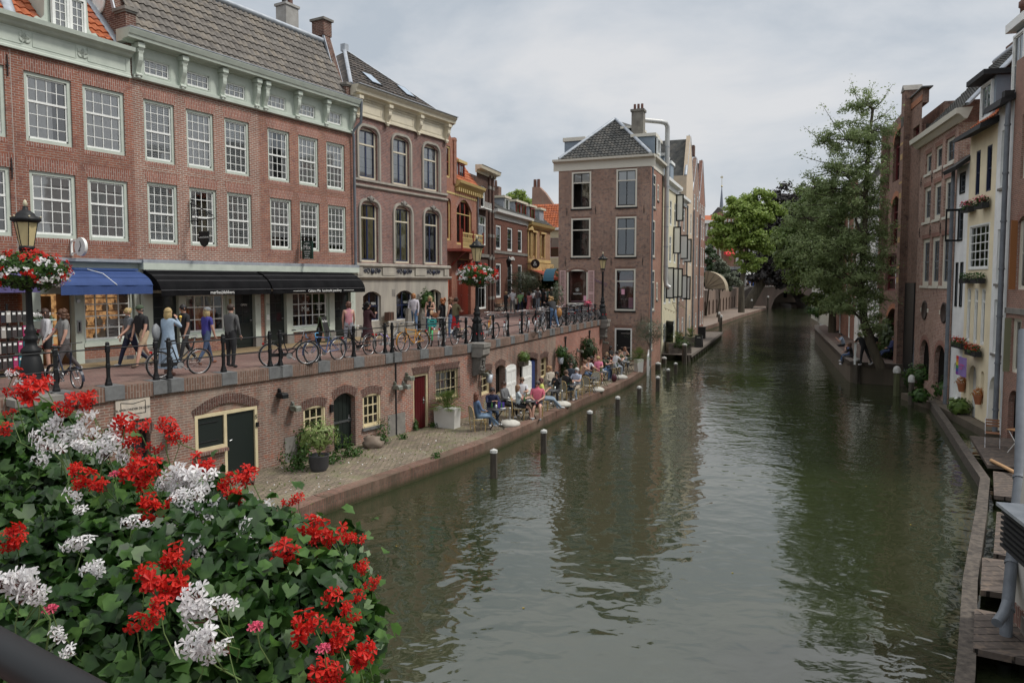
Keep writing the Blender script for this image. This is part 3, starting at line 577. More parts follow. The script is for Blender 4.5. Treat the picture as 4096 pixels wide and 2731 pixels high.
# ===== narrow red brick house with balcony
D0,D1=(-4.52,50.1),(-2.70,55.9)
f=Fac(D0,D1,'brick_house','narrow orange-red brick house with yellow and red balcony above red garage doors','house');H=f.o
M=MB();ops=[(.05,.9,5.3,8.2,.3),(1.95,5.0,5.1,8.4,.8),(.0,.8,9.6,11.75),(.1,.95,0,3.6),(2.0,4.75,0,4.1)]
wall(M,0,6.1,0,9.3,ops,rev=.25);wall(M,-.2,1.3,9.3,12.2,[ops[2]],rev=.2);M.prism([(-.2,12.2),(1.3,12.2),(.4,12.9)],'y',0,.3);M.box(1.3,-.1,9.3,1.75,.35,12.3)
M.prism([(1.25,12.3),(1.8,12.3),(1.7,12.5),(1.35,12.5)],'y',-.12,.37)
lintel(M,1.95,5.0,8.4,.35,1,rise=.8);lintel(M,.05,.9,8.2,.3,1,rise=.3)
M.box(0,1.0,0,6.1,8,9.3);M.build('wall',[brick('bright_red_brick',(.36,.13,.07),(.28,.10,.06),(.38,.3,.25),ms=.009,c3=(.25,.09,.06)),BAS],H)
window(H,1.95,5.0,5.1,8.4,cols=3,rows=1,fm=OCH,im=REDW,mid=False,trans=.3,fw=.16,mw=.2,y=.15,fill=None);window(H,.05,.9,5.3,8.2,cols=1,rows=1,fm=OCH,im=REDW,mid=True,fw=.14,y=.15);window(H,0,.8,9.6,11.75,cols=1,rows=2,fm=OCH,im=REDW,fw=.12,mid=True)
M=MB();M.prism([(0,9.1),(-.15,9.15),(-.45,9.42),(-.5,9.6),(0,9.6)],'x',1.6,6.9)
for k in range(13):M.box(1.7+k*.4,-.3,8.85,1.85+k*.4,0,9.1)
M.box(0,-.03,8.55,6.1,0,8.68);M.build('cornice',OCH,H)
M=MB();pantiles(M,1.75,6.1,(-.1,9.62),(1.6,11.9));M.build('roof',TRED,H)
M=MB();M.box(2.6,.2,9.8,4.0,2,11.0,0);M.box(2.45,-.0,11.0,4.15,2,11.2,1);M.build('dormer',[ZINC,OCH],H);window(H,2.75,3.85,9.9,10.95,cols=2,rows=1,fm=REDW,mid=False,y=.14).name='dormer_window'
M=MB();M.box(.1,-1.15,4.55,4.5,0,4.72,0);M.prism([(-1.1,4.55),(-.95,4.55),(0,3.5),(0,3.7)],'x',.9,1.1,0);M.prism([(-1.1,4.55),(-.95,4.55),(0,3.5),(0,3.7)],'x',3.6,3.8,0)
for x in (.12,2.3,4.42):M.box(x,-1.14,4.7,x+.1,-1.04,6.05,0)
M.build('balcony_floor',REDW,H)
M=MB();M.box(.2,-1.1,5.75,4.45,-1.05,5.85);M.box(.2,-1.1,4.8,4.45,-1.05,4.88)
for k in range(26):x=.3+k*.16;M.box(x,-1.09,4.85,x+.06,-1.06,5.75 if k % 2 else 5.5)
M.box(.2,-1.09,5.45,4.45,-1.06,5.52);M.box(.2,-1.09,5.1,4.45,-1.06,5.15);M.build('balcony_railing',OCH,H)
for a,b,d in ((2.05,3.35,3.0),(3.38,4.7,3.0)):paneldoor(H,a,b,.0,d,REDW,y=.2,glaz=False)
window(H,2.05,4.7,3.05,4.1,cols=4,rows=3,fm=OCH,im=REDW,mid=False,y=.15);paneldoor(H,.12,.93,0,2.9,mat('orange_red_door',(.42,.07,.02),.4),y=.2,glaz=False)
downpipe(H,6.05,0,9.4)
# ===== dark brick narrow house
f=Fac(D1,(-1.504,59.7),'brick_house','narrow dark brown brick house with white cornice and tall bay windows','house');H=f.o
M=MB();ops=[(.35,2.15,5.3,7.6),(.95,1.95,8.2,9.9),(.35,2.2,.3,3.6)];wall(M,0,3.9,0,10.9,ops,rev=.2);M.box(0,1.0,0,3.9,8,10.9)
for x in (2.6,3.4):M.box(x,-.14,0,x+.4,0,10.9,0);[M.box(x-.02,-.16,z,x+.42,0,z+.25,1) for z in (1,2.4,4.2,6,8,9.8)]
M.box(0,-.12,4.35,3.9,0,4.6,1);M.build('wall',[BDK,STONE],H)
window(H,.35,2.15,5.3,7.6,cols=3,rows=2,fm=WHITE,mid=False,trans=.3);window(H,.95,1.95,8.2,9.9,cols=1,rows=2,fm=WHITE);window(H,.35,2.2,.3,3.6,cols=2,rows=2,fm=WHITE,mid=False)
cornice(H,4.3,10.75,[(0,0),(.1,0),(.15,.2),(.5,.28),(.55,.5),(.6,.55),(0,.56)],CREAMP,-.3)
M=MB();M.box(.4,-.5,8.05,2.1,0,8.12);
for k in range(9):M.box(.45+k*.2,-.48,8.1,.48+k*.2,-.45,8.6)
M.build('balcony',WHITE,H)
# ===== Anne&Max cafe house
f=Fac((-1.504,59.7),(1.47,68.7),'brick_house','long low brown brick cafe house with white eaves, dormers and tall narrow windows','house');H=f.o
us=[(.55,1.9),(3.55,4.95),(6.5,7.8)];ops=[(a,b,5.1,7.15) for a,b in us]+[(a,b,1.1,4.0) for a,b in us]
M=MB();wall(M,-.1,9.45,0,7.7,ops,rev=.2);M.box(-.1,1.0,0,9.45,8,7.7);M.box(-.1,-.06,4.8,9.5,0,5.02,1);M.box(-.1,-.05,0,9.5,0,.7,1);M.build('wall',[brick('plain_brown_brick',(.16,.065,.045),(.13,.055,.04),(.19,.12,.095),ms=.006),STONE],H)
for o in ops:window(H,*o,cols=2,rows=3,fm=WHITE,im=PIPE,mid=True,fw=.16)
cornice(H,10.,7.65,[(0,0),(.08,0),(.1,.4),(.45,.48),(.5,.7),(0,.72)],WHITE,-.3)
M=MB();pantiles(M,-.1,9.6,(-.3,8.35),(2.6,10.1));M.build('roof',TBLK,H)
for x in (3.0,6.2,8.0):
    M=MB();M.box(x,.2,8.4,x+1.5,2.5,9.6,0);M.box(x-.15,.0,9.6,x+1.65,2.6,9.8,1);M.build('dormer',[ZINC,CREAMP],H);window(H,x+.2,x+1.3,8.55,9.55,cols=2,rows=1,fm=WHITE if x < 4 else REDW,mid=False,y=.12).name='dormer_window'
M=MB();M.box(7.5,2.2,9.6,8.3,3,11.2);M.lathe([(.14,0),(.12,.6)],(7.9,2.6,11.2),8);M.build('chimney',BG,H)
text('Anne&Max',.42,WHITE,H,(4.5,-.06,4.45),ext=.03,space=.85)
M=MB();M.tube([(-.2,-.0,4.3),(-.2,-1.3,4.4),(-.2,-1.3,4.2)],.03,6);M.build('lamp_arm',BLACK,H)
r=empty('wall_lantern',f.W(.0,-1.3,3.6),f.o.rotation_euler.z,'black four-sided lantern hanging from the cafe wall','lantern');M=MB();M.lathe([(.1,0),(.12,.05),(.22,.5),(.24,.52),(.1,.72),(.04,.8),(.05,.9),(0,.95)],(0,0,0),6);M.build('lantern_body',BLACK,r)
r=empty('hanging_sign',f.W(9.0,-.9,4.1),f.o.rotation_euler.z,'round dark sign with a white ampersand between cafe and orange awning','sign');M=MB();M.lathe([(.42,-.05),(.42,.05)],(0,0,0),24);M.xf(Matrix.Rotation(PI/2,4,'Y'));M.tube([(0,.4,0),(0,.9,0)],.03,6);M.build('sign_face',mat('dark_maroon_sign',(.03,.015,.015),.4),r);text('&',.6,WHITE,r,(-.07,0,0),(PI/2,0,-PI/2))
# ===== ornate yellow house with orange awning
f=Fac((1.47,68.7),(3.96,75.6),'brick_house','yellow-trimmed brick house with carved cornice behind the orange awning','house');H=f.o
YT=mat('yellow_stucco',(.62,.45,.20),.7,c2=(.5,.36,.16),sc=2)
ops=[(.1,.7,4.85,7.0),(1.4,2.3,4.85,6.9),(4.0,5.1,4.85,6.9)];M=MB();wall(M,0,7.33,3.9,7.6,ops,rev=.25);M.box(0,1.0,0,7.33,7,7.6,0);M.box(0,-.35,3.3,7.5,0,4.2,1)
for k in range(7):M.prism([(0,3.3),(-.1,3.3),(-.4,3.75),(0,3.75)],'x',.4+k*1.0,.6+k*1.0,1)
for a,b,c,d in ops:M.box(a-.18,-.1,c-.15,a,.02,d+.3,1);M.box(b,-.1,c-.15,b+.18,.02,d+.3,1);M.box(a-.3,-.2,d+.25,b+.3,.02,d+.42,1)
M.prism([(.0,7.3),(1.1,7.3),(.55,7.75)],'y',-.3,0,1);M.box(0,-.08,4.3,7.4,0,4.6,1);M.build('wall',[brick('yellow_red_brick',(.38,.2,.11),(.32,.15,.09),(.45,.33,.22),ms=.012),YT],H)
for o in ops:window(H,*o,cols=1,rows=2,fm=OCH,im=REDW,y=.12)
cornice(H,7.7,7.55,[(0,0),(.1,0),(.15,.15),(.4,.25),(.5,.5),(0,.52)],OCH)
M=MB();pantiles(M,0,7.3,(-.2,8.1),(2.,9.8));M.build('roof',TBLK,H);M=MB();M.box(1.2,.3,8.2,3.,2,9.6,0);M.box(1,.1,9.6,3.2,2,9.8,1);M.box(4.6,.3,8.2,6,2,9.6,0);M.box(4.4,.1,9.6,6.2,2,9.8,1);M.build('dormer',[ZINC,CREAMP],H);window(H,1.5,2.7,8.4,9.5,cols=2,rows=1,fm=REDW,mid=False,y=.2).name='dormer_window'
aw=empty('awning',f.W(-.3,0,0),f.o.rotation_euler.z,'orange-red awning over the terrace of the yellow house','awning')
M=MB();M.prism([(-.1,3.6),(-1.0,3.35),(-2.3,2.85),(-2.35,2.6),(-2.3,2.8),(-1.,3.3)],'x',0,7.9);M.prism([(-2.3,2.85),(-.1,3.6),(-.1,2.85)],'x',7.88,7.9);M.build('canopy',mat('orange_canvas',(.50,.085,.03),.7,c2=(.42,.07,.03),sc=1),aw)
# ===== cream house behind
f=Fac((2.6,82.),(9.,80.),'stucco_house','cream stucco house with orange tiled roof at the end of the lane','house');H=f.o
ops=[(1.7,3.3,5.1,7.3),(1.7,3.3,1.6,3.9),(4.2,5.4,5.1,7.3),(4.2,5.4,1.6,3.9)];M=MB();wall(M,-.6,6.7,0,8.3,ops);M.box(-.6,1.0,0,6.7,8,8.3);M.build('wall',mat('cream_stucco',(.62,.55,.36),.85,c2=(.54,.48,.33),sc=1.2),H)
for o in ops:window(H,*o,cols=1,rows=2,fm=WHITE,im=REDW,fill='blind',cw=.5)
M=MB();pantiles(M,-.8,6.9,(-.2,8.4),(1.8,11.2),tw=.3);M.build('roof',TRED,H);M=MB();M.box(-.8,-.3,8.15,6.9,0,8.38);M.build('eaves',WHITE,H)
f=Fac((-3.5,97.),(4.4,92.),'brick_ruin_gable','crumbling red brick gable end with two chimney pots rising behind the cream house','gable wall');H=f.o
def zA(t,x,y,dep):return AT(t,x,y,dep).z
M=MB();z0=5.;P=[]
for xx,yy in ((980,1000),(985,800),(1050,800),(1100,850),(1190,980),(1200,1000)):
    s,z=f.at('e',xx,yy);P.append((s,z))
M.prism([(P[0][0],4.)]+P+[(P[-1][0],4.)],'y',0,.5,0);s,z=f.at('e',1000,795);s2,z2=f.at('e',1020,795)
M.build('wall',brick('ruin_brick',(.34,.13,.085),(.25,.11,.08),(.33,.27,.22),ms=.02,pale=(.3,.27,.22)),H)
M=MB();M.lathe([(.22,0),(.2,1.)],(s,.3,z-.1),8);M.lathe([(.22,0),(.2,1.)],(s2+.2,.3,z-.1),8);M.build('chimney_pot',mat('rust_pot',(.17,.07,.045)),H)

# ===== corner block house
J0=Vector((3.18,49.9));J1=Vector((9.0,47.6));jd=Vector((.3723,.928)).normalized();JD=Vector((.387,1.)).normalized()
f=Fac(J0,J1,'brick_house','free-standing corner brick house with pyramid tile roof rising from the water','house');H=f.o;LJ=f.L
ops=[(.93,2.28,7.35,9.82),(4.0,5.38,7.35,9.84),(.9,2.26,4.08,6.72),(3.98,5.36,4.08,6.73),(.62,2.1,.9,3.28,.2),(3.97,5.34,.52,3.3),(3.98,5.15,-2.75,-.64)]
M=MB();wall(M,0,LJ,-3.4,9.95,ops,rev=.1);
for o in ops[:6]:lintel(M,o[0]+.05,o[1]-.05,o[3],.13,1,rise=o[4] if len(o) > 4 else 0,sp=.05)
lintel(M,3.98,5.15,-.64,.22,1,sp=.05)
                                                                 
def side(p,s):q=J1+JD*s;d=q-J0;return (d.dot(f.d),d.dot(f.i))
a=side(0,0);b=side(0,4.6)
M.build('wall',[BJ,BJS],H)
fs=Fac(J1,J1+JD*4.6,'side_wall_frame');SW=fs.o;
ops2=[(.62,1.95,7.35,9.6),(.56,1.85,4.1,6.55),(.55,1.9,.52,3.22),(.1,1.3,-2.1,-.25),(2.6,3.2,8.0,9.1),(2.6,3.2,1.2,2.4)]
M=MB();wall(M,0,4.6,-3.4,9.95,ops2,rev=.1);M.quad((4.6,0,-3.4),(4.6,6,-3.4),(4.6,6,9.95),(4.6,0,9.95));sw=M.build('side_wall',[brick('side_brick',(.36,.16,.105),(.27,.125,.09),(.40,.32,.26),ms=.010,c3=(.18,.10,.085)),BJS])
sw.parent=H;rel=math.atan2(JD.y,JD.x)-f.o.rotation_euler.z;sw.location=(LJ,0,0);sw.rotation_euler.z=rel;bpy.data.objects.remove(fs.o);FSW=fs.W;
JW=mat('cream_white_frame',(.66,.63,.54),.5)
JF=[]
for i,o in enumerate(ops[:6]):
    window(H,*o[:4],cols=2 if i < 4 else 1,rows=1,fm=JW,im=BLACK,mid=False,trans=.28 if i != 4 else 0,fill='blind' if i < 2 else None,cw=.3,fw=.11,mw=.05,y=.04,sill=BLACK,glow=mat('pink_shop_interior',(.26,.085,.06),.8,c2=(.07,.03,.025),sc=1.6) if i > 3 else None)
for i,o in enumerate(ops2):window(sw,*o[:4],cols=2 if i < 4 else 1,rows=1,fm=JW,im=PIPE,mid=False,trans=.28,fw=.1,mw=.05,y=.04,sill=STONE)
M=MB();M.box(3.98,.0,-2.75,4.08,.1,-.64,1);M.box(5.05,0,-2.75,5.15,.1,-.64,1);M.box(4.08,0,-.74,5.05,.1,-.64,1);M.box(4.08,.05,-2.75,5.05,.09,-.74,0)
for z in (-1.0,-1.95):M.box(4.4,.03,z,5.0,.05,z+.035,2)
M.ell((4.16,.03,-1.8),.03,8,2);M.build('door',[BLACK,WHITE,STEEL],H)
for x,z in ((.6,6.9),(2.6,6.95),(5.85,6.9),(.5,3.5),(3.7,3.5),(5.8,3.5),(5.75,-.3)):anchor(H,x,z,.55)
PK=mat('pink_shutter_paint',(.74,.52,.50),.5)
for x in (.12,2.14):
    M=MB();w=.42;M.box(x,-.07,.65,x+.045,-.03,3.2);M.box(x+w-.045,-.07,.65,x+w,-.03,3.2)
    for z in (.65,1.6,1.7,3.15):M.box(x+.045,-.07,z,x+w-.045,-.03,z+.05)
    for i in range(1,5):M.box(x+w*i/5-.01,-.06,.7,x+w*i/5+.01,-.045,3.15)
    for j in range(26):M.box(x+.04,-.062,.74+j*.093,x+w-.04,-.043,.762+j*.093)
    M.build('shutter',PK,H)
text('VADAVAS',.14,WHITE,H,(1.36,.02,1.62),name='window_lettering');M=MB()
for k in range(4):q=PI/4+k*PI/2;M.tube([(1.36+.07*math.cos(q)+.06*math.cos(t*PI/5),.02,1.9+.07*math.sin(q)+.06*math.sin(t*PI/5)) for t in range(11)],.009,5)
M.build('window_emblem',WHITE,H)
PP=mat('pink_paper',(.7,.35,.45),.7);M=MB();M.box(1.8,.02,1.15,1.98,.025,1.5);M.box(4.4,.02,1.6,4.62,.025,1.95);M.box(4.85,.2,.7,5.2,.4,1.4);M.box(.9,.12,.95,1.8,.3,1.15);M.build('window_notice',PP,H)
M=MB()
for k in range(7):M.tube([(2.6+k*.13+.05*math.cos(t*.9+k),-.012,2.55-k*.05+.09*math.sin(t*.9)) for t in range(7)],.012,4)
M.build('graffiti',mat('purple_graffiti',(.13,.09,.22),.7),H)
prof=[(0,0),(.04,0),(.04,.52),(.12,.54),(.34,.6),(.36,.74),(0,.76)]
M=MB();M.prism([(-a_,9.93+b_) for a_,b_ in prof],'x',-.36,LJ+.3);M.build('cornice',JW,H)
M=MB();M.prism([(-a_,9.93+b_) for a_,b_ in prof],'x',.0,4.9);o2=M.build('side_cornice',JW,H,(LJ,0,0),rel)
ap=(3.15,3.1,13.75)
M=MB();pantiles(M,.1,LJ,(-.1,10.7),(ap[1],ap[2]),lim=lambda t:(.1+(ap[0]-.1)*t,LJ-.05+(ap[0]-LJ+.05)*t),tw=.24,tl=.3)
q1=side(0,5.);M.add([(LJ+.1,-.1,10.7),(q1[0],q1[1],10.7),(ap[0]+1.,ap[1]+3.,ap[2]),ap],[(0,1,2,3)]);M.add([(0,-.1,10.7),ap,(ap[0]+1.,ap[1]+3,ap[2]),(1,6.5,10.7)],[(0,1,2,3)]);M.build('roof',TBLK,H)
M=MB();M.tube([(.05,-.1,10.75),(ap[0]-.1,ap[1]-.1,ap[2]),(ap[0],ap[1],ap[2]+.06),(ap[0]+.1,ap[1]-.1,ap[2]),(LJ,-.1,10.75)],.12,8);M.build('hip_lead',ZINC,H)
M=MB();M.box(4.55,1.9,11.3,5.35,2.6,13.95,0);M.box(4.48,1.83,13.95,5.42,2.67,14.1,0)
for k in range(3):M.lathe([(.09,0),(.085,.4)],(4.7+k*.25,2.25,14.1),8,1)
M.build('chimney',[mat('weathered_render',(.24,.225,.195),.9,c2=(.14,.13,.115),sc=2.5),mat('rust_pot',(.17,.07,.045))],H)
GRP=mat('blue_grey_dormer',(.24,.29,.34),.6,c2=(.2,.25,.3))
M=MB();M.box(-.1,1.6,10.7,1.3,4.,12.2,0);M.box(-.2,1.5,12.2,1.4,4.1,12.45,1);M.build('dormer',[GRP,JW],H)
M=MB();M.box(1.3,-.0,10.7,2.6,1.5,12.1,0);M.box(1.2,-.1,12.1,2.7,1.6,12.3,1);M.box(3.1,.1,10.7,4.4,1.5,12.1,0);M.box(3.0,-.0,12.1,4.5,1.6,12.3,1);M.box(2.2,1.2,12.1,4.2,2.4,12.9,2);M.box(2.1,1.1,12.9,4.3,2.5,13.05,1);o2=M.build('side_dormer',[GRP,JW,DARK],H,(LJ,0,0),rel)
window(o2,1.45,2.45,10.95,12.0,cols=2,rows=1,fm=WHITE,mid=False,y=-.06).location.y=-.1
downpipe(sw,.14,-.2,9.9,r=.06);downpipe(sw,.05,-3.2,.8,r=.06)
r=empty('flue_pipe',fs.W(4.62,-.3,0),math.atan2(JD.y,JD.x),'big silver flue pipe running down between the corner house and the cream house','pipe')
M=MB();z=13.6;M.tube([(-2.6,1.8,13.45),(-.5,.4,13.6),(-.15,.1,13.55),(0,0,13.3),(0,0,12.8),(0,0,2.6),(0,-.05,2.2),(0,-.3,2.0)],.17,12);M.build('flue',mat('galvanised',(.50,.51,.50),.45,.35,c2=(.42,.42,.41),sc=2),r)
M=MB();[M.lathe([(.185,0),(.185,.06)],(0,0,3.5+k*1.4),12) for k in range(7)];M.build('flue_clamp',ZINC,r)

# ===== row of houses along the water behind the corner house
def JP(s):q=J1+JD*s;return (q.x,q.y)
def rowhouse(s0,s1,ztop,m,label,wins,roof=None,name='brick_house',zb=-3.4,gable=None,fm=WHITE,eave=WHITE,im=None,extra=None,rm=None,cols=2):
    f=Fac(JP(s0),JP(s1),name,label,'house');H=f.o;L=f.L
    ops=[o[:5] for o in wins];M=MB();wall(M,0,L,zb,ztop,ops,rev=.12);M.quad((L,0,zb),(L,6,zb),(L,6,ztop),(L,0,ztop));M.quad((0,6,zb),(0,0,zb),(0,0,ztop),(0,6,ztop))
    if gable:M.prism([(0,ztop),(L,ztop),(L/2+.5,gable),(L/2-.5,gable)],'y',0,.3)
    M.build('wall',m,H)
    for o in ops:window(H,*o[:4],cols=cols,rows=2,fm=fm,im=im,mid=False,trans=.3,y=.05,fill=None)
    if gable:
        M=MB();M.add([(0,.3,ztop),(0,7,ztop),(L/2,7,gable-.2),(L/2,.3,gable-.2),(L,.3,ztop),(L,7,ztop)],[(0,3,2,1),(3,4,5,2)]);M.build('roof',rm or TBLK,H)
        M=MB();M.tube([(0,.1,ztop),(L/2,.1,gable+.05),(L,.1,ztop)],.14,6);M.build('gable_coping',ZINC,H)
    elif roof:
        M=MB();pantiles(M,0,L,(.0,ztop+.35),(2.6,roof),tw=.3,tl=.4);M.quad((0,2.6,roof),(L,2.6,roof),(L,5,ztop),(0,5,ztop));M.add([(0,0,ztop+.3),(0,2.6,roof),(0,5,ztop)],[(0,1,2)]);M.build('roof',rm or TBLK,H)
        M=MB();M.prism([(0,ztop-.3),(-.08,ztop-.3),(-.1,ztop),(-.4,ztop+.1),(-.42,ztop+.32),(0,ztop+.34)],'x',-.05,L+.05);M.build('cornice',eave,H)
    return f
CRST=mat('cream_wall_paint',(.68,.63,.44),.8,c2=(.60,.56,.41),sc=1.5)
SALM=mat('pale_salmon_wall',(.62,.50,.36),.85,c2=(.52,.43,.33),sc=1.5)
w3=lambda L,n,rows,w=1.0:[((i+.5)*L/n-w/2,(i+.5)*L/n+w/2,a,b) for a,b in rows for i in range(n)]
rows3=[(6.7,8.6),(3.9,5.9),(.8,3.),(-2.,-.6)]
fK=rowhouse(5.1,11.9,9.6,CRST,'cream painted waterside house with black open casements beside the silver pipe',w3(6.8,3,rows3),roof=12.0,name='stucco_house')
for x,z in ((5.8,7.2),(4.6,4.6),(1.4,1.2),(3.7,1.2),(5.9,1.2)):
    M=MB();h=2.0 if z > 2 else 2.2;M.box(0,-.6,0,.05,0,.1);M.box(0,-.6,h,.05,0,h+.1);M.box(0,-.6,0,.05,-.5,h);M.box(0,-.1,0,.05,0,h);M.box(.02,-.5,.1,.03,-.1,h,1);M.build('open_casement',[BLACK,BLIND],fK.o,(x,-.02,z))
M=MB();M.box(1.2,.2,9.9,3.2,2.6,11.6,0);M.box(1.1,.1,11.6,3.3,2.7,11.8,1);M.box(4.2,.2,9.9,5.8,2.6,11.5,0);M.box(4.1,.1,11.5,5.9,2.7,11.7,1);M.build('dormer',[GRP,WHITE],fK.o)
fL=rowhouse(11.9,16.9,9.1,BJ,'brown brick waterside house with white cornice between cream and salmon houses',w3(5.,2,rows3),roof=12.3)
for x,z in ((1.9,4.3),(4.2,4.1),(1.9,1.0),(3.9,.9)):
    M=MB();M.box(0,-.6,0,.05,0,.1);M.box(0,-.6,1.9,.05,0,2.);M.box(0,-.6,0,.05,-.5,2);M.box(.02,-.5,.1,.03,0,1.9,1);M.build('open_casement',[BLACK,BLIND],fL.o,(x,-.02,z))
fM=rowhouse(16.9,21.3,11.6,SALM,'pale salmon plastered house with steep stepped gable by the canal',w3(4.4,2,rows3,.8),gable=15.3,name='stucco_house')
fN=rowhouse(21.3,26.,10.8,BJ,'brick gabled waterside house right of the salmon gable',w3(4.7,2,rows3+[(9.2,10.6)],.9),gable=14.1)
fO=rowhouse(26.,31.2,10.2,BB2,'last brick gabled house of the row, beside the beige awning',w3(5.2,3,rows3+[(8.9,10.2)],.8),gable=14.6)
for ff in (fL,fM,fN,fO):downpipe(ff.o,.05,-3,9,r=.07)
M=MB();M.box(2.0,.2,14.3,2.7,.8,15.3);M.build('chimney',BG,fN.o)
                  
p=JP(31.4);r=empty('awning',(p[0],p[1],0),math.atan2(JD.y,JD.x),'large beige fan-shaped awning projecting over the water terrace','awning')
BG_=mat('beige_canvas',(.38,.32,.22),.8,c2=(.33,.28,.2),sc=2);M=MB();n=9
x1=3.6
P=[(-2.1*math.sin(PI/2*k/n)-.1,1.65+1.9*math.cos(PI/2*k/n)) for k in range(n+1)]
for (a,b),(c,d) in zip(P,P[1:]):M.quad((0,c,d),(x1,c,d),(x1,a,b),(0,a,b))
M.add([(0,a,b) for a,b in P]+[(0,-.1,1.65)],[tuple(range(n+2))]);M.add([(x1,a,b) for a,b in P]+[(x1,-.1,1.65)],[tuple(range(n+2))]);M.box(0,-2.23,1.45,x1,-2.2,1.66);M.build('canopy',BG_,r)
M=MB();[M.tube([(-.03,-.1,1.66),(-.03,a,b)],.02,4) for a,b in P[1::2]];M.build('rib',mat('awning_rib',(.12,.1,.08)),r)

# ===== far buildings beyond the trees
def farhouse(x0,x1,y,zb,ztop,m,label,rows,n,roof=3.,rm=TBLK,shop=None):
    f=Fac((x0,y),(x1,y+(x1-x0)*.05),'canal_house',label,'house');H=f.o;L=f.L;M=MB();ops=w3(L,n,rows,L/n*.55)
    wall(M,0,L,zb,ztop,ops,rev=.2);M.box(0,1,zb,L,9,ztop);M.build('wall',m,H)
    for o in ops:window(H,*o,cols=2,rows=2,fm=WHITE,mid=True,fw=.18,mw=.08,y=.1)
    M=MB();M.quad((0,-.3,ztop),(L,-.3,ztop),(L,4,ztop+roof),(0,4,ztop+roof));M.add([(0,-.3,ztop),(0,4,ztop+roof),(0,8,ztop)],[(0,1,2)]);M.add([(L,-.3,ztop),(L,8,ztop),(L,4,ztop+roof)],[(0,1,2)]);M.build('roof',rm,H)
    M=MB();M.box(-.2,-.5,ztop-.7,L+.2,0,ztop);M.build('cornice',WHITE,H)
    if shop:M=MB();M.box(0,-.15,zb,L,0,zb+4.6,0);M.box(.4,-.2,zb+.3,L-.4,-.15,zb+3.4,1);M.build('shop_front',[shop,DARK],H)
    return f
FG=mat('grey_shop_paint',(.28,.29,.29));rws=[(7.2,10.2),(12.2,15.2),(16.5,18.8)]
def XU(u,y):return (u-CU)/FPX*y
farhouse(XU(2795,158),XU(2888,158),158,1.,15.6,BC,'far brown brick canal house with orange roof, leftmost beyond the row',rws[:2],5,roof=1.4,rm=TRED,shop=FG)
f2=farhouse(XU(2889,157),XU(2935,157),157,1.,17.5,brick('far_brick',(.30,.15,.10),(.26,.13,.09),(.35,.28,.22)),'far brick canal house carrying the small red awning',[(8.3,10.6),(13,15.8)],3,roof=1.2,shop=FG)
farhouse(XU(2936,158),XU(2975,158),158,1.,16.5,BC,'far brick canal house with a clock beside the striped awnings',[(6,9),(11.5,14.5)],2,roof=1.2,shop=FG)
farhouse(XU(2976,159),XU(3045,159),159,1.,18.5,mat('pale_far_render',(.5,.5,.47)),'far pale plastered canal house behind the striped awnings',rws,4,roof=1.,shop=mat('pale_shop',(.48,.48,.46)))
farhouse(XU(3046,162),XU(3300,162),164,1.,17,BC,'far brick house hidden behind the dark trees',rws,8)
def farawn(label,u0,u1,v0,v1,dep,m,out=2.5,stripes=None):
    a=AT('O',u0,v0,dep);b=AT('O',u1,v0,dep);c=AT('O',u0,v1,dep-out)
    r=empty('awning',(a.x,a.y,c.z),0,label,'awning');w=b.x-a.x;h=a.z-c.z;M=MB();n=14 if stripes else 1
    for k in range(n):M.quad((w*k/n+0,-out,0),(w*(k+1)/n,-out,0),(w*(k+1)/n,0,h),(w*k/n,0,h),k % 2);
    M.add([(0,-out,0),(0,0,h),(0,0,0)],[(0,1,2)]);M.add([(w,-out,0),(w,0,0),(w,0,h)],[(0,1,2)]);M.box(0,-out-.02,-.3,w,-out,0)
    M.build('canopy',[m,stripes or m],r);return r
RED=mat('red_canvas',(.62,.03,.035),.7)
farawn('small bright red awning on a far first floor',2896,2930,990,1018,156.5,RED,1.8)
farawn('far black awning left of the striped awnings',2899,2950,1078,1101,156.5,BLK,3)
farawn('far black and white striped awning, left of two',2935,2978,1079,1099,156.5,BLK,2.5,WHITE)
farawn('far black and white striped awning, right of two',2980,3010,1078,1097,156.5,BLK,2.5,WHITE)
              
r=empty('church_spire',(XU(2879,400),400,0),0,'slender blue-grey church spire far behind the trees','church');M=MB();M.lathe([(1.5,0),(1.5,37),(1.6,38),(1.3,40),(.3,52),(.12,54)],(0,0,0),8,sm=False);M.build('spire',mat('slate_blue',(.19,.21,.26),.7),r);M=MB();M.ell((0,0,54),.5,8);M.tube([(0,0,54),(0,0,60)],.1,5);M.box(-.8,-.05,58.6,.6,.05,59.2);M.build('weathervane',mat('gilt',(.45,.35,.12),.4,.7),r)

# ===== right bank
RA=Vector((21.7+.2766*8,48.3));RD=Vector((-.2766,-1.)).normalized()
def RP(s):q=RA+RD*s;return (q.x,q.y)
RZ=math.atan2(RD.y,RD.x)
f=Fac(RP(2.6),RP(11.),'brick_house','dark brick warehouse with gothic gable, pinnacles and dark red arched windows','house');H=f.o;X=lambda s:s-2.6
BR1=brick('dark_warehouse_brick',(.27,.145,.105),(.19,.105,.082),(.28,.23,.19),ms=.011,c3=(.10,.065,.06));MAR=mat('maroon_joinery',(.12,.018,.02),.45);ORB=brick('orange_arch_brick',(.40,.16,.08),(.34,.13,.07),(.3,.2,.15),swap=True,bw=.25,rh=.07)
ops=[(X(5.0),X(7.6),8.3,11.2,.9),(X(5.0),X(7.),4.6,7.4,.5),(X(3.4),X(4.2),8.,10.6),(X(3.4),X(4.2),4.8,7.),(X(7.6),X(8.3),4.8,7.4),(X(3.9),X(7.9),1.9,4.1),(X(4.2),X(8.3),-2.1,.9,1.9),(X(9.3),X(10.6),9.6,10.6)]
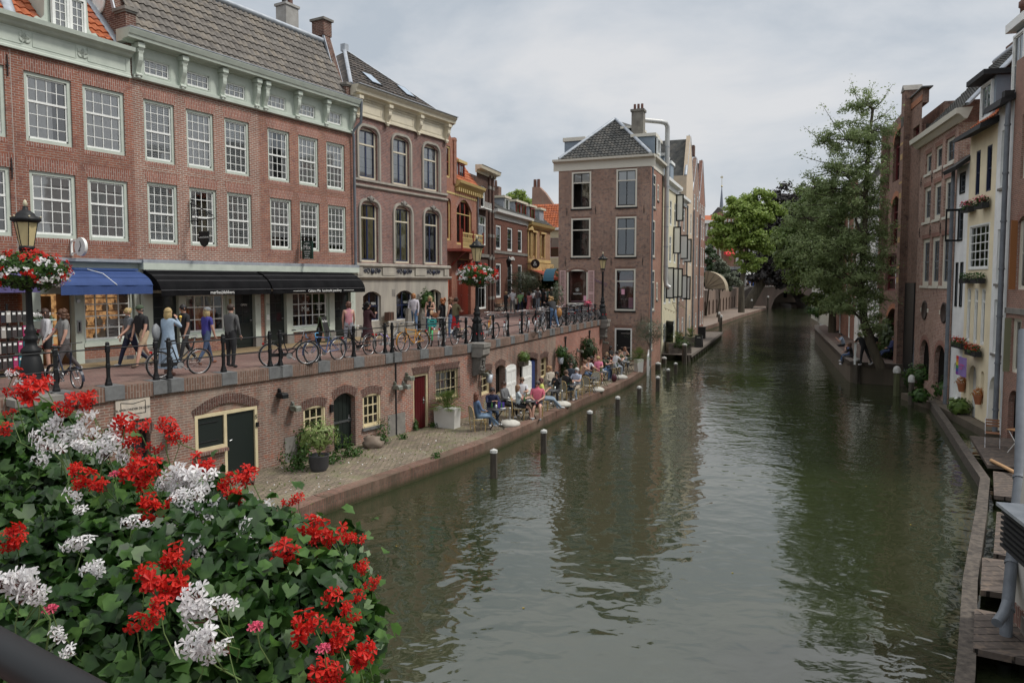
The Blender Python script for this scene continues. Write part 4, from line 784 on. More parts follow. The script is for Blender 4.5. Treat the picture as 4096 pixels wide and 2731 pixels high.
M=MB();wall(M,0,X(11.),-2.2,11.6,ops,rev=.3);M.prism([(X(3.2),11.6),(X(8.2),11.6),(X(8.2),12.1),(X(3.2),11.75)],'y',0,.4)
M.box(X(8.2),-.35,-2.2,X(8.9),.5,12.75,0);M.box(X(2.9),-.25,2,X(3.3),.4,11.9,0);M.box(X(8.9),.0,11.6,X(11.),.3,12.3,0);M.box(X(9.0),-.06,-2.2,X(10.9),0,2.4,4);M.box(0,1.0,-2,X(11),8,11.6)
for o in ops[:2]+ops[6:7]:lintel(M,o[0],o[1],o[3],.3,1,rise=o[4],sp=.2)
M.prism([(X(8.15),12.75),(X(8.95),12.75),(X(8.55),13.1)],'y',-.4,.55,2);M.box(X(8.9),-.04,11.7,X(11),0,12.0,1)
for z in (3.2,5.4,7.8,9.9):M.box(X(8.25),-.36,z,X(8.85),-.34,z+.12,3);M.box(X(8.35),-.36,z-.8,X(8.8),-.34,z-.5,3)
for k in range(2):M.box(X(8.3),-.37,10.9,X(8.8),-.33,11.4,2)
M.build('wall',[BR1,ORB,STONE,mat('yellow_stone_inset',(.42,.28,.12),.8),BLACK],H)
for i,o in enumerate(ops):window(H,*o[:4],cols=3 if i in (0,1,5,6) else 1,rows=2,fm=MAR,mid=False,trans=.3,y=.2,mw=.1,fill=None)
M=MB();M.box(X(8.9),-.12,12.3,X(11.3),.4,12.36);M.build('parapet_cap',BLUESTONE,H)
f=Fac(RP(10.95),RP(17.05),'brick_house','red brick canal house with three bays of white windows over two arched cellars','house');H=f.o;X=lambda s:s-10.95
ops=[(X(a),X(b),7.78,z) for a,b,z in ((11.97,13.0,8.78),(13.62,14.7,8.85),(15.2,16.5,8.92))]+[(X(a),X(b),5.42,7.15) for a,b in ((11.85,13.1),(13.55,14.75),(15.2,16.5))]+[(X(a),X(b),2.27,4.6) for a,b in ((11.87,13.2),(13.5,14.8),(15.1,16.4))]+[(X(12.1),X(13.8),-2.4,-.4,.85),(X(14.6),X(16.4),-2.4,-.45,.9)]
M=MB();wall(M,0,X(17.),-3.4,9.35,ops,rev=.22);M.box(0,1.0,-3,X(17.),7,9.3)
M.quad((X(17.),0,3),(X(17.),6,3),(X(17.),6,9.35),(X(17.),0,9.35))
for o in ops[-2:]:lintel(M,o[0],o[1],o[3],.25,1,rise=o[4],sp=.12)
for o in ops[:9]:M.box(o[0]-.05,-.06,o[2]-.12,o[1]+.05,.05,o[2],2);lintel(M,o[0],o[1],o[3],.22,1)
for x in (12.75,15.9):
    k=len(M.v);M.lathe([(.38,0),(.48,0),(.48,.04),(.38,.05),(.36,.02),(0,.015)],(0,0,0),20,3);M.xf(Matrix.Translation((X(x),0,1.05)) @ Matrix.Rotation(PI/2,4,'X'),k)
    M.box(X(x)+.48,-.03,.95,X(x)+.66,0,1.15,2);M.box(X(x)-.66,-.03,.95,X(x)-.48,0,1.15,2)
M.build('wall',[brick('canal_red_brick',(.42,.22,.165),(.32,.175,.14),(.5,.44,.38),ms=.013,c3=(.20,.11,.095),pale=(.34,.23,.18)),BAS,JW,mat('dark_recess',(.04,.025,.02))],H)
for i,o in enumerate(ops[:9]):window(H,*o,cols=2,rows=3 if i > 2 else 2,fm=JW,im=PIPE,mid=i > 2,y=.12,fw=.2 if i > 2 else .12)
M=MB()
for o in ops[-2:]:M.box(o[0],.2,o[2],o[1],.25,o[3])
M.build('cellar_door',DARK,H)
M=MB();M.prism([(0,9.3),(-.1,9.3),(-.3,9.5),(-.42,9.52),(-.45,9.75),(.2,9.78)],'x',-.4,X(18.1));M.build('cornice',JW,H)
M=MB();pantiles(M,0,X(18.3),(-.1,9.8),(3.2,13.3),lim=lambda t:(0,X(18.3)-1.2*t),tw=.3);M.build('roof',TBLK,H);M=MB();M.tube([(X(18.3),-.1,9.85),(X(17.1),3.2,13.4)],.16,6,sy=.5);M.tube([(0,3.2,13.4),(X(17.1),3.2,13.4)],.14,6);M.build('hip_lead',ZINC,H)
M=MB();M.box(X(12.3),3.2,11.3,X(13.8),4.2,13.7,0);M.lathe([(.13,0),(.13,1.6),(.2,1.65),(.2,1.9),(.12,1.95),(.12,2.1),(.22,2.15)],(X(12.8),3.7,13.7),10,1);M.lathe([(.2,0),(.2,.7),(.1,.75),(.1,1.0),(.24,1.05)],(X(13.4),3.7,13.7),10,2);M.build('chimney',[BG,mat('rust_pot',(.17,.07,.045)),ZINC],H)
downpipe(H,X(17.),-3,7.4,y=-.15,r=.08)
for x in (11.4,13.3,14.95):anchor(H,X(x),7.25,.5);anchor(H,X(x),4.7,.5)
WW=mat('white_limewash',(.86,.87,.86),.85,c2=(.70,.71,.70),sc=1.2,bmp=.1);YW=mat('pale_yellow_stucco',(.86,.76,.54),.85,c2=(.74,.65,.46),sc=1.1,bmp=.1)
f=Fac(RP(17.05),RP(18.6),'stucco_house','very narrow white plastered house with small black-framed windows','house');H=f.o
ops=[(.25,.6,1.4,3.3),(.85,1.25,1.4,3.3),(.3,1.0,4.2,5.6),(.35,1.1,6.2,7.1),(.45,1.15,-2.6,-1.0,.35)]
M=MB();wall(M,0,1.55,-3.4,7.4,ops,rev=.15);M.box(0,1.0,-3,1.55,6,7.3);M.build('wall',WW,H)
for o in ops[:4]:window(H,*o[:4],cols=1,rows=3,fm=BLACK,im=PIPE,mid=False,y=.03)
M=MB();M.box(.45,.13,-2.6,1.15,.15,-1.);M.build('door',WHITE,H)
M=MB();M.prism([(-.5,7.1),(.3,7.7),(.3,7.9),(-.55,7.25)],'x',-.1,1.6);M.build('roof',BLACKM,H);M=MB();M.box(.35,-.5,4.2,.4,0,4.28);M.box(.35,-.5,5.5,.4,0,5.6);M.box(.35,-.5,4.2,.4,-.44,5.6);M.build('open_casement',BLACK,H)
f=Fac(RP(18.6),RP(21.6),'stucco_house','pale yellow plastered house with black eaves, flower boxes and a purple flag','house');H=f.o
ops=[(.75,1.25,5.95,7.7),(1.95,2.5,5.95,7.7),(.35,2.6,2.95,4.75),(.3,.75,.0,2.2),(1.15,1.6,.0,2.2),(1.95,2.4,.0,2.2),(.3,.6,-2.1,-.75,.15),(.95,1.75,-3.2,-.9,.4),(2.25,2.6,-2.3,-1.,.17)]
M=MB();wall(M,0,3.,-3.4,8.4,ops,rev=.16);M.box(0,1.0,-3,3.,6,8.35);M.box(.0,-.04,-3.4,3.,0,-2.95,1);M.build('wall',[YW,STONE],H)
for o in ops[:2]:window(H,*o,cols=1,rows=2,fm=NAVY,mid=True,y=.06,fw=.05)
window(H,*ops[2],cols=4,rows=5,fm=WHITE,mid=False,y=.02,mw=.04)
for o in ops[3:6]:window(H,*o,cols=1,rows=1,fm=WHITE,mid=False,trans=.22,y=.06,fill='blind')
M=MB();[M.box(o[0],.14,o[2],o[1],.16,o[3]) for o in ops[6:]];M.build('arched_niche',mat('niche_white',(.7,.7,.68)),H)
M=MB();M.prism([(-.65,8.2),(-.6,8.4),(.2,8.75),(.2,8.5)],'x',-.1,3.1);M.build('eaves',BLACKM,H)
M=MB();pantiles(M,0,3.,(0,8.7),(2.5,11.2));M.build('roof',TRED,H);M=MB();M.box(.4,.2,8.7,2.0,2.5,10.4,0);M.box(.2,-.3,10.4,2.2,2.6,10.6,1);M.build('dormer',[GRP,BLACKM],H);window(H,.6,1.8,8.9,10.3,cols=2,rows=1,fm=WHITE,mid=False,y=.14).name='dormer_window'
f=Fac(RP(21.6),RP(23.1),'stucco_house','narrow white plastered house beside the drainpipe, with a large arched niche','house');H=f.o
ops=[(.4,1.15,5.9,8.),(.4,1.15,2.4,4.4),(.35,1.2,-.2,1.8),(.15,1.3,-3.2,-1.05,.55)]
M=MB();wall(M,0,1.5,-3.4,8.9,ops,rev=.2);M.box(0,1.0,-3,1.5,6,8.85);M.build('wall',WW,H)
for o in ops[:3]:window(H,*o,cols=1,rows=3,fm=WHITE,im=BLACK,mid=True,y=.12,sill=STONE)
M=MB();M.box(.15,.18,-3.2,1.3,.2,-1.05);M.build('arched_niche',mat('niche_yellow',(.6,.52,.36)),H)
M=MB();M.prism([(-.5,8.7),(-.45,8.95),(.2,9.2),(.2,9.)],'x',-.1,1.6);M.build('eaves',BLACKM,H);M=MB();M.box(.2,.4,9.,1.4,2.5,11.6,0);M.box(0,.1,11.6,1.6,2.6,11.9,1);M.build('dormer',[GRP,WHITE],H);window(H,.3,1.3,9.2,11.4,cols=2,rows=2,fm=WHITE,mid=False,y=.3).name='dormer_window'
f=Fac(RP(23.1),RP(27.5),'brick_house','red brick house at the right edge of the photo with wooden shutters','house');H=f.o
ops=[(.75,1.6,6.0,8.2),(.75,1.6,2.2,4.7,.2),(.55,1.4,-.7,1.2),(.55,1.6,-3.1,-1.3,.45),(2.4,3.4,6.,8.2),(2.4,3.4,2.2,4.7)]
M=MB();wall(M,0,4.4,-3.4,10.2,ops,rev=.2);M.box(0,1.0,-3,4.4,6,10.2);M.box(0,-.05,1.35,4.4,0,1.55,1);lintel(M,.75,1.6,4.7,.25,2,rise=.2);M.build('wall',[brick('edge_brick',(.34,.17,.13),(.26,.14,.11),(.38,.33,.28),ms=.009,pale=(.24,.16,.12)),STONE,BAS],H)
for i,o in enumerate(ops):window(H,*o[:4],cols=2,rows=2,fm=JW,mid=False,y=.12) if i != 3 else None
M=MB();M.box(.55,.19,-3.1,1.6,.2,-1.3);M.build('door',DARK,H)
for x,z,h,m in ((.7,2.2,2.4,mat('orange_brown_shutter',(.3,.12,.04))),(.5,-.7,1.9,mat('olive_shutter',(.2,.2,.12)))):M=MB();M.box(x,-.2,z,x+.03,0,z+h);M.build('shutter',m,H)
for s in (23.05,):
    p=RP(s);r=empty('drainpipe',(p[0],p[1],0),RZ,'grey drainpipe between white and brick houses at the right edge','drainpipe');downpipe(r,0,-3.,9.,y=-.18,r=.09,name='pipe');M=MB();M.box(-.15,-.35,8.9,.15,-.05,9.2);M.build('hopper',BLACKM,r)
                              
f=Fac((38.,92.),RP(2.5),'canal_house','row house front glimpsed behind the right-hand trees','house');H=f.o;L=f.L
M=MB();ops=w3(L,14,[(6.5,8.8),(3.4,5.6),(.4,2.4)],1.1)+[(o,o+1.,-2.1,-.2) for o in (L-26,L-20,L-14,L-9,L-4)]
wall(M,0,L*.5,-2.2,9.6,ops,m=0);wall(M,L*.5,L*.78,-2.2,10.6,ops,m=1);wall(M,L*.78,L,-2.2,9.3,ops,m=2);M.box(0,1.0,-2,L,8,9.3,0);M.build('wall',[mat('pale_render_far',(.52,.5,.42),c2=(.42,.4,.34)),BB2,WW],H)
for o in ops:window(H,*o,cols=2,rows=2,fm=WHITE,mid=True,y=.06)
M=MB();M.quad((0,-.3,9.6),(L,-.3,9.6),(L,4,12.4),(0,4,12.4));M.build('roof',TBLK,H)
                            
NW=Vector((8.0,11.35));f=Fac(NW,NW+RD*8,'stucco_house','white plastered wall with grey pipe at the bottom right corner, nearest building','house');H=f.o
M=MB();n0=len(M.v);M.box(0,0,-2.55,8,5,3.0,0);M.v=[(x+(.06*(z+2.55) if x < 1 else 0),y+.03*(z+2.55),z) for x,y,z in M.v];M.box(-.03,-.03,-3.4,8,5,-2.55,1);M.build('wall',[mat('dirty_white_render',(.56,.54,.50),.85,c2=(.46,.44,.4),sc=1.5,streak=True),BWS],H)
M=MB();M.box(.6,-.06,-3.2,1.3,-.03,-2.6);M.build('cellar_grating',STONE,H)
p=G('k',1000,1080,-2.6);p1=AT('k',1100,0,12.2);p2=AT('j',1095,350,13.5)
r=empty('drainpipe',(p.x,p.y,-3.2),0,'thick pale grey drainpipe at the bottom right corner in front of the white wall','drainpipe');M=MB();q=lambda v:Vector(v)-Vector((p.x,p.y,-3.2))
M.tube([q(p)+Vector((0,0,-.6)),q(p),q(p1),q(p2)],.085,12);M.tube([q(p)+Vector((0,0,.25)),q(p)+Vector((-.12,-.1,.12)),q(p)+Vector((-.32,-.25,.05))],.075,10);M.build('pipe',PIPE,r)
[MB().tube([q(p).lerp(q(p1),t),q(p).lerp(q(p1),t+.02)],.10,12).build('pipe_collar',PIPE,r) for t in (.05,.35,.62,.97)]
a=AT('k',985,235,10.9);r=empty('vent_box',(a.x,a.y,a.z),RZ,'black louvred box jutting from the right edge above the deck','vent');M=MB();w=1.2
M.box(0,.0,-.62,w,.9,0,0)
for k in range(7):M.box(.02,-.05,-.6+k*.085,w,.01,-.56+k*.085,1)
M.box(-.05,-.1,0,w+.05,1,.05,2);M.build('louvre_box',[DARK,BLACKM,ZINC],r)
# ---------- setting
def flat(name,pts,z,m,kind='structure',th=None,zb=None):
    M=MB();n=len(pts)
    if zb is None:M.add([(x,y,z) for x,y in pts],[tuple(range(n))])
    else:M.prism(pts,'z',zb,z)
    o=M.build(name,m);tag(o,kind=kind);return o
Q=[(-13.6,10.8),(-10.07,16.01),(-1.5,28.75),(5.85,46.9)]
PAVE=brick('street_pavers',(.22,.125,.105),(.165,.10,.09),(.13,.105,.09),flat=True,bw=.2,rh=.075,ms=.010,pale=(.25,.18,.15),c3=(.14,.09,.08),rot=.6)
PAVY=brick('yellow_sidewalk_brick',(.30,.22,.12),(.24,.175,.10),(.14,.11,.08),flat=True,bw=.2,rh=.068,ms=.006)
WHARF=brick('wharf_pavers',(.29,.225,.17),(.16,.125,.10),(.075,.08,.045),flat=True,bw=.24,rh=.085,ms=.016,c3=(.14,.105,.09),pale=(.30,.25,.195),rot=.98)
nt=WHARF.node_tree;b=nt.nodes['Principled BSDF'];src=b.inputs['Base Color'].links[0].from_socket
nt.links.new(mix(nt,ramp(nt,noise(nt,1.1,6,rough=.8),[(.50,0.),(.68,.65)]),src,(.12,.14,.05)),b.inputs['Base Color'])
                               
flat('street',[(-80,2)]+[(-13.9,2)]+[(x-.35,y+.1) for x,y in Q]+[(4.2,48.9),(3.2,49.9),(6.,62),(9,80),(9,100),(-80,100)],0,PAVE)
sd=[]
a=A0+AD*0;n_=Vector((AD.y,-AD.x))
flat('sidewalk',[tuple(A0+AD*s+n_*t) for s,t in ((-2,.0),(-2,1.5),(24.5,1.5),(24.5,0))],.006,PAVY)
E_=[(-10.5,7.),(-7.2,12.6),(-5.3,16.06),(-4.59,17.6),(-2.96,20.24),(-2.1,21.6),(-.45,24.5),(1.49,28.7),(3.49,33.2),(5.1,36.4),(6.5,39.6),(7.6,42.5),(8.5,45.3),(9.0,47.6)]
flat('wharf_pavement',[(-14,10),(-11,7)]+[(x-.3,y+.12) for x,y in E_]+[(9.0,47.6),(3.2,49.9),(1,44),(-6,30),(-14,20)],ZQ,WHARF,zb=-4.2)
M=MB()
for (x0,y0),(x1,y1) in zip(E_,E_[1:]):
    d=Vector((x1-x0,y1-y0)).normalized();n=Vector((-d.y,d.x))*.42
    M.add([(x0,y0,-4.1),(x1,y1,-4.1),(x1,y1,ZQ+.02),(x0,y0,ZQ+.02),(x0+n.x,y0+n.y,ZQ+.02),(x1+n.x,y1+n.y,ZQ+.02),(x0+n.x,y0+n.y,ZQ-.1),(x1+n.x,y1+n.y,ZQ-.1)],[(0,1,2,3),(3,2,5,4),(4,5,7,6)])
EDG=brick('wharf_edge_brick',(.22,.115,.085),(.15,.085,.065),(.11,.095,.075),swap=True,bw=.4,rh=.085,ms=.014,dirt=(.07,.06,.04),dirtamt=.8,c3=(.19,.125,.095),pale=(.24,.17,.13))
nt=EDG.node_tree;b=nt.nodes['Principled BSDF'];src=b.inputs['Base Color'].links[0].from_socket
sp=N(nt,'ShaderNodeSeparateXYZ');nt.links.new(nt.nodes.new('ShaderNodeTexCoord').outputs['Object'],sp.inputs[0]);mr=N(nt,'ShaderNodeMapRange');mr.inputs[1].default_value=-3.22;mr.inputs[2].default_value=-3.05;mr.inputs[3].default_value=.85;mr.inputs[4].default_value=0;nt.links.new(sp.outputs[2],mr.inputs[0])
nt.links.new(mix(nt,mr.outputs[0],src,(.035,.04,.015)),b.inputs['Base Color'])
tag(M.build('wharf_kerb',EDG),kind='structure')

def wallseg(F_,x0,x1,ztop,ops,m,name='quay_wall',par=None,lint=True):
    M=MB();wall(M,x0,x1,ZQ-.3,ztop,ops,rev=.3)
    for o in ops:
        if lint:lintel(M,o[0],o[1],o[3],.26,1,rise=o[4] if len(o) > 4 else 0,sp=.1)
    return M.build(name,[m,BWS],par)
                                                                                               
fq=Fac(Q[0],Q[2],'quay_wall','long brick quay wall with cellar doors and windows below the street','wall');HQ=fq.o;LQ=fq.L
def rect(F_,t,x0,y0,x1,y1):a,b=F_.at(t,x0,y0),F_.at(t,x1,y1);return (a[0],b[0],b[1],a[1])
def XS(F_,t,x,y):return F_.at(t,x,y)[0]
s5a,s5b=XS(fq,'o',1130,600),XS(fq,'o',1718,600)
w1a,w1b=XS(fq,'n',335,1000),XS(fq,'n',593,1000);dba,dbb=XS(fq,'n',692,900),XS(fq,'n',945,900);w2a,w2b=XS(fq,'n',1033,850),XS(fq,'n',1240,850)
rda,rdb=XS(fq,'n',1628,700),XS(fq,'n',1808,700);gwa,gwb=XS(fq,'n',1890,550),XS(fq,'n',2158,550);nda,ndb=XS(fq,'p',1210,750),XS(fq,'p',1385,750)
zz=lambda t,x,y:fq.at(t,x,y)[1]
ops=[(nda,ndb,ZQ,zz('p',1300,610),.2),(s5a,s5b,ZQ,zz('o',1400,265),.35),(w1a,w1b,zz('n',345,1235),zz('n',500,795),.1),(dba,dbb,ZQ,zz('n',820,650),.2),(w2a,w2b,zz('n',1040,1065),zz('n',1150,655),.1),(rda,rdb,ZQ,zz('n',1720,425)),(gwa,gwb,zz('n',1890,700)-.15,zz('n',2000,380))]
print('QUAY',[[round(v,2) for v in o] for o in ops],LQ)
sj=XS(fq,'n',1415,300)
wallseg(fq,0,sj,-.3,ops,BW,'wall_face',HQ);wallseg(fq,sj,LQ,-.3,ops,brick('quay_wall_second_brick',(.32,.14,.10),(.22,.105,.085),(.40,.34,.29),ms=.012,c3=(.36,.13,.08),pale=(.32,.27,.22),dirt=(.12,.085,.07),dirtamt=.45),'wall_face',HQ)
M=MB();M.box(0,-.07,-.32,LQ,.5,.02,0)
posts=[XS(fq,t,x,y) for t,x,y in (('l',700,1535),('l',1315,1470),('l',1875,1400),('l',2030,1390),('m',610,1005),('m',1155,935),('n',100,365),('n',550,300),('n',962,242),('n',1330,190),('n',1413,195),('n',1733,155),('n',2015,115),('n',2280,80))]
for s in posts:M.box(s-.2,-.085,-.30,s+.26,.4,.03,1)
M.build('coping',[COP,BLUESTONE],HQ)
                          
YP=YELLOWP
def qwin(i,H_,ops_,fm=YP,grid=(3,3)):o=ops_[i];window(H_,*o[:4],cols=grid[0],rows=grid[1],fm=fm,mid=False,y=.05,fw=.055,mw=.04,fill=None,sill=BLUESTONE)
qwin(2,HQ,ops);qwin(4,HQ,ops)
def plankdoor(H_,o,m,y=.12,fr=None,bars=(),top=0):
    M=MB();a,b,c,d=o[:4];t=.08 if fr else 0;n=5
    for k in range(n):M.box(a+t+(b-a-2*t)*k/n+.006,y,c,a+t+(b-a-2*t)*(k+1)/n-.006,y+.04,d-t,0)
    M.box(a,y+.03,c,b,y+.05,d,0)
    for zb in bars:M.box(a+t,y-.025,zb,b-t,y,zb+.07,2)
    if fr:M.box(a,y-.06,c,a+t,y+.03,d,1);M.box(b-t,y-.06,c,b,y+.03,d,1);M.box(a+t,y-.06,d-t,b-t,y+.03,d,1)
    M.tube([(b-t-.1,y-.06,(c+d)/2),(b-t-.1,y,(c+d)/2)],.02,6,3);M.box(b-t-.13,y-.01,(c+d)/2-.12,b-t-.07,y,(c+d)/2+.12,3)
    return M.build('door',[m,fr or m,mat('iron_grey',(.06,.065,.065),.5),STEEL],H_)
plankdoor(HQ,ops[0],BLACKM,.2);plankdoor(HQ,ops[3],BGREEN,.2,bars=((ops[3][2]+ops[3][3])/2-.1,));plankdoor(HQ,ops[5],mat('dark_red_door',(.075,.008,.010),.35),.1,YP)
o=ops[1];M=MB();xm=XS(fq,'o',1415,500);t=.085;zt=zz('o',1400,345) ;zt=o[3]-.3
M.box(o[0],-.01,ZQ,o[0]+t,.12,zt,0);M.box(o[1]-t,-.01,ZQ,o[1],.12,zt,0);M.box(xm-t/2,-.01,ZQ,xm+t/2,.12,zt,0);M.box(o[0],-.01,zt,o[1],.12,zt+t,0);M.box(o[0]+t,-.01,ZQ+.85,xm-t/2,.12,ZQ+.95,0);M.build('door_frame',YP,HQ)
M=MB();M.box(o[0],.05,zt+t,o[1],.2,o[3],0);M.box(o[0]+t,-.0,ZQ,xm-t/2,.15,ZQ+.85,0);M.box(o[0]-.02,-.14,ZQ+.78,xm,0,ZQ+.86,1);M.build('infill_brick',[BW,BWS],HQ)
M=MB();M.box(xm+t/2,.05,ZQ,o[1]-t,.09,zt,0);M.tube([(xm+.12,.0,ZQ+1.),(xm+.2,.0,ZQ+1.02)],.012,5,1);M.build('door',[BGREEN,STEEL],HQ)
M=MB();M.box(o[0]+t,.04,ZQ+.95,xm-t/2,.08,zt,0)
for z in (ZQ+1.1,zt-.15):M.tube([(o[0]+.02,.02,z),(xm-.2,.02,z)],.012,5,1)
M.build('hatch',[BGREEN,BLACK],HQ);text('5',.17,BLACKM,HQ,(o[1]-.045,-.025,zt-.22),name='house_number');M=MB();M.box(o[1]-.06,-.05,zt-.5,o[1]+.02,-.01,zt-.38);M.build('doorbell',BLACK,HQ)
o=ops[6];window(HQ,*o[:4],cols=4,rows=3,fm=YP,mid=False,y=.08,fw=.06,mw=.03,fill='half');M=MB();n=9
for k in range(n):x=o[0]+(o[1]-o[0])*k/(n-1);M.tube([(x,-.06,o[2]-.05),(x,-.06,o[3]+.05)],.01,5)
for k in range(4):z=o[2]+(o[3]-o[2])*k/3;M.box(o[0]-.03,-.065,z,o[1]+.03,-.055,z+.02)
M.build('window_grille',BLACK,HQ)
                           
def wallbox(par,x,z,m,w=.2,h=.13,dp=.32,tilt=.0,name='wall_floodlight'):
    M=MB();M.prism([(-.03,0),(-dp,-.02),(-dp,h*.7),(-dp+.05,h),(-.03,h)],'x',x-w/2,x+w/2);M.box(x-.03,-.06,h-.02,x+.03,0,h+.12);M.tube([(x,-.08,h),(x,-.08,h+.08)],.03,6)
    return M.build(name,m,par,(0,0,z))
GL=mat('weathered_grey_metal',(.27,.28,.26),.55,.2,c2=(.12,.13,.09),sc=6)
for t,x,y,m in (('o',1915,205,BLACK),('o',2040,325,GL),('n',1540,490,GL),('n',1400,600,GL),('n',1500,590,GL),('p',1560,640,GL)):
    s,z=fq.at(t,x,y);wallbox(HQ,s,z,m)
s,z=fq.at('n',655,830);M=MB();M.box(s-.05,-.08,z-.12,s+.05,0,z+.12);M.build('wall_light',BLACK,HQ)
M=MB();M.tube([(sj,-.02,ZQ),(sj,-.02,-.2)],.03,6);M.build('drain_groove',BLACKM,HQ)
M=MB()
for t,x,y in (('n',1380,1130),('n',1480,1090),('n',190,1450)):s,z=fq.at(t,x,y);M.box(s-.22,-.015,ZQ,s+.22,0,ZQ+.75)
M.build('stone_block',STONE,HQ)
        
a,b=fq.at('p',1055,480),fq.at('p',1370,425);r=empty('wall_plaque',fq.W(a[0],-.02,-1.35),fq.o.rotation_euler.z,'cream wooden plaque with black lettering fixed to the quay wall','sign');w=b[0]-a[0]
M=MB();hh=.72;z0=fq.at('p',1060,550)[1]+1.35;M.prism([(0,z0+.03),(.03,z0),(w-.03,z0),(w,z0+.03),(w,z0+hh-.03),(w-.03,z0+hh),(.03,z0+hh),(0,z0+hh-.03)],'y',-.03,.02);M.build('board',mat('worn_cream_board',(.60,.52,.42),.7,c2=(.42,.38,.33),sc=5),r)
M=MB()
for (x0,z1),(x2,z3) in (((.12,.15),(w-.12,.15)),((.12,.15),(.12,.45)),((w-.12,.15),(w-.12,.45)),((.12,.45),(w/2,.4)),((w/2,.4),(w-.12,.45))):M.tube([(x0,-.034,z0+z1),(x2,-.034,z0+z3)],.008,4)
M.build('border_lines',BLACKM,r);text('SLAPEN ONDER DE DOM',.075,BLACKM,r,(w/2,-.035,z0+.27),name='lettering');text('BED AND BREAKFAST',.055,BLACKM,r,(w/2,-.035,z0+.53),name='lettering')

                
fr_=Fac(Q[2],Q[3],'quay_wall','curving brick quay wall painted red at its far end, above the crowded terrace','wall');HR=fr_.o;LR=fr_.L
R_=lambda t,x,y:fr_.at(t,x,y)
def ro(t,xa,ya,xb,yb,arch=0.,floor=True):a,b=R_(t,xa,ya),R_(t,xb,yb);return (a[0],b[0],ZQ if floor else b[1],a[1],arch)
ops2=[(R_('r',460,600)[0],R_('r',565,600)[0],R_('r',465,745)[1],R_('r',500,475)[1],.08),(R_('r',608,600)[0],R_('r',705,600)[0],ZQ,R_('r',650,420)[1],.15),(R_('r',862,500)[0],R_('r',1045,500)[0],ZQ,R_('r',950,345)[1],.2),
        (R_('r',1078,500)[0],R_('r',1155,500)[0],R_('r',1085,570)[1],R_('r',1115,335)[1],.08),(R_('r',1288,400)[0],R_('r',1352,400)[0],ZQ,R_('r',1320,270)[1],.3),(R_('r',1548,300)[0],R_('r',1630,300)[0],R_('r',1590,400)[1],R_('r',1590,190)[1],.5)]
print('Q2',[[round(v,2) for v in o] for o in ops2],LR)
sr=R_('r',1235,300)[0]
wallseg(fr_,0,sr,-.3,ops2,BW,'wall_face',HR);wallseg(fr_,sr,LR,-.3,ops2,BWR,'wall_face',HR)
M=MB();M.box(0,-.07,-.32,LR,.5,.02,0)
posts2=[R_(t,x,y)[0] for t,x,y in (('s',90,1590),('f',655,825),('f',790,805),('f',915,785),('f',1040,768),('f',1145,750),('f',1165,748),('f',1243,728),('f',1318,712),('f',1390,695),('f',1457,680),('f',1520,665),('f',1580,655))]
for s in posts2:M.box(s-.2,-.085,-.30,s+.26,.4,.03,1)
M.build('coping',[COP,BLUESTONE],HR)
o=ops2[0];window(HR,*o[:4],cols=2,rows=3,fm=YP,mid=False,y=.16,fw=.06,mw=.03);o=ops2[3];window(HR,*o[:4],cols=2,rows=3,fm=YP,mid=False,y=.16,fw=.06,mw=.03)
o=ops2[4];window(HR,*o[:4],cols=1,rows=2,fm=YP,mid=False,y=.14,im=PIPE);o=ops2[5];window(HR,*o[:4],cols=2,rows=2,fm=YP,mid=False,y=.14)
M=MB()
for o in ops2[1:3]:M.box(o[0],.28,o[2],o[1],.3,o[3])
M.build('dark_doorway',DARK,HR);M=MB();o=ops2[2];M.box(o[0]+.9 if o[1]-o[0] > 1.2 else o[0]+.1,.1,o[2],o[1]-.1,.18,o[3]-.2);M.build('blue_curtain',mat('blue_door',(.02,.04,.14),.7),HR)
for i,(xa,xb) in enumerate(((705,808),(875,970))):
    a=R_('r',xa,600)[0];b=R_('r',xb,600)[0];M=MB();w=b-a;h=2.35;ztop=(R_('r',xa+50,(410,370)[i])[1]);h=ztop-ZQ
    M.prism([(0,0),(w,0),(w,h-.12),(w*.8,h-.03),(w*.5,h),(w*.2,h-.03),(0,h-.12)],'y',-.06,-.02)
    for zz_ in (.12,h*.45,h-.3):M.box(.02,-.08,zz_,w-.02,-.06,zz_+.1)
    for x in (.0,w-.1,w/2-.03):M.box(x+.01,-.075,.1,x+.09,-.058,h-.2)
    M.build('door_leaf',WHITE,HR,(a,0,ZQ))
for t,x,y in (('r',1330,120),('r',1583,55),('r',1735,75)):
    s,z=R_(t,x,y);M=MB();M.tube([(s,-.05,z-.75),(s,-.05,z-.2),(s-.12,-.05,z)],.035,6);M.tube([(s,-.05,z-.3),(s+.12,-.05,z)],.035,6);M.build('wall_anchor',BLACKM,HR)
for t,x,y in (('r',1285,235),('r',1265,260),('r',1455,262),('r',1700,105),('r',1725,175),('r',440,495)):s,z=R_(t,x,y);wallbox(HR,s,z-.1,GL,w=.16,h=.1,dp=.4)
for s,F_ in ((.06,fr_),(LR-.3,fr_)):
    M=MB();M.box(-.35,-.55,-.12,.35,.1,.04,0);M.prism([(-.5,-.12),(-.5,-.4),(-.4,-.5),(0,-.5),(0,-.12)],'x',-.33,.33,0);M.prism([(-.38,-.5),(-.3,-1.15),(-.12,-1.25),(0,-1.25),(0,-.5)],'x',-.25,.25,1)
    for k in range(14):M.ell((rnd.uniform(-.2,.2),-.32+rnd.uniform(-.06,.06),rnd.uniform(-1.1,-.55)),rnd.uniform(.05,.09),7,1)
    M.tube([(-.3,-.28,-.52),(.3,-.28,-.52)],.07,8,1);M.build('lamp_corbel',[STONE,mat('dark_carved_stone',(.15,.14,.125),.85,c2=(.09,.085,.075))],HR,(s,0,0))
s,z=fq.at('p',420,480)
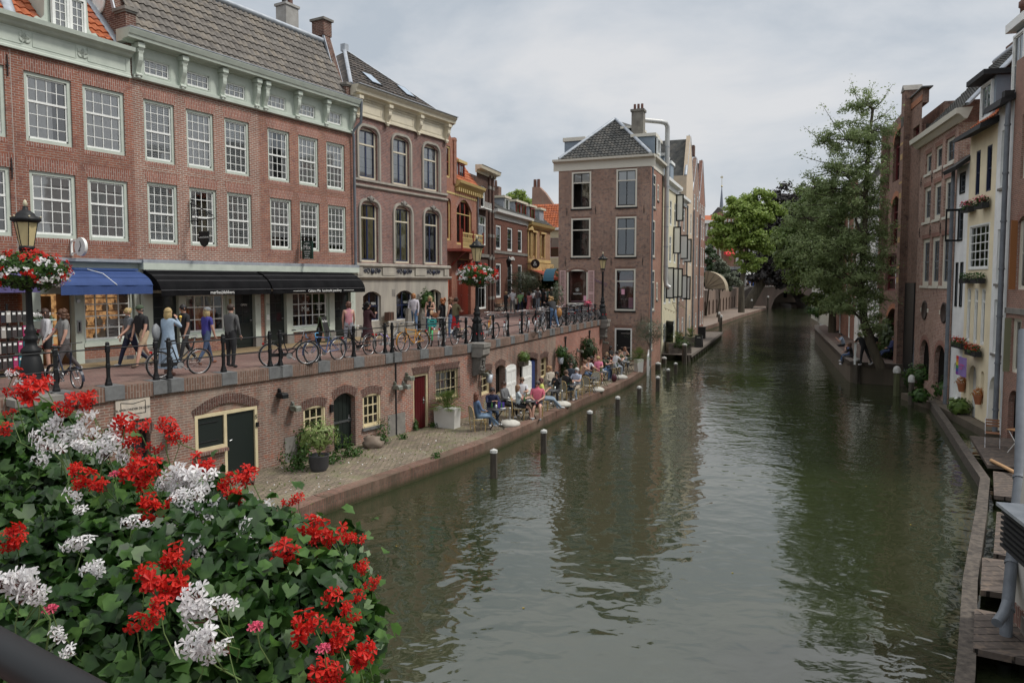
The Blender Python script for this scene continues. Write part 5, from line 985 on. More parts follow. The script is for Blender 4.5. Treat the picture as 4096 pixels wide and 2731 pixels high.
M=MB();M.box(-.5,-.5,-.12,.45,.1,.03,0);M.prism([(-.45,-.12),(-.4,-.5),(0,-.5),(0,-.12)],'x',-.45,.4,0);M.prism([(-.36,-.5),(-.28,-1.15),(0,-1.25),(0,-.5)],'x',-.3,.3,1)
for k in range(12):M.ell((rnd.uniform(-.25,.25),-.3,rnd.uniform(-1.,-.55)),rnd.uniform(.05,.1),7,1)
M.build('lamp_corbel',[STONE,mat('dark_carved_stone',(.15,.14,.125))],HQ,(XS(fq,'p',400,350)-.25,0,0))

                                                                                           
M=MB();M.prism([(5.85,46.9),(4.3,49.3),(3.9,49.0),(5.4,46.6)],'z',-3.,-.05);o=M.build('stair_wall',BW);tag(o,'short brick wall closing the quay beside the corner house','wall')

          
IRON=mat('black_iron',(.009,.010,.011),.45,spec=.3)
pm=MB();pm.lathe([(.085,0),(.085,.05),(.07,.09),(.06,.14),(.045,.2),(.045,.4),(.055,.42),(.055,.5),(.045,.52),(.045,.78),(.06,.8),(.06,.94),(.045,.96),(.05,1.0),(.035,1.03),(0,1.04)],(0,0,0),4,sm=False,ph=PI/4);PM=pm.mesh('post',[IRON])
def railing(F_,sl,label,z=.03,h=1.0,y=.14):
    r=empty('railing',F_.W(0,0,z),F_.o.rotation_euler.z,label,'railing','black iron railings along the quay')
    for s in sl:obj('post',PM,r,(s,y,0))
    for k,zz_ in enumerate((.88,.45)):
        M=MB();M.tube([(sl[0],y,zz_),(sl[-1],y,zz_)],.019,6);M.build('rail',IRON,r)
    return r
pp=posts
railing(fq,[pp[0]-1.3,pp[0],pp[1],pp[2]],'black iron railing beside the nearest lamp post',y=.14);railing(fq,pp[3:6],'black iron railing behind the lone black bicycle');railing(fq,pp[6:10],'black iron railing with the blue handlebar bicycle behind it');railing(fq,pp[10:14],'black iron railing with the yellow and green bicycles')
railing(fr_,posts2[0:6],'black iron railing right of the second lamp post');railing(fr_,posts2[6:],'black iron railing in front of the dense row of parked bicycles')

       
m,nt,b=nodes('canal_water');b.inputs['Base Color'].default_value=(.026,.033,.015,1);b.inputs['Roughness'].default_value=.04;b.inputs['IOR'].default_value=2.05;b.inputs['Specular IOR Level'].default_value=.5
tc=nt.nodes.new('ShaderNodeTexCoord')
def wv(sc,st,rot=0.,dist=0.):
    mp=N(nt,'ShaderNodeMapping');mp.inputs['Scale'].default_value=st;mp.inputs['Rotation'].default_value=(0,0,rot);nt.links.new(tc.outputs['Object'],mp.inputs[0])
    n=N(nt,'ShaderNodeTexNoise',Scale=sc,Detail=1.6,Roughness=.4,Distortion=dist);nt.links.new(mp.outputs[0],n.inputs['Vector']);return n.outputs['Fac']
def ma(op,a,b_):
    n=N(nt,'ShaderNodeMath',operation=op)
    for i,v in enumerate((a,b_)):
        if isinstance(v,(int,float)):n.inputs[i].default_value=v
        else:nt.links.new(v,n.inputs[i])
    return n.outputs[0]
h=ma('ADD',ma('MULTIPLY',wv(.8,(1,1.25,1),.4,.8),.95),ma('MULTIPLY',wv(2.3,(1,1.3,1),.9,.6),.34))
patch=ramp(nt,wv(.11,(1,.8,1)),[(.44,.04),(.60,1.)])
h=ma('ADD',h,ma('MULTIPLY',ma('MULTIPLY',wv(7.,(1,1.5,1),.5),.34),patch))
bp=N(nt,'ShaderNodeBump',Strength=1.,Distance=.032);nt.links.new(h,bp.inputs['Height']);nt.links.new(bp.outputs[0],b.inputs['Normal'])
MT['water']=m
flat('water',[(-40,-30),(60,-30),(140,60),(200,330),(60,330),(-40,60)],ZW,m)
flat('ground',[(-1500,-600),(1500,-600),(1500,2400),(-1500,2400)],-4.3,mat('canal_bed',(.05,.05,.035),.9))

            
RQ=[(31.4,75.),(28.9,69.),(24.,55.),(19.5,42.),(19.2,40.9),(22.9,38.5),(24.,41.),(26,48.),(33.,76.)]
QP=brick('quay_pavers_dark',(.15,.10,.085),(.115,.08,.07),(.09,.075,.06),flat=True,bw=.22,rh=.08,ms=.008,pale=(.16,.13,.11));QF=mat('mossy_quay_face',(.085,.07,.05),.85,c2=(.12,.095,.07),sc=1.5,streak=True,bmp=.3)
M=MB();n=len(RQ);M.add([(x,y,-2.1) for x,y in RQ],[tuple(range(n))[::-1]]);
for (x0,y0),(x1,y1) in zip(RQ,RQ[1:]):M.quad((x0,y0,-3.6),(x0,y0,-2.1),(x1,y1,-2.1),(x1,y1,-3.6),1)
tag(M.build('quay_pavement',[QP,QF]),kind='structure')
M=MB()
for (x0,y0),(x1,y1) in list(zip(RQ,RQ[1:]))[:5]:
    d=Vector((x1-x0,y1-y0)).normalized();n=Vector((-d.y,d.x))*.35;M.add([(x0-n.x*.1,y0-n.y*.1,-2.3),(x1-n.x*.1,y1-n.y*.1,-2.3),(x1-n.x*.1,y1-n.y*.1,-2.05),(x0-n.x*.1,y0-n.y*.1,-2.05),(x1+n.x,y1+n.y,-2.05),(x0+n.x,y0+n.y,-2.05)],[(0,1,2,3),(3,2,4,5),(0,3,2,1)])
tag(M.build('quay_kerb',mat('stone_kerb_dark',(.16,.125,.10),.8,c2=(.11,.09,.075))),kind='structure')
                                                      
q0=Vector(RP(10.9));q1=Vector(RP(17.));q2=Vector(RP(23.));nn=Vector((-1,.2766)).normalized()
q0=Vector(RP(13.9));M=MB();M.prism([tuple(q0),tuple(q0+nn*1.2),tuple(Vector(RP(15.6))+nn*.95),tuple(q1+nn*.6),tuple(q2+nn*.5),tuple(q2)],'z',-4,-2.95);tag(M.build('ledge_pavement',QF),kind='structure')

                             
FL=[JP(31.),(24.,86.7),(36.,113.),(49.5,141.),(53,150),(40,152),(20,100),JP(31.)]
M=MB();P=[(19.6,77.),(22.2,83.),(24.,86.7),(36.,113.),(49.5,141.),(52.5,150.),(47,150.),(31.,113.),(17.6,82.)];n=len(P)
M.add([(x,y,-2.7) for x,y in P],[tuple(range(n))])
for (x0,y0),(x1,y1) in list(zip(P,P[1:]))[:6]:M.quad((x0,y0,-3.6),(x1,y1,-3.6),(x1,y1,-2.7),(x0,y0,-2.7),1)
tag(M.build('wharf_pavement',[mat('far_paving',(.23,.17,.13),c2=(.18,.14,.11)),EDG]),kind='structure')
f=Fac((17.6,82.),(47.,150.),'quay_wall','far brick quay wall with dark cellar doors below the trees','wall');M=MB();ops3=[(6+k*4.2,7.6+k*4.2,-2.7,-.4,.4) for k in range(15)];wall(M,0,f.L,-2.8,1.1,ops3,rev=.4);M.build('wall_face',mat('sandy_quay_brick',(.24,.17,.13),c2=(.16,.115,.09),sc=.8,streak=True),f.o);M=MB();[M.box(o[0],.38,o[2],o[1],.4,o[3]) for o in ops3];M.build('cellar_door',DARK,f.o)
flat('street',[(10,82),(17.4,82),(46.8,150.2),(80,152),(110,170),(60,180),(0,180)],1.1,mat('far_paving' ,(.23,.17,.13)))
        
u0,u1=3025,3400;yb=150.;xa,xb=XU(3010,yb),XU(3420,yb)
f=Fac((xa,yb),(xb,yb+1),'stone_bridge','arched brick bridge crossing the far end of the canal','bridge');H=f.o;ax0,ax1=XU(3085,yb)-xa,XU(3255,yb)-xa
M=MB();wall(M,0,f.L,-3.6,1.2,[(ax0,ax1,-3.6,.5,3.9)],rev=7.,m=0);M.box(0,0,1.2,f.L,8,1.4,1);M.build('arch',[mat('bridge_brick_dark',(.16,.11,.09),c2=(.10,.075,.06),sc=.6,streak=True),STONE],H)
M=MB()
for k in range(int(f.L/1.)):M.tube([(k*1.,.2,1.4),(k*1.,.2,2.5)],.05,4)
M.tube([(0,.2,2.5),(f.L,.2,2.5)],.05,4);M.tube([(0,.2,1.9),(f.L,.2,1.9)],.04,4);M.build('railing',IRON,H)
M=MB();M.prism([(0,-2.7),(7,-2.7),(7,1.2),(6.4,1.2)],'y',-1.4,0) ;M.build('stair',mat('dark_steps',(.07,.06,.055)),H,(-7.5,0,0))
                               
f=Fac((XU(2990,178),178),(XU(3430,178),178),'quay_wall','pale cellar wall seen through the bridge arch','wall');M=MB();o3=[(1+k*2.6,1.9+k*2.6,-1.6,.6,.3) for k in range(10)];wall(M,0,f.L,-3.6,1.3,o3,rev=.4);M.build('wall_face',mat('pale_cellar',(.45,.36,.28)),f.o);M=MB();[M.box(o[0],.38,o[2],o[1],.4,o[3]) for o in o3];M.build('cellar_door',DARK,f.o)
flat('street',[(xb-2,140),(160,140),(160,200),(xb-2,165)],1.3,mat('far_paving',(.2,.2,.2)))

                    
sun_dir=Vector((.62,-.05,.80)).normalized()
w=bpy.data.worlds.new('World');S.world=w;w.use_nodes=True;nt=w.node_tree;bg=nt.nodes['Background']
sky=N(nt,'ShaderNodeTexSky');sky.sky_type='NISHITA';sky.sun_disc=False;sky.sun_elevation=math.asin(sun_dir.z);sky.sun_rotation=math.atan2(sun_dir.x,sun_dir.y);sky.dust_density=4
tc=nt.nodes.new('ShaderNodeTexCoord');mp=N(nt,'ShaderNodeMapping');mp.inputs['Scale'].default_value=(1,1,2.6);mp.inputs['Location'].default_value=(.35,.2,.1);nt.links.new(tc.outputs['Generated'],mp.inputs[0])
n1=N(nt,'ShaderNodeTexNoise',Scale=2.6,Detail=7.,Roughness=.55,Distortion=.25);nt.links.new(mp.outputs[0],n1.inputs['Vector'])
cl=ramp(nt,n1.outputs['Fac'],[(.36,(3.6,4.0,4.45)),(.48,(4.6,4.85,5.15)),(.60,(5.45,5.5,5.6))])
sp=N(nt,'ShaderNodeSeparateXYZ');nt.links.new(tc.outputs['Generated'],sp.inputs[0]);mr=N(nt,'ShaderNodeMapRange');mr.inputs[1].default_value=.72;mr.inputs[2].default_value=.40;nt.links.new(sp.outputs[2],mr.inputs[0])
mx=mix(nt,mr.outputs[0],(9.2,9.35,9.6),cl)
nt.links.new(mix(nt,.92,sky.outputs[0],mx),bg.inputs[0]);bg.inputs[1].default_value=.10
L=bpy.data.lights.new('sun','SUN');L.energy=1.7;L.angle=math.radians(9);L.color=(1,.96,.9);so=obj('sun',L);so.rotation_euler=sun_dir.to_track_quat('Z','Y').to_euler()
cam=bpy.data.cameras.new('camera');cam.sensor_width=36;cam.lens=FPX/4096*36;cam.shift_y=-(1365.5-CV)/4096;cam.clip_end=5000;cam.clip_start=.05
co=obj('camera',cam,None,(0,0,ZC));co.rotation_euler=(PI/2-TH,0,0);S.camera=co
S.view_settings.view_transform='Standard';S.view_settings.look='None';S.view_settings.exposure=.45;S.view_settings.gamma=1
S.cycles.max_bounces=6;S.cycles.transparent_max_bounces=12;S.cycles.caustics_reflective=False;S.cycles.caustics_refractive=False;S.cycles.use_denoising=True
S.cycles.sample_clamp_indirect=4
# ---------- street furniture and movable things
ALU=mat('bike_chrome',(.5,.5,.5),.3,.8);TYRE=mat('tyre_rubber',(.015,.015,.016),.8);SADM=mat('saddle_black',(.015,.014,.014),.5)
def wheel_meshes(R):
    M=MB();n=32
    M.tube([(R*math.cos(2*PI*k/n),0,R*math.sin(2*PI*k/n)) for k in range(n+1)],.02,6,cap=False);ty=M.mesh('tyre',[TYRE])
    M=MB();M.tube([((R-.03)*math.cos(2*PI*k/n),0,(R-.03)*math.sin(2*PI*k/n)) for k in range(n+1)],.012,4,cap=False);M.tube([(0,-.05,0),(0,.05,0)],.025,8)
    for k in range(14):q=2*PI*k/14;M.tube([(0,.03*(-1) ** k,0),((R-.03)*math.cos(q),0,(R-.03)*math.sin(q))],.0022,3,cap=False)
    return ty,M.mesh('rim',[ALU])
WM=wheel_meshes(.34);WMS=wheel_meshes(.25);BIKEM={}
def bike(p,yaw,col=(.012,.012,.013),style='city',label='',extra=(),lean=.05,group='bicycles parked along the railing',seatc=None):
    cm=mat('bike_paint_%d_%d_%d' % tuple(int(c*100) for c in col),col,.35)
    r=empty('bicycle',p,yaw,label,'bicycle',group);r.rotation_euler.x=lean
    small=style == 'folding';R=.25 if small else .34;wb=.5 if small else .54
    for x in (-wb,wb):
        w=obj('wheel',(WMS if small else WM)[0],r,(x,0,R));obj('rim',(WMS if small else WM)[1],w)
    key=(style,col)
    if key not in BIKEM:
        M=MB();hd=(wb-.2,0,.62);bb=(-.02,0,.29);st=(-.2,0,.78);t=.017 if not small else .024
        M.tube([(-wb,.05,R),bb],.01,5);M.tube([(-wb,-.05,R),bb],.01,5);M.tube([(-wb,.05,R),(-.17,0,.68)],.009,5);M.tube([(-wb,-.05,R),(-.17,0,.68)],.009,5)
        M.tube([bb,st],t,6);h2=(wb-.17,0,.82);M.tube([(wb-.22,0,.56),(wb-.14,0,.86)],t*1.1,6)
        if style == 'city':M.tube([(wb-.21,0,.6),(.12,0,.4),bb],t*1.15,6);M.tube([(wb-.17,0,.76),(.1,0,.52),(-.08,0,.42)],t,6)
        elif small:M.tube([(wb-.2,0,.52),(.05,0,.36),(-.1,0,.34)],.03,8)
        else:M.tube([(wb-.21,0,.6),bb],t,6);M.tube([(wb-.15,0,.8),(-.17,0,.73)],t,6)
        M.tube([(wb-.19,.0,.58),(wb-.14,.06,.5),(wb,.05,R)],.011,5);M.tube([(wb-.19,0,.58),(wb-.14,-.06,.5),(wb,-.05,R)],.011,5)
        if not small:M.box(-wb,-.055,R-.05,.08,-.045,R+.05) if style == 'city' else None
        fm=M.mesh('frame',[cm])
        M=MB();hb=1.06 if small else (1.02 if style != 'race' else .92)
        M.tube([(wb-.14,0,.84),(wb-.1,0,hb)],.014,6)
        if style == 'race':M.tube([(wb-.1,-.2,hb),(wb+.02,-.2,hb),(wb+.03,-.2,hb-.12),(wb-.06,-.2,hb-.14)],.014,6,1);M.tube([(wb-.1,.2,hb),(wb+.02,.2,hb),(wb+.03,.2,hb-.12),(wb-.06,.2,hb-.14)],.014,6,1);M.tube([(wb-.1,-.2,hb),(wb-.1,.2,hb)],.013,6)
        elif small:M.tube([(wb-.1,-.25,hb),(wb-.1,.25,hb)],.013,6,2)
        else:M.tube([(wb-.32,-.3,hb+.0),(wb-.2,-.27,hb+.02),(wb-.08,-.08,hb+.03),(wb-.08,.08,hb+.03),(wb-.2,.27,hb+.02),(wb-.32,.3,hb)],.012,6);M.tube([(wb-.38,-.3,hb-.01),(wb-.26,-.29,hb)],.02,6,2);M.tube([(wb-.38,.3,hb-.01),(wb-.26,.29,hb)],.02,6,2)
        hm=M.mesh('handlebar',[ALU,mat('blue_bar_tape',(.1,.35,.6),.6),SADM])
        M=MB();M.tube([(-.2,0,.76),(-.23,0,.92)],.013,6,1);M.prism([(-.36,-.08),(-.36,.08),(-.25,.07),(-.08,.02),(-.08,-.02),(-.25,-.07)],'z',.92,.965);sm=M.mesh('saddle',[seatc or SADM,ALU])
        mg=[]
        for x in (-wb,wb):
            M=MB();a0,a1=(20,190) if x < 0 else (-10,150)
            pts=[(x+(R+.035)*math.cos(math.radians(a0+(a1-a0)*k/10)),0,R+(R+.035)*math.sin(math.radians(a0+(a1-a0)*k/10))) for k in range(11)]
            for q,w in zip(pts,pts[1:]):M.quad((q[0],-.028,q[2]),(w[0],-.028,w[2]),(w[0],.028,w[2]),(q[0],.028,q[2]))
            mg.append(M.mesh('mudguard',[cm if style != 'city' else ALU]))
        M=MB();M.lathe([(.09,-.008),(.09,.008)],(0,0,0),14);M.xf(Matrix.Translation((-.02,-.06,.29)) @ Matrix.Rotation(PI/2,4,'X'));M.tube([(-.02,-.08,.29),(.12,-.09,.2)],.012,5);M.tube([(-.02,.08,.29),(-.16,.09,.38)],.012,5);M.box(.08,-.16,.18,.16,-.09,.2);M.box(-.2,.09,.37,-.12,.16,.39);cr=M.mesh('crank',[ALU])
        M=MB();M.tube([(-wb-.2,-.06,.74),(-.2,-.06,.76),(-.2,.06,.76),(-wb-.2,.06,.74),(-wb-.2,-.06,.74)],.007,4);M.tube([(-wb-.2,0,.74),(-.2,0,.76)],.006,4);[M.tube([(-wb+.0,s_,R),(-wb+.02,s_,.75)],.006,4) for s_ in (-.06,.06)];M.box(-wb-.25,-.03,.66,-wb-.2,.03,.71,1);rk=M.mesh('luggage_rack',[ALU if style != 'city' else mat('rack_black',(.02,.02,.02),.5),mat('rear_light_red',(.5,.01,.01),.3)])
        BIKEM[key]=(fm,hm,sm,mg[0],mg[1],cr,rk)
    for m_,nm in zip(BIKEM[key],('frame','handlebar','saddle','mudguard','mudguard','crank','luggage_rack')):
        if small and nm == 'luggage_rack':continue
        obj(nm,m_,r)
    if 'crate' in extra:
        M=MB()
        for z in (.78,.88,.98):[M.box(-.72,s_,z,-.3,s_+.01,z+.05) for s_ in (-.16,.15)];[M.box(x,-.16,z,x+.01,.16,z+.05) for x in (-.72,-.31)]
        M.box(-.72,-.16,.77,-.3,.16,.78);[M.box(x,y,.78,x+.02,y+.02,1.04) for x in (-.72,-.32) for y in (-.16,.14)];M.build('crate',mat('turquoise_crate',(.02,.30,.28),.5),r)
    if 'rack' in extra:
        M=MB();[M.tube([(wb+x,-.18,.82),(wb+x,.18,.82)],.007,4) for x in (-.1,0,.1,.2)];[M.tube([(wb-.12,y,.82),(wb+.24,y,.82)],.007,4) for y in (-.18,.18)];M.tube([(wb+.05,-.1,.82),(wb,-.06,R)],.007,4);M.tube([(wb+.05,.1,.82),(wb,.06,R)],.007,4);M.build('front_rack',BLACK,r)
    if 'lock' in extra:M=MB();M.tube([(-.6,-.08,.7),(-.45,-.12,.55),(-.3,-.1,.62),(-.15,-.1,.5)],.025,6);M.build('lock',mat('lilac_lock',(.42,.33,.6),.5),r)
    return r
def bike2(t,x1,y1,x2,y2,**k):
    a,b=G(t,x1,y1),G(t,x2,y2);c=(a+b)/2;c.z=.0
    return bike(c,math.atan2(b.y-a.y,b.x-a.x),**k)
bike2('l',560,1440,1000,1500,col=(.02,.025,.045),style='folding',label='small-wheeled folding bicycle leaning by the nearest lamp post')
bike(G('m',60,1040),math.atan2(AD.y,AD.x)-.12,style='city',label='black bicycle with big chain case on its own near the first railing',lean=.02)
bike2('m',1190,925,1500,905,label='black bicycle parked left of the blue-handlebar bicycle')
bike2('m',1925,852,1615,892,col=(.06,.10,.22),style='race',label='blue-grey racing bicycle with light blue drop handlebars')
bike2('w',710,1450,360,1500,label='black bicycle with brown saddle and black front rack, in front of the woman in maroon',extra=('rack',))
bike2('w',900,1425,1120,1395,col=(.42,.42,.42),label='silver bicycle with a lilac lock',extra=('lock',))
bike2('w',1560,1365,1215,1410,col=(.55,.24,.03),style='men',label='ochre yellow bicycle with a blue front wheel')
bike2('w',1690,1340,1600,1250,col=(.06,.42,.14),style='men',label='bright green bicycle carrying a turquoise crate',extra=('crate',))
bike2('w',1760,1335,1900,1260,col=(.3,.3,.3),label='grey bicycle between the green one and the boy with the red jacket')
bike2('w',2045,1295,2230,1265,label='black bicycle just left of the second lamp post')
bike2('f',530,828,640,812,col=(.35,.35,.36),label='grey bicycle just right of the second lamp post');bike2('f',575,800,600,765,col=(.5,.25,.04),style='men',label='small orange bicycle behind the grey one')
bike2('f',712,808,770,770,col=(.5,.5,.5),label='silver bicycle standing alone with its rear wheel to the railing')
bike2('f',855,785,900,745,col=(.4,.4,.38),label='bicycle with a brown panel over its rear wheel');bike2('f',960,770,905,735,col=(.02,.02,.02),label='black bicycle right of the brown-panelled one')
bike2('f',1012,765,1110,745,label='black bicycle left of the woman in the puffer jacket');bike2('f',1030,735,1100,712,col=(.03,.05,.08),label='dark bicycle behind the one left of the puffer jacket')
for k in range(15):
    s=posts2[7]+.1+k*.62;q=fr_.W(s,.75+.25*(k % 2),0);q.z=0
    bike(q,fr_.o.rotation_euler.z+(PI/2 if k % 3 else-PI/2)+rnd.uniform(-.25,.25),col=((.012,.012,.013),(.02,.03,.05),(.30,.31,.32),(.03,.12,.25),(.012,.012,.013))[k % 5],style='city' if k % 4 else 'men',label='bicycle in the dense row parked before the corner house',group='dense row of bicycles beside the corner house',lean=rnd.uniform(-.1,.1))

              
LG=mat('milky_lamp_glass',(.60,.50,.27),.25,c2=(.52,.43,.24),sc=3);GOLD=mat('cream_finial',(.55,.5,.35),.5)
def lamp(p,label,basket,s=1.,z=0.):
    r=empty('street_lamp',(p[0],p[1],z),.3,label,'street lamp','cast iron street lamps');B=BLACK
    M=MB();M.lathe([(.30,0),(.30,.12),(.27,.16),(.25,.42),(.19,.75),(.16,.8),(.21,.86),(.21,.92),(.13,1.0),(.12,1.1),(.15,1.14),(.15,1.2),(.1,1.26),(.13,1.33),(.09,1.4),(.075,1.5)],(0,0,0),16);M.build('base',B,r)
    M=MB();M.lathe([(.075,1.45),(.06,2.9),(.075,2.92),(.075,2.98),(.055,3.0),(.055,3.1)],(0,0,0),12)
    for k in range(6):q=k*PI/3;M.tube([(.05*math.cos(q),.05*math.sin(q),2.98),(.09*math.cos(q),.09*math.sin(q),3.1),(.14*math.cos(q),.14*math.sin(q),3.22)],.012,5)
    M.lathe([(.15,3.2),(.17,3.22),(.17,3.28),(.15,3.3)],(0,0,0),6);M.build('pole',B,r)
    M=MB();M.lathe([(.14,3.3),(.235,3.84)],(0,0,0),6,sm=False);M.build('lamp_glass',LG,r)
    M=MB();[M.tube([(.143*math.cos(k*PI/3),.143*math.sin(k*PI/3),3.3),(.24*math.cos(k*PI/3),.24*math.sin(k*PI/3),3.84)],.01,4) for k in range(6)];M.build('lamp_frame',B,r)
    M=MB();M.lathe([(.24,3.83),(.31,3.87),(.31,3.93),(.2,3.99),(.19,4.03),(.1,4.1),(.06,4.12),(.05,4.2)],(0,0,0),12,0);M.lathe([(.02,4.2),(.05,4.25),(.03,4.33),(0,4.36)],(0,0,0),8,1);[M.ell((.3*math.cos(k*PI/3),.3*math.sin(k*PI/3),3.96),.022,6,1,k=4) for k in range(6)];M.build('lamp_roof',[B,GOLD],r)
    M=MB()
    for q in (-1.9,-1.1,-.4):M.prism([(-.035,.05),(.035,.05),(.035,0),(0,-.04),(-.035,0)],'y',-.004,.004,0) if False else M.box(.262*math.cos(q)-.02,.262*math.sin(q)-.02,.33,.262*math.cos(q)+.02,.262*math.sin(q)+.02,.4,0)
    M.build('crest_badge',mat('badge_red',(.5,.03,.03)),r)
    if s != 1.:r.scale=(s,s,s)
    if basket:flower_basket(r,label)
    return r
def leafcloud(pts,nrm,size,name,m,parent=None,loc=None,shape=((0,-.5),(.38,-.1),(.3,.35),(0,.5),(-.3,.35),(-.38,-.1)),jit=.5,fold=.12,stem=None,kind=None,seed=1):
    """many small leaf faces: one polygon pair per point"""
    rs=np.random.RandomState(seed);P=np.asarray(pts,float);n=len(P);Nn=np.asarray(nrm,float)+rs.normal(0,jit,(n,3));Nn /= np.linalg.norm(Nn,axis=1)[:,None]+1e-9
    up=rs.normal(0,1,(n,3));A=np.cross(Nn,up);A /= np.linalg.norm(A,axis=1)[:,None]+1e-9;B=np.cross(Nn,A)
    sz=(np.asarray(size) if np.ndim(size) else size*rs.uniform(.65,1.25,n))[:,None] if np.ndim(size) == 0 else np.asarray(size)[:,None]
    sh=np.array(shape);k=len(sh);V=np.zeros((n,k,3))
    for i,(a,b) in enumerate(sh):V[:,i]=P+A*(a*sz)+B*(b*sz)+Nn*(fold*sz*(abs(a)*2-abs(b)*.6))
    me=bpy.data.meshes.new(name);me.vertices.add(n*k);me.vertices.foreach_set('co',V.ravel());me.loops.add(n*k);me.loops.foreach_set('vertex_index',np.arange(n*k));me.polygons.add(n);me.polygons.foreach_set('loop_start',np.arange(n)*k);me.polygons.foreach_set('loop_total',np.full(n,k));me.update(calc_edges=True);me.materials.append(m)
    o=obj(name,me,parent,loc);
    if kind:o['kind']=kind
    return o
LF=leafmat('leaf_mid_green',(.025,.06,.012),(.05,.11,.02),(.09,.16,.04));LFD=leafmat('leaf_dark',(.012,.032,.010),(.03,.06,.015),(.055,.09,.03));LFL=leafmat('leaf_light_green',(.07,.13,.025),(.13,.20,.045),(.20,.27,.08));LFP=leafmat('leaf_purple',(.010,.009,.009),(.022,.018,.016),(.04,.03,.028),trans=.1);LFO=leafmat('leaf_olive',(.07,.085,.05),(.13,.15,.10),(.2,.22,.16));LPALM=leafmat('palm_green',(.05,.09,.015),(.12,.17,.04),(.24,.22,.08));LFV=leafmat('variegated_leaf',(.10,.16,.04),(.2,.26,.08),(.38,.40,.18))
REDF=leafmat('red_petal',(.42,.010,.010),(.62,.02,.012),(.74,.07,.04),trans=.38,sc=22);WHF=leafmat('white_petal',(.74,.70,.71),(.84,.83,.82),(.88,.87,.86),trans=.35,sc=22);PINKF=leafmat('pink_petal',(.55,.05,.12),(.62,.09,.16),(.7,.14,.2),trans=.2,sc=8)
def flower_basket(r,label):
    rs=np.random.RandomState(len(label));n=2600;d=rs.normal(0,1,(n,3));d /= np.linalg.norm(d,axis=1)[:,None];rad=rs.uniform(.72,1.,n)[:,None];P=d*rad*np.array([.82,.82,.42])+np.array([0,0,2.75]);lo=d[:,2] <-.2;P[lo,2] -= .1*rs.rand(lo.sum())
    o=tag(empty('flower_basket',(r.location.x,r.location.y,r.location.z)),'round basket of red and white geraniums on the '+('nearest' if 'nearest' in label else 'second')+' lamp post','flower basket','flower baskets on the lamp posts')
    leafcloud(P,d,.075,'foliage',LF,o)
    for k,m in enumerate((REDF,WHF)):
        c=rs.normal(0,1,(75,3));c /= np.linalg.norm(c,axis=1)[:,None];c=c[c[:,2] >-.75]
        if k:c[:,2]=c[:,2]*.9-.12
        pts=[];nn=[]
        for q in c:
            ctr=q*np.array([.86,.86,.46])+np.array([0,0,2.76])
            for j in range(16):w=rs.normal(0,.034,3);pts.append(ctr+w);nn.append(q)
        leafcloud(pts,nn,.052,('red_blossoms','white_blossoms')[k],m,o,jit=.35)
    M=MB();M.lathe([(.2,2.36),(.5,2.42),(.55,2.6),(.1,2.62)],(0,0,0),12);M.build('trough',BLACKM,o)
pL=G('D',75,893);lamp(pL,'nearest street lamp with flower basket and cream glass lantern',True,z=.0)
lamp(G('f',478,845),'second street lamp with flower basket, in the middle of the railing',True);p3=fr_.W(LR-.35,-.1,0);lamp(p3,'third street lamp without flowers at the corner before the corner house',False)

               
PW=mat('weathered_post_wood',(.035,.028,.021),.9,c2=(.10,.085,.065),sc=5,streak=True,bmp=.4);PWH=mat('white_post_cap',(.55,.55,.53),.7,c2=(.36,.36,.33),sc=8)
def mpost(p,h,w,label,pyr=True,group='mooring posts along the left wharf',mossy=False):
    r=empty('mooring_post',(p[0],p[1],ZW-.9),rnd.uniform(-.2,.2),label,'mooring post',group);M=MB();H_=h+.9
    M.lathe([(w*.78,0),(w*.74,H_*.5),(w*.7,H_-.08)],(0,0,0),6,sm=False);M.build('shaft',mat('green_mossy_post',(.09,.10,.045),.9,c2=(.05,.05,.03),sc=4,streak=True) if mossy else PW,r)
    M=MB();M.lathe([(w*.76,H_-.08),(w*.76,H_+.0),(.0,H_+w*.35)] if pyr else [(w*.8,H_-.2),(w*.85,H_-.1),(w*.7,H_+.06),(w*.35,H_+.14),(0,H_+.16)],(0,0,0),6 if pyr else 12,sm=not pyr);M.build('cap',PWH,r);r.rotation_euler.x=rnd.uniform(-.025,.025);return r
PL=[((-.53,20.9),.82),((1.06,23.93),.78),((2.97,27.4),.80),((4.53,30.76),.80),((6.0,33.93),.78),((7.63,37.72),.75),((8.94,41.22),.72),((10.13,44.64),.68)]
for i,(p,h) in enumerate(PL):mpost(p,h,.15,'white-capped wooden mooring post, number %s of the line from the near end' % ('one','two','three','four','five','six','seven','eight')[i] if i else 'white-capped wooden mooring post nearest the flowers, first of the line')
mpost((12.0,50.2),1.35,.24,'thick tall mooring post at the end of the wooden deck');mpost((9.5,46.9),.42,.25,'low thick mooring stump against the corner house');mpost((10.6,50.3),.42,.25,'low mooring stump below the black planter')
mpost((26.2,91.6),1.7,.19,'far mooring post, left of the pair by the white gate',False);mpost((25.4,87.9),1.5,.19,'far mooring post, right of the pair by the white gate',False)
mpost((45,136.),2.2,.22,'far mooring post before the bridge wharf',False);mpost((51.5,146),2.6,.24,'far mooring post against the bridge pier',False)
mpost((19.45,40.6),1.35,.28,'thick mooring post with pyramid cap at the corner of the right quay',True,'mooring posts on the right bank');mpost((19.3,36.1),1.35,.22,'tall green mossy mooring post with round white cap, before the right quay end',False,'mooring posts on the right bank',True);mpost((18.6,33.5),1.25,.18,'round-capped mooring post nearest the timber walkway',False,'mooring posts on the right bank')

                                        
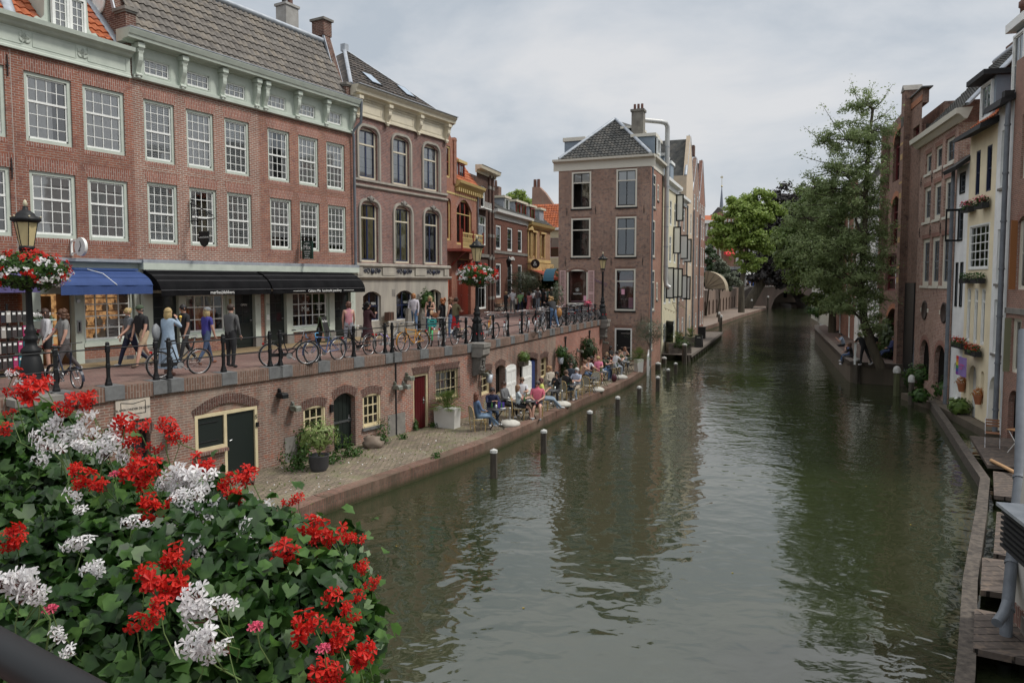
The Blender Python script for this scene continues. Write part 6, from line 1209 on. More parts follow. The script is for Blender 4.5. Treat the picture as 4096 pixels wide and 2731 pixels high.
RAT=mat('rattan_cane',(.45,.32,.13),.5,c2=(.36,.25,.1),sc=8)
m,nt,b=nodes('black_white_weave');vec,ob=wallvec(nt);ck=N(nt,'ShaderNodeTexChecker',Scale=28.);ck.inputs[1].default_value=(.6,.56,.45,1);ck.inputs[2].default_value=(.03,.03,.03,1);nt.links.new(vec,ck.inputs[0]);nt.links.new(ck.outputs[0],b.inputs['Base Color']);WEAVE=m
def chair_meshes():
    M=MB()
    for sx in (-.2,.2):M.tube([(sx*1.05,.2,0),(sx,.2,.45)],.014,6)
    fl=M
    M2=MB();M2.tube([(-.2,.2,.43),(.2,.2,.43),(.21,-.18,.43),(-.21,-.18,.43),(-.2,.2,.43)],.015,6);M2.tube([(-.19,.19,.25),(.19,.19,.25)],.01,5);M2.tube([(-.19,-.18,.25),(.19,-.18,.25)],.01,5);M2.tube([(-.19,.19,.28),(0,.2,.4),(.19,.19,.28)],.01,5)
    M3=MB();M3.tube([(-.2,-.24,.42),(-.23,-.27,.7),(-.17,-.3,.88),(0,-.31,.93),(.17,-.3,.88),(.23,-.27,.7),(.2,-.24,.42)],.016,6)
    M4=MB();M4.add([(-.19,-.235,.5),(.19,-.235,.5),(.215,-.27,.7),(.16,-.295,.87),(0,-.305,.91),(-.16,-.295,.87),(-.215,-.27,.7)],[(0,1,2,3,4,5,6)])
    M5=MB();M5.lathe([(.2,.43),(.225,.445),(.22,.46),(0,.465)],(0,0,0),14)
    L1=MB();L1.tube([(0,0,0),(0,0,.44)],.014,6);
    return L1.mesh('leg',[RAT]),M2.mesh('seat_frame',[RAT]),M3.mesh('back_frame',[RAT]),M4.mesh('backrest',[WEAVE]),M5.mesh('seat',[WEAVE])
CM=chair_meshes()
def chair(p,yaw,label,fold=False):
    r=empty('bistro_chair',(p[0],p[1],ZQ),yaw-PI/2,label,'chair','rattan bistro chairs on the terrace')
    for x,y,tx,ty in ((-.19,.19,-.04,-.05),(.19,.19,.04,-.05),(-.19,-.2,-.03,.1),(.19,-.2,.03,.1)):l=obj('leg',CM[0],r,(x-tx*.0,y,0));l.rotation_euler=(ty*1.2,tx*-1.2*-1,0)
    for m_,nm in zip(CM[1:],('seat_frame','back_frame','backrest','seat')):obj(nm,m_,r)
    return r
M=MB();M.lathe([(.33,.72),(.345,.73),(.345,.745),(0,.75)],(0,0,0),22);TTOP=M.mesh('table_top',[mat('dark_table_top',(.035,.035,.038),.4)])
M=MB()
for s_ in (-1,1):[M.tube([(s_*.25,y,0),(-s_*.2,y,.72)],.012,5) for y in (-.16,.16)]
M.tube([(.25,-.16,.02),(.25,.16,.02)],.01,5);M.tube([(-.25,-.16,.02),(-.25,.16,.02)],.01,5);TLEG=M.mesh('folding_legs',[BLACK])
def table(p,yaw,label):
    r=empty('bistro_table',(p[0],p[1],ZQ),yaw,label,'table','round black folding tables');obj('table_top',TTOP,r);obj('folding_legs',TLEG,r);return r
TG=mat('drinking_glass',(.5,.55,.55),.1);PLATE=mat('white_plate',(.7,.7,.68),.3);PURP=mat('purple_menu',(.10,.06,.35),.5)
def tableware(p,n,seed):
    rs=random.Random(seed)
    for k in range(n):
        x,y=p[0]+rs.uniform(-.22,.22),p[1]+rs.uniform(-.22,.22);kind=rs.choice(('drinking_glass','plate','drinking_glass','bottle'));M=MB();z=ZQ+.751
        if kind == 'plate':M.lathe([(.05,0),(.11,.015),(.115,.02),(0,.012)],(0,0,0),14)
        elif kind == 'bottle':M.lathe([(.03,0),(.03,.12),(.012,.17),(.012,.21)],(0,0,0),10)
        else:M.lathe([(.025,0),(.033,.11),(.03,.11),(.022,.01)],(0,0,0),10)
        o=M.build(kind,{'plate':PLATE,'bottle':mat('green_bottle',(.03,.12,.03),.15)}.get(kind,TG),None,(x,y,z));tag(o,{'plate':'white plate on a terrace table','bottle':'green bottle on a terrace table','drinking_glass':'drinking glass on a terrace table'}[kind],kind.replace('_',' '),kind.replace('_',' ')+'s on the terrace tables')
def pbase(p,label):
    r=empty('parasol_base',(p[0],p[1],ZQ),0,label,'parasol base','white parasol bases');M=MB();M.lathe([(.36,0),(.40,.05),(.38,.12),(.25,.19),(.08,.21)],(0,0,0),22);M.build('foot',mat('white_concrete',(.58,.56,.50),.8,c2=(.45,.43,.38),sc=4),r);M=MB();M.lathe([(.04,.2),(.04,.62),(.05,.63),(.05,.68),(.03,.68)],(0,0,0),10);M.build('tube',STEEL,r)
rq=lambda x,y:G('r',x,y,ZQ)
for x,y,l in ((755,1050,'white round parasol base nearest the planter'),(1300,845,'white round parasol base before the man in black'),(1660,690,'white round parasol base below the empty chairs'),(1915,560,'white round parasol base nearest the corner house')):pbase(rq(x,y),l)
TB=[(625,1085,'table of the couple nearest the planter'),(955,985,'table of the man in the pink shirt'),(1180,860,'table of the woman in black'),(1390,790,'table of the white-haired man'),(1600,710,'empty table beside two empty chairs'),(1720,640,'table of the woman in pink'),(1850,580,'table beside the red backpack'),(1960,520,'crowded table nearest the corner house'),(1990,470,'last table, by the black door of the corner house')]
for i,(x,y,l) in enumerate(TB):p=rq(x,y);table(p,i*.7,'small round black folding table, '+l);tableware(p,(4,4,2,4,0,4,3,6,3)[i],i)
o=MB().box(-.12,-.01,0,.12,.01,.2).build('menu_card',PURP,None,rq(665,1075)+Vector((.0,.0,.75)));tag(o,'purple folded menu card on the nearest terrace table','menu card')
          
def leaves_ball(par,c,r,n,size,m,seed,name='foliage',squash=(1,1,1),**k):
    rs=np.random.RandomState(seed);d=rs.normal(0,1,(n,3));d /= np.linalg.norm(d,axis=1)[:,None];f=np.array([mnoise.noise(Vector(q*2.2)+Vector((seed,0,0))) for q in d]);P=d*(r*(1+.6*f)*rs.uniform(.45,1,n) ** .6)[:,None]*np.array(squash)+np.array(c)
    return leafcloud(P,d+np.array([0,0,.4]),size,name,m,par,seed=seed,**k)
def palm(par,c,n,L_,m,seed,droop=1.):
    rs=random.Random(seed);M=MB()
    for k in range(n):
        q=rs.uniform(0,2*PI);el=rs.uniform(.15,1.45);ln=L_*rs.uniform(.7,1.1);P=[]
        for i in range(4):t=i/3;rr=ln*t*math.cos(el);P.append(Vector((c[0]+rr*math.cos(q),c[1]+rr*math.sin(q),c[2]+ln*t*math.sin(el)-droop*.35*ln*t*t*math.cos(el))))
        sd_=Vector((-math.sin(q),math.cos(q),0));tip=P[-1];fan=7
        M.tube(P[:3],.008,3)
        for j in range(fan):
            a=(j/(fan-1)-.5)*2.2;dr=((P[3]-P[2]).normalized()*math.cos(a)+sd_*math.sin(a)).normalized();b0=P[2];b1=b0+dr*ln*.42;M.add([b0-sd_*.006,b0+dr*ln*.2+sd_.cross(dr)*.0+sd_*.014,b1+Vector((0,0,-.05*ln)),b0+dr*ln*.2-sd_*.014],[(0,1,2,3)])
    return M.build('fronds',m,par)
a,b=G('n',1875,1050,ZQ),G('n',2105,1075,ZQ);r=empty('planter',(a.x,a.y,ZQ),math.atan2(b.y-a.y,b.x-a.x),'white rectangular planter with a spiky palm beside the dark red door','planter');w=(b-a).length
M=MB();M.prism([(.0,0),(w,0),(w+.04,.72),(-.04,.72)],'y',0,.42);M.build('box',mat('white_planter',(.62,.61,.58),.6,c2=(.55,.54,.5),sc=2),r);palm(r,(w/2,.2,.7),80,.75,LPALM,3)
p=G('n',520,1560,ZQ);r=empty('planter',(p.x,p.y,ZQ),0,'round dark grey pot with variegated bush on the near wharf','planter');M=MB();M.lathe([(.2,0),(.26,.1),(.28,.42),(.30,.45),(.27,.45),(.25,.38),(0,.38)],(0,0,0),20);M.build('pot',mat('ribbed_grey_pot',(.05,.052,.058),.6),r);leaves_ball(r,(0,0,1.0),.52,900,.13,LFV,5,squash=(1.1,1.1,.9),shape=((0,-.5),(.16,-.1),(.14,.25),(0,.5),(-.14,.25),(-.16,-.1)))
M=MB();[M.tube([(0,0,.4),(.1*math.cos(k*1.3),.1*math.sin(k*1.3),.7),(.3*math.cos(k*1.3),.3*math.sin(k*1.3),1.1)],.012,5) for k in range(6)];M.build('stem',mat('twig',(.07,.05,.03)),r)
p=G('t',605,1320,ZQ);r=empty('planter',(p.x,p.y,ZQ),.4,'white square planter with palm by the white gate','planter');M=MB();M.prism([(-.17,0),(.17,0),(.22,.75),(-.22,.75)],'y',-.2,.2);M.build('box',MT['white_planter'],r);palm(r,(0,0,.75),70,.8,LPALM,8)
p=AT('r',2215,300,45.5);r=empty('olive_tree',(p.x,p.y,ZQ),0,'silvery potted olive tree against the corner house','tree');M=MB();M.tube([(0,0,0),(.05,0,.8),(-.03,0,1.5)],[.07,.055,.04],7);[M.tube([(0,0,1.2),(.4*math.cos(k*1.2),.4*math.sin(k*1.2),2.)],.02,5) for k in range(5)];M.build('trunk',mat('olive_bark',(.16,.13,.10),.9),r);leaves_ball(r,(0,0,2.2),1.1,3600,.12,LFO,9,'crown',squash=(1,1,.8),shape=((0,-.5),(.1,0),(0,.5),(-.1,0)))
                            
r=empty('wooden_gate',(8.25,43.8,ZQ-.4),0,'white painted wooden barrier beside the white planter','gate');M=MB();d=Vector((.75,3.6,0));[M.box(d.x*t-.06,d.y*t-.06,0,d.x*t+.06,d.y*t+.06,1.25) for t in (0,.33,.66,1)]
for z in (.75,1.2):M.tube([(0,0,z),(d.x,d.y,z)],.05,4)
M.build('barrier',WHITE,r)
                                            
for t,x,y,l,k in (('r',460,550,'zinc bucket hanging from the wall left of the white shutters',0),('r',1222,365,'zinc bucket with trailing plant hanging between the far cellar windows',1)):
    s,z=R_(t,x,y);p=fr_.W(s,-.35,z);r=empty('bucket',p,0,l,'bucket');M=MB();M.lathe([(.11,-.18),(.16,.15),(.15,.15),(.1,-.16)],(0,0,0),14);M.tube([(-.15,0,.15),(0,0,.32),(.15,0,.15)],.006,4);M.build('pail',ZINC,r)
    if k:leaves_ball(r,(0,0,.42),.34,420,.09,LF,21)
s,z=R_('r',850,400);p=fr_.W(s,-.25,z);r=empty('wall_planter',p,fr_.o.rotation_euler.z,'wooden wall box with a green plant between the white door leaves','planter');M=MB();M.box(-.3,-.12,-.1,.3,.12,.12);M.build('box',PW,r);leaves_ball(r,(0,0,.3),.3,380,.08,LFL,22)
for i,(x,y,rr,l) in enumerate(((1295,440,.75,'dark leafy shrub growing by the arched cellar window'),(1510,260,.7,'dark olive climber by the far arched window'))):
    s,z=R_('r',x,y);p=fr_.W(s,-.4,ZQ);r=empty('climbing_shrub',p,0,l,'shrub');M=MB();M.tube([(0,0,0),(.03,0,(z-ZQ)*.6),(0,0,z-ZQ)],.025,5);M.build('stem',mat('twig',(.07,.05,.03)),r);leaves_ball(r,(0,0,z-ZQ),rr,1500,.10,LFD,30+i,squash=(.8,.6,1.15))
                                        
o=MB().ell((0,0,.12),(.34,.24,.24),14,jit=.5,k=9).build('boulder',mat('brown_boulder',(.16,.12,.09),.9,c2=(.22,.18,.14),sc=4,bmp=.4),None,G('n',1150,1290,ZQ));tag(o,'brown boulder against the wall right of the black-green cellar door','boulder')
def weed(x,y,h,n,l,m=LF,t='n',sp=.2,z=ZQ):
    p=G(t,x,y,z);r=empty('weed_plant',(p.x,p.y,z),rnd.random()*6,l,'weed','weeds on the wharf');rs=np.random.RandomState(int(x) % 997);P=[];Nn=[]
    for k in range(n):q=rs.uniform(0,6.28);t_=rs.rand();hh=h*rs.uniform(.5,1);P.append((sp*t_*math.cos(q),sp*t_*math.sin(q),hh*rs.rand()));Nn.append((math.cos(q),math.sin(q),.6))
    leafcloud(P,Nn,.07 if h < 1 else .1,'leaves',m,r,seed=int(x));M=MB();[M.tube([(0,0,0),(sp*.5*math.cos(k*2),sp*.5*math.sin(k*2),h*.9)],.005,3) for k in range(3)];M.build('stem',mat('green_stem',(.08,.12,.03)),r)
for x,y,h,n,l,sp in ((735,1350,.95,160,'tall leafy weed in front of the black-green cellar door',.12),(855,1400,.75,200,'bushy weed right of the black-green door',.2),(1270,1210,.9,160,'thin tall weed behind the boulder',.25),(1235,1250,.3,200,'low weed tuft at the boulder',.35),(340,1440,1.1,320,'tall weeds left of the potted bush',.3),(270,1540,.5,380,'broad-leaved weed at the foot of the wall',.5),(950,1390,.3,120,'small weed tuft on the paving before the door',.3),(680,1470,.35,200,'weed tuft right of the potted bush',.4),(1650,1090,.45,120,'weed at the dark red door',.12),(1890,1420,.25,60,'single weed in the open paving',.2),(60,1480,.8,160,'thin weeds at the wall near the yellow door frame',.2),(1500,1190,.2,80,'weed by the drain grate',.2),(1870,1050,.2,60,'weed under the white planter',.2)):weed(x,y,h,n,l,sp=sp)
rs=np.random.RandomState(4);P=[]
for k in range(3200):
    i=rs.randint(1,len(E_)-3);t_=rs.rand();a=Vector(E_[i]).lerp(Vector(E_[i+1]),t_);b=a+Vector((-.85,.5))*(4.2*(rs.rand() ** (1.8 if rs.rand() < .5 else .4)))
    if mnoise.noise(Vector((b.x*.9,b.y*.9,0))) > .02 and b.y < 44:P.append((b.x,b.y,ZQ+.012))
leafcloud(P,[(0,0,1)]*len(P),.045,'moss',leafmat('moss_green',(.07,.10,.015),(.12,.17,.03),(.18,.22,.05)),None,jit=.9,kind='stuff')
                     
def aboard(p,yaw,w,h,label,lines,m=BLACKM,tm=WHITE,fr=None,sz=.16):
    r=empty('sandwich_board',p,yaw,label,'sign board');M=MB()
    for s_ in (-1,1):M.add([(-w/2,s_*.25,0),(w/2,s_*.25,0),(w/2,s_*.02,h),(-w/2,s_*.02,h)],[(0,1,2,3)],0);M.tube([(-w/2,s_*.25,0),(-w/2,s_*.02,h),(w/2,s_*.02,h),(w/2,s_*.25,0)],.018,4,1)
    M.build('board',[m,fr or BLACK],r)
    for i,tx in enumerate(lines):t_=.82-i*.2;text(tx,sz,tm,r,(0,-(.25-.23*t_)-.012,h*t_),(PI/2-math.atan2(.23,h),0,0))
aboard(G('m',1745,640),RZA+.35,.6,1.05,'chalk sandwich board reading the best, in front of the display window',['the best'],fr=mat('green_board_frame',(.06,.09,.04)))
r=empty('pavement_sign',G('l',1375,1140),RZA-.2,'grey pavement sign with small portrait photos on a water-filled base','sign board');M=MB();M.box(-.3,-.03,.25,.3,.03,1.3);M.build('panel',mat('pale_grey_panel',(.5,.5,.48)),r);M=MB();M.box(-.42,-.25,0,.42,.25,.12);M.tube([(0,0,.1),(0,0,.28)],.04,6);M.build('base',mat('dark_plastic_base',(.06,.065,.08),.6),r)
M=MB();[M.box(.03+(k % 2)*.13,-.035,1.0-(k // 2)*.17,.14+(k % 2)*.13,-.032,1.14-(k // 2)*.17) for k in range(8)];M.build('photos',mat('small_portraits',(.35,.2,.15),c2=(.05,.04,.04),sc=30),r)
M=MB();[M.box(-.26,-.035,1.1-k*.12,-.26+.2,-.032,1.12-k*.12) for k in range(5)];M.build('lettering',BLACKM,r)
r=empty('suitcase',f_ := onA(19.25,-.28,.66),RZA+.3,'old brown suitcase standing on the cafe window sill','suitcase');M=MB();M.box(-.3,-.12,0,.3,.12,.38);M.build('case',mat('brown_leather',(.09,.045,.03),.5),r);M=MB();[M.box(x,-.13,-.005,x+.04,.13,.385) for x in (-.2,.16)];M.build('straps',BLACKM,r)
p=Vector(onA(22.0,-.45,0));r=empty('planter',p,RZA,'tall white planter with bamboo and white flowers beside the cafe door','planter');M=MB();M.prism([(-.2,0),(.2,0),(.26,.85),(-.26,.85)],'y',-.22,.22);M.build('box',MT['white_planter'],r);leaves_ball(r,(0,0,1.5),.5,500,.14,LF,44,squash=(.7,.7,1.2));leaves_ball(r,(0,-.1,.95),.34,300,.05,WHF,45,'white_blossoms',squash=(1,1,.5))
p=Vector(onA(20.3,-.6,0));M=MB();M.prism([(-.25,0),(.25,0),(.08,1.2),(-.08,1.2)],'y',-.08,.08);o=M.build('stone_pylon',STONE,None,p,RZA);tag(o,'grey tapering stone guard before the cafe wall','guard stone')
def bench(p,yaw,label):
    r=empty('park_bench',p,yaw,label,'bench');M=MB();[M.box(-.9,-.2+k*.12,.44,.9,-.1+k*.12,.47) for k in range(4)];M.build('seat',mat('bench_wood',(.22,.12,.07),.6),r);M=MB();[M.box(-.9,.3,.6+k*.13,.9,.33,.7+k*.13) for k in range(3)];M.build('backrest',MT['bench_wood'],r)
    for x in (-.7,.7):M=MB();M.tube([(x,-.2,0),(x,.0,.3),(x,.28,.44),(x,.32,.95)],.03,5);M.tube([(x,.3,0),(x,.1,.3),(x,-.2,.44)],.03,5);M.build('leg',BLACK,r)
q=Vector((-1.504,59.7));d_=Vector((2.97,9.)).normalized();n_o=Vector((d_.y,-d_.x));pb=q+d_*.6+n_o*.6;bench((pb.x,pb.y,0),math.atan2(d_.y,d_.x),'wooden bench with black legs before the brown cafe house');
for k,s_ in enumerate((3.6,6.4)):
    pb=q+d_*s_+n_o*1.;r=empty('olive_tree',(pb.x,pb.y,0),0,('potted olive tree by the middle cafe window','potted olive tree by the last cafe window')[k],'tree');M=MB();M.lathe([(.3,0),(.36,.6)],(0,0,0),12);M.build('pot',BLACKM,r);M=MB();M.tube([(0,0,.5),(0,0,1.8)],.05,6);M.build('trunk',mat('olive_bark',(.16,.13,.1)),r);leaves_ball(r,(0,0,2.4),1.15,2200,.15,leafmat('leaf_olive_dark',(.03,.045,.02),(.07,.085,.05),(.12,.13,.09)),50+k,'crown',shape=((0,-.5),(.14,0),(0,.5),(-.14,0)))
for k,(x,y,z,rr) in enumerate(((4.0,71.2,1.7,1.9),(6.2,73.2,1.6,1.6),(5.4,66.5,1.3,1.0))):r=empty('potted_shrub',(x,y,0),0,('big bushy green plant under the orange awning','second bushy plant under the orange awning, nearer the corner house','small white-flowering shrub before the orange awning')[k],'shrub');leaves_ball(r,(0,0,z),rr,2600,.22,(LF,LF,LFO)[k],60+k);M=MB();M.lathe([(.35,0),(.4,.6)],(0,0,0),10);M.build('pot',BLACKM,r)
p=G('s',1370,1040);p=Vector((3.0,47.6,0));r=empty('potted_shrub',p,0,'thin potted olive shrub beside the pink shutter','shrub');leaves_ball(r,(0,0,1.6),.7,620,.09,LFO,70,squash=(.7,.7,1.3));M=MB();M.lathe([(.22,0),(.26,.5)],(0,0,0),10);M.tube([(0,0,.4),(0,0,1.5)],.03,5);M.build('pot',STONE,r)
p=Vector((5.0,47.7,0));r=empty('flower_bunch',p+Vector((0,0,.5)),0,'pink and red flower bunch beside the shop shutter','flowers');leaves_ball(r,(0,0,.5),.26,260,.1,PINKF,71,'blossoms');M=MB();M.lathe([(.14,-.5),(.18,.3)],(0,0,0),10);M.build('vase',PK,r)
r=empty('awning',(2.95,50.1,0),-.4,'teal fan awning peeking out behind the pink shutter','awning');M=MB();P=[(-.8*math.sin(PI/2*k/6),2.5+.85*math.cos(PI/2*k/6)) for k in range(7)]
for (a,b),(c,d) in zip(P,P[1:]):M.quad((-.55,c,d),(.2,c,d),(.2,a,b),(-.55,a,b))
M.add([(-.55,a,b) for a,b in P]+[(-.55,0,2.5)],[tuple(range(8))]);M.build('canopy',mat('teal_canvas',(.03,.11,.16),.7),r)
                       
gp=Vector(onA(2.55,-1.1,0));r=empty('souvenir_rack',gp,RZA,'revolving rack hung with bags of coloured socks at the left edge','display rack');M=MB();M.tube([(0,0,0),(0,0,1.9)],.025,6);[M.box(-.45,y,z,.45,y+.01,z+.01) for z in (.5,.9,1.3,1.7) for y in (-.25,.25)];M.lathe([(.35,0),(.35,.05),(.03,.08)],(0,0,0),12);M.build('stand',BLACK,r)
cs=[(.02,.02,.02),(.30,.03,.02),(.03,.03,.03),(.35,.33,.3),(.02,.15,.2),(.05,.04,.04),(.02,.02,.03),(.35,.03,.12)]
for k in range(28):
    c_=cs[(k*5) % 8];M=MB();x=-.42+(k % 7)*.13;z=(.22,.62,1.02,1.42)[k // 7];M.box(x,-.29,z,x+.11,-.26,z+.3);M.box(x+.02,-.295,z+.2,x+.09,-.29,z+.26,1);M.build('sock_pack',[mat('sock_%d' % ((k*5) % 8),c_,.8),WHITE],r)
gp=Vector(onA(3.35,-.8,0));r=empty('flower_stand',gp,RZA,'stepped stand of small tulip bunches behind the nearest lamp post','flower stand');M=MB();[M.box(-.4,-.2,z,.5,.2,z+.04) for z in (.5,.95,1.4)];[M.tube([(x,0,0),(x,0,1.5)],.02,5) for x in (-.38,.48)];M.build('shelf',mat('green_shelf',(.4,.5,.45)),r)
for k,z in enumerate((.62,1.07,1.52)):leafcloud(np.random.RandomState(k).uniform((-.38,-.18,z-.02),(.48,.18,z+.1),(170,3)),[(0,-.3,1)]*170,.06,'tulips',(REDF,PINKF,WHF)[k],r,seed=k);leafcloud(np.random.RandomState(k+9).uniform((-.38,-.18,z-.08),(.48,.18,z+.02),(150,3)),[(0,-.3,1)]*150,.06,'tulip_leaves',LF,r,seed=k)
# ---------- people: one continuous skinned body each, hair / skirts / glasses as children
PQ=[]
SK=[mat('skin_light',(.52,.30,.22),.55),mat('skin_tan',(.40,.22,.15),.55),mat('skin_brown',(.17,.085,.055),.55)]
def cl(c):
    n='cloth_%02d_%02d_%02d' % tuple(int(v*99) for v in c);return mat(n,c,.85,c2=tuple(v*.72 for v in c),sc=7,bmp=.25,lo=.3,hi=.7)
def V3(*a):return Vector(a)
def pit(a,l,ab=0.):a=math.radians(a);ab=math.radians(ab);return Vector((math.sin(ab),math.sin(a)*math.cos(ab),-math.cos(a)*math.cos(ab)))*l
POSES={
    'stand':(4,5,-3,4,2),'walk':(24,8,-20,18,4),'walk2':(-18,30,22,6,5),'sit':(86,84,82,76,-4),'sitlean':(88,95,84,90,16),'cross':(92,70,84,40,-6),'legsout':(80,45,84,50,-10),'floor':(84,12,86,20,8),'floorx':(84,110,80,105,18),'edge':(80,62,84,70,10),'lean':(6,4,-22,12,28)}
ARMS={'down':(6,12),'swing':(-22,20),'fwd':(24,22),'table':(40,62),'phone':(28,105),'face':(50,128),'hold':(10,85),'cross':(28,80),'back':(-12,8),'rail':(52,40),'lap':(22,55)}
def person(p,yaw,label,top=(.02,.02,.02),bot=(.03,.03,.05),h=1.7,pose='stand',arms=('down','down'),skin=0,hair=(.08,.04,.02),style='short',sleeve='short',legs='long',shoe=(.6,.6,.6),skirt=None,fem=False,glass=False,turn=0,group=None,fat=1.,cap=None,seat=None,ab=8):
    k=h/1.60;hl,kl,hr,kr,ln=POSES[pose];V=[];R=[];E=[];C=[]
    def add(v,r,par=None,cat='top'):
        V.append(v*k);R.append(r*k*(1 if cat == 'skin' else 1.04));i=len(V)-1
        if par is not None:E.append((par,i));C.append(cat)
        return i
    up=Vector((0,math.sin(math.radians(ln)),math.cos(math.radians(ln))))
    O=V3(0,0,0);b_='bottom'
    pel=add(O,.125*fat*(1.04 if fem else 1));wa=add(up*.17,(.105 if fem else .12)*fat,pel,'top');ch=add(up*.36,.13*fat,wa,'top');nb=add(up*.485,.085,ch,'top')
    tq=math.radians(turn);hf=Vector((math.sin(tq),math.cos(tq),0));nk=add(up*.55,.05,nb,'skin');hc=up*.66+hf*.02
    h0=add(up*.605+hf*.01,.06,nk,'skin');h1=add(hc,.088,h0,'skin');h2=add(hc+V3(0,0,.06),.068,h1,'skin')
    for sx,(ha,ka) in ((-1,(hl,kl)),(1,(hr,kr))):
        hp=V3(sx*.085,0,-.02);a=add(hp,.095*fat,pel,b_);th=pit(ha,.42,sx*(4 if pose[:3] != 'flo' else 14));sh=pit(ha-ka,.41,sx*(2 if pose != 'floorx' else-40))
        if pose == 'cross' and sx < 0:th.x += .16;sh.x += .08
        lm='bottom' if legs in ('long','short') else 'skin';lk='bottom' if legs == 'long' else 'skin'
        m_=add(hp+th*.55,.078*fat,a,lm);kn=add(hp+th,.06 if lk == 'bottom' else .052,m_,lk);cf=add(hp+th+sh*.35,.056,kn,lk);an=add(hp+th+sh*.93,.046 if lk == 'bottom' else .036,cf,lk)
        fd=V3(0,1,0) if pose[:3] != 'flo' else V3(0,.3,1).normalized();ft=ha-ka
        if ft <-5:fd=V3(0,math.cos(math.radians(ft*.8)),math.sin(math.radians(ft*.8)))
        he=add(hp+th+sh-fd*.03,.043,an,'shoe');to=add(hp+th+sh+fd*.15+V3(0,0,-.02),.034,he,'shoe')
    fingers=[]
    for sx,an_ in ((-1,arms[0]),(1,arms[1])):
        pa,el=ARMS[an_];pa += ln*.5;sp=up*.455+V3(sx*(.155 if fem else .175)*(.5+.5*fat),0,0)
        s0=add(sp,.062*(1 if sleeve != 'none' else .85),ch,'top' if sleeve != 'none' else 'skin');ua=pit(pa,.27,sx*ab);inw=-sx*(32 if an_ in ('table','cross','hold','lap','face','phone') else 4);fa=pit(pa+el,.24,inw if an_ != 'cross' else-sx*70)
        c1={'none':'skin','short':'top','long':'top'}[sleeve];c2='top' if sleeve == 'long' else 'skin'
        um=add(sp+ua*.55,.05 if c1 == 'top' else .043,s0,c1);e_=add(sp+ua,.042,um,c2);fm=add(sp+ua+fa*.5,.037,e_,c2);wr=add(sp+ua+fa,.025,fm,c2);hn=add(sp+ua+fa+fa.normalized()*.06,.028,wr,'skin');fingers.append(((sp+ua+fa+fa.normalized()*.07)*k,fa.normalized(),sx))
    lo=min(v.z for v in V);z0=(-lo+.03*k) if seat is None else seat+.10
    PQ.append(dict(V=V,R=R,E=E,C=C,F=fingers,z=z0,p=p,yaw=yaw,label=label,group=group,mats=[SK[skin],cl(top),cl(bot),cl(shoe)],hair=hair,style=style,hc=hc*k,hf=hf,k=k,skirt=skirt,glass=glass,cap=cap,up=up,pose=pose,top=top,fat=fat))
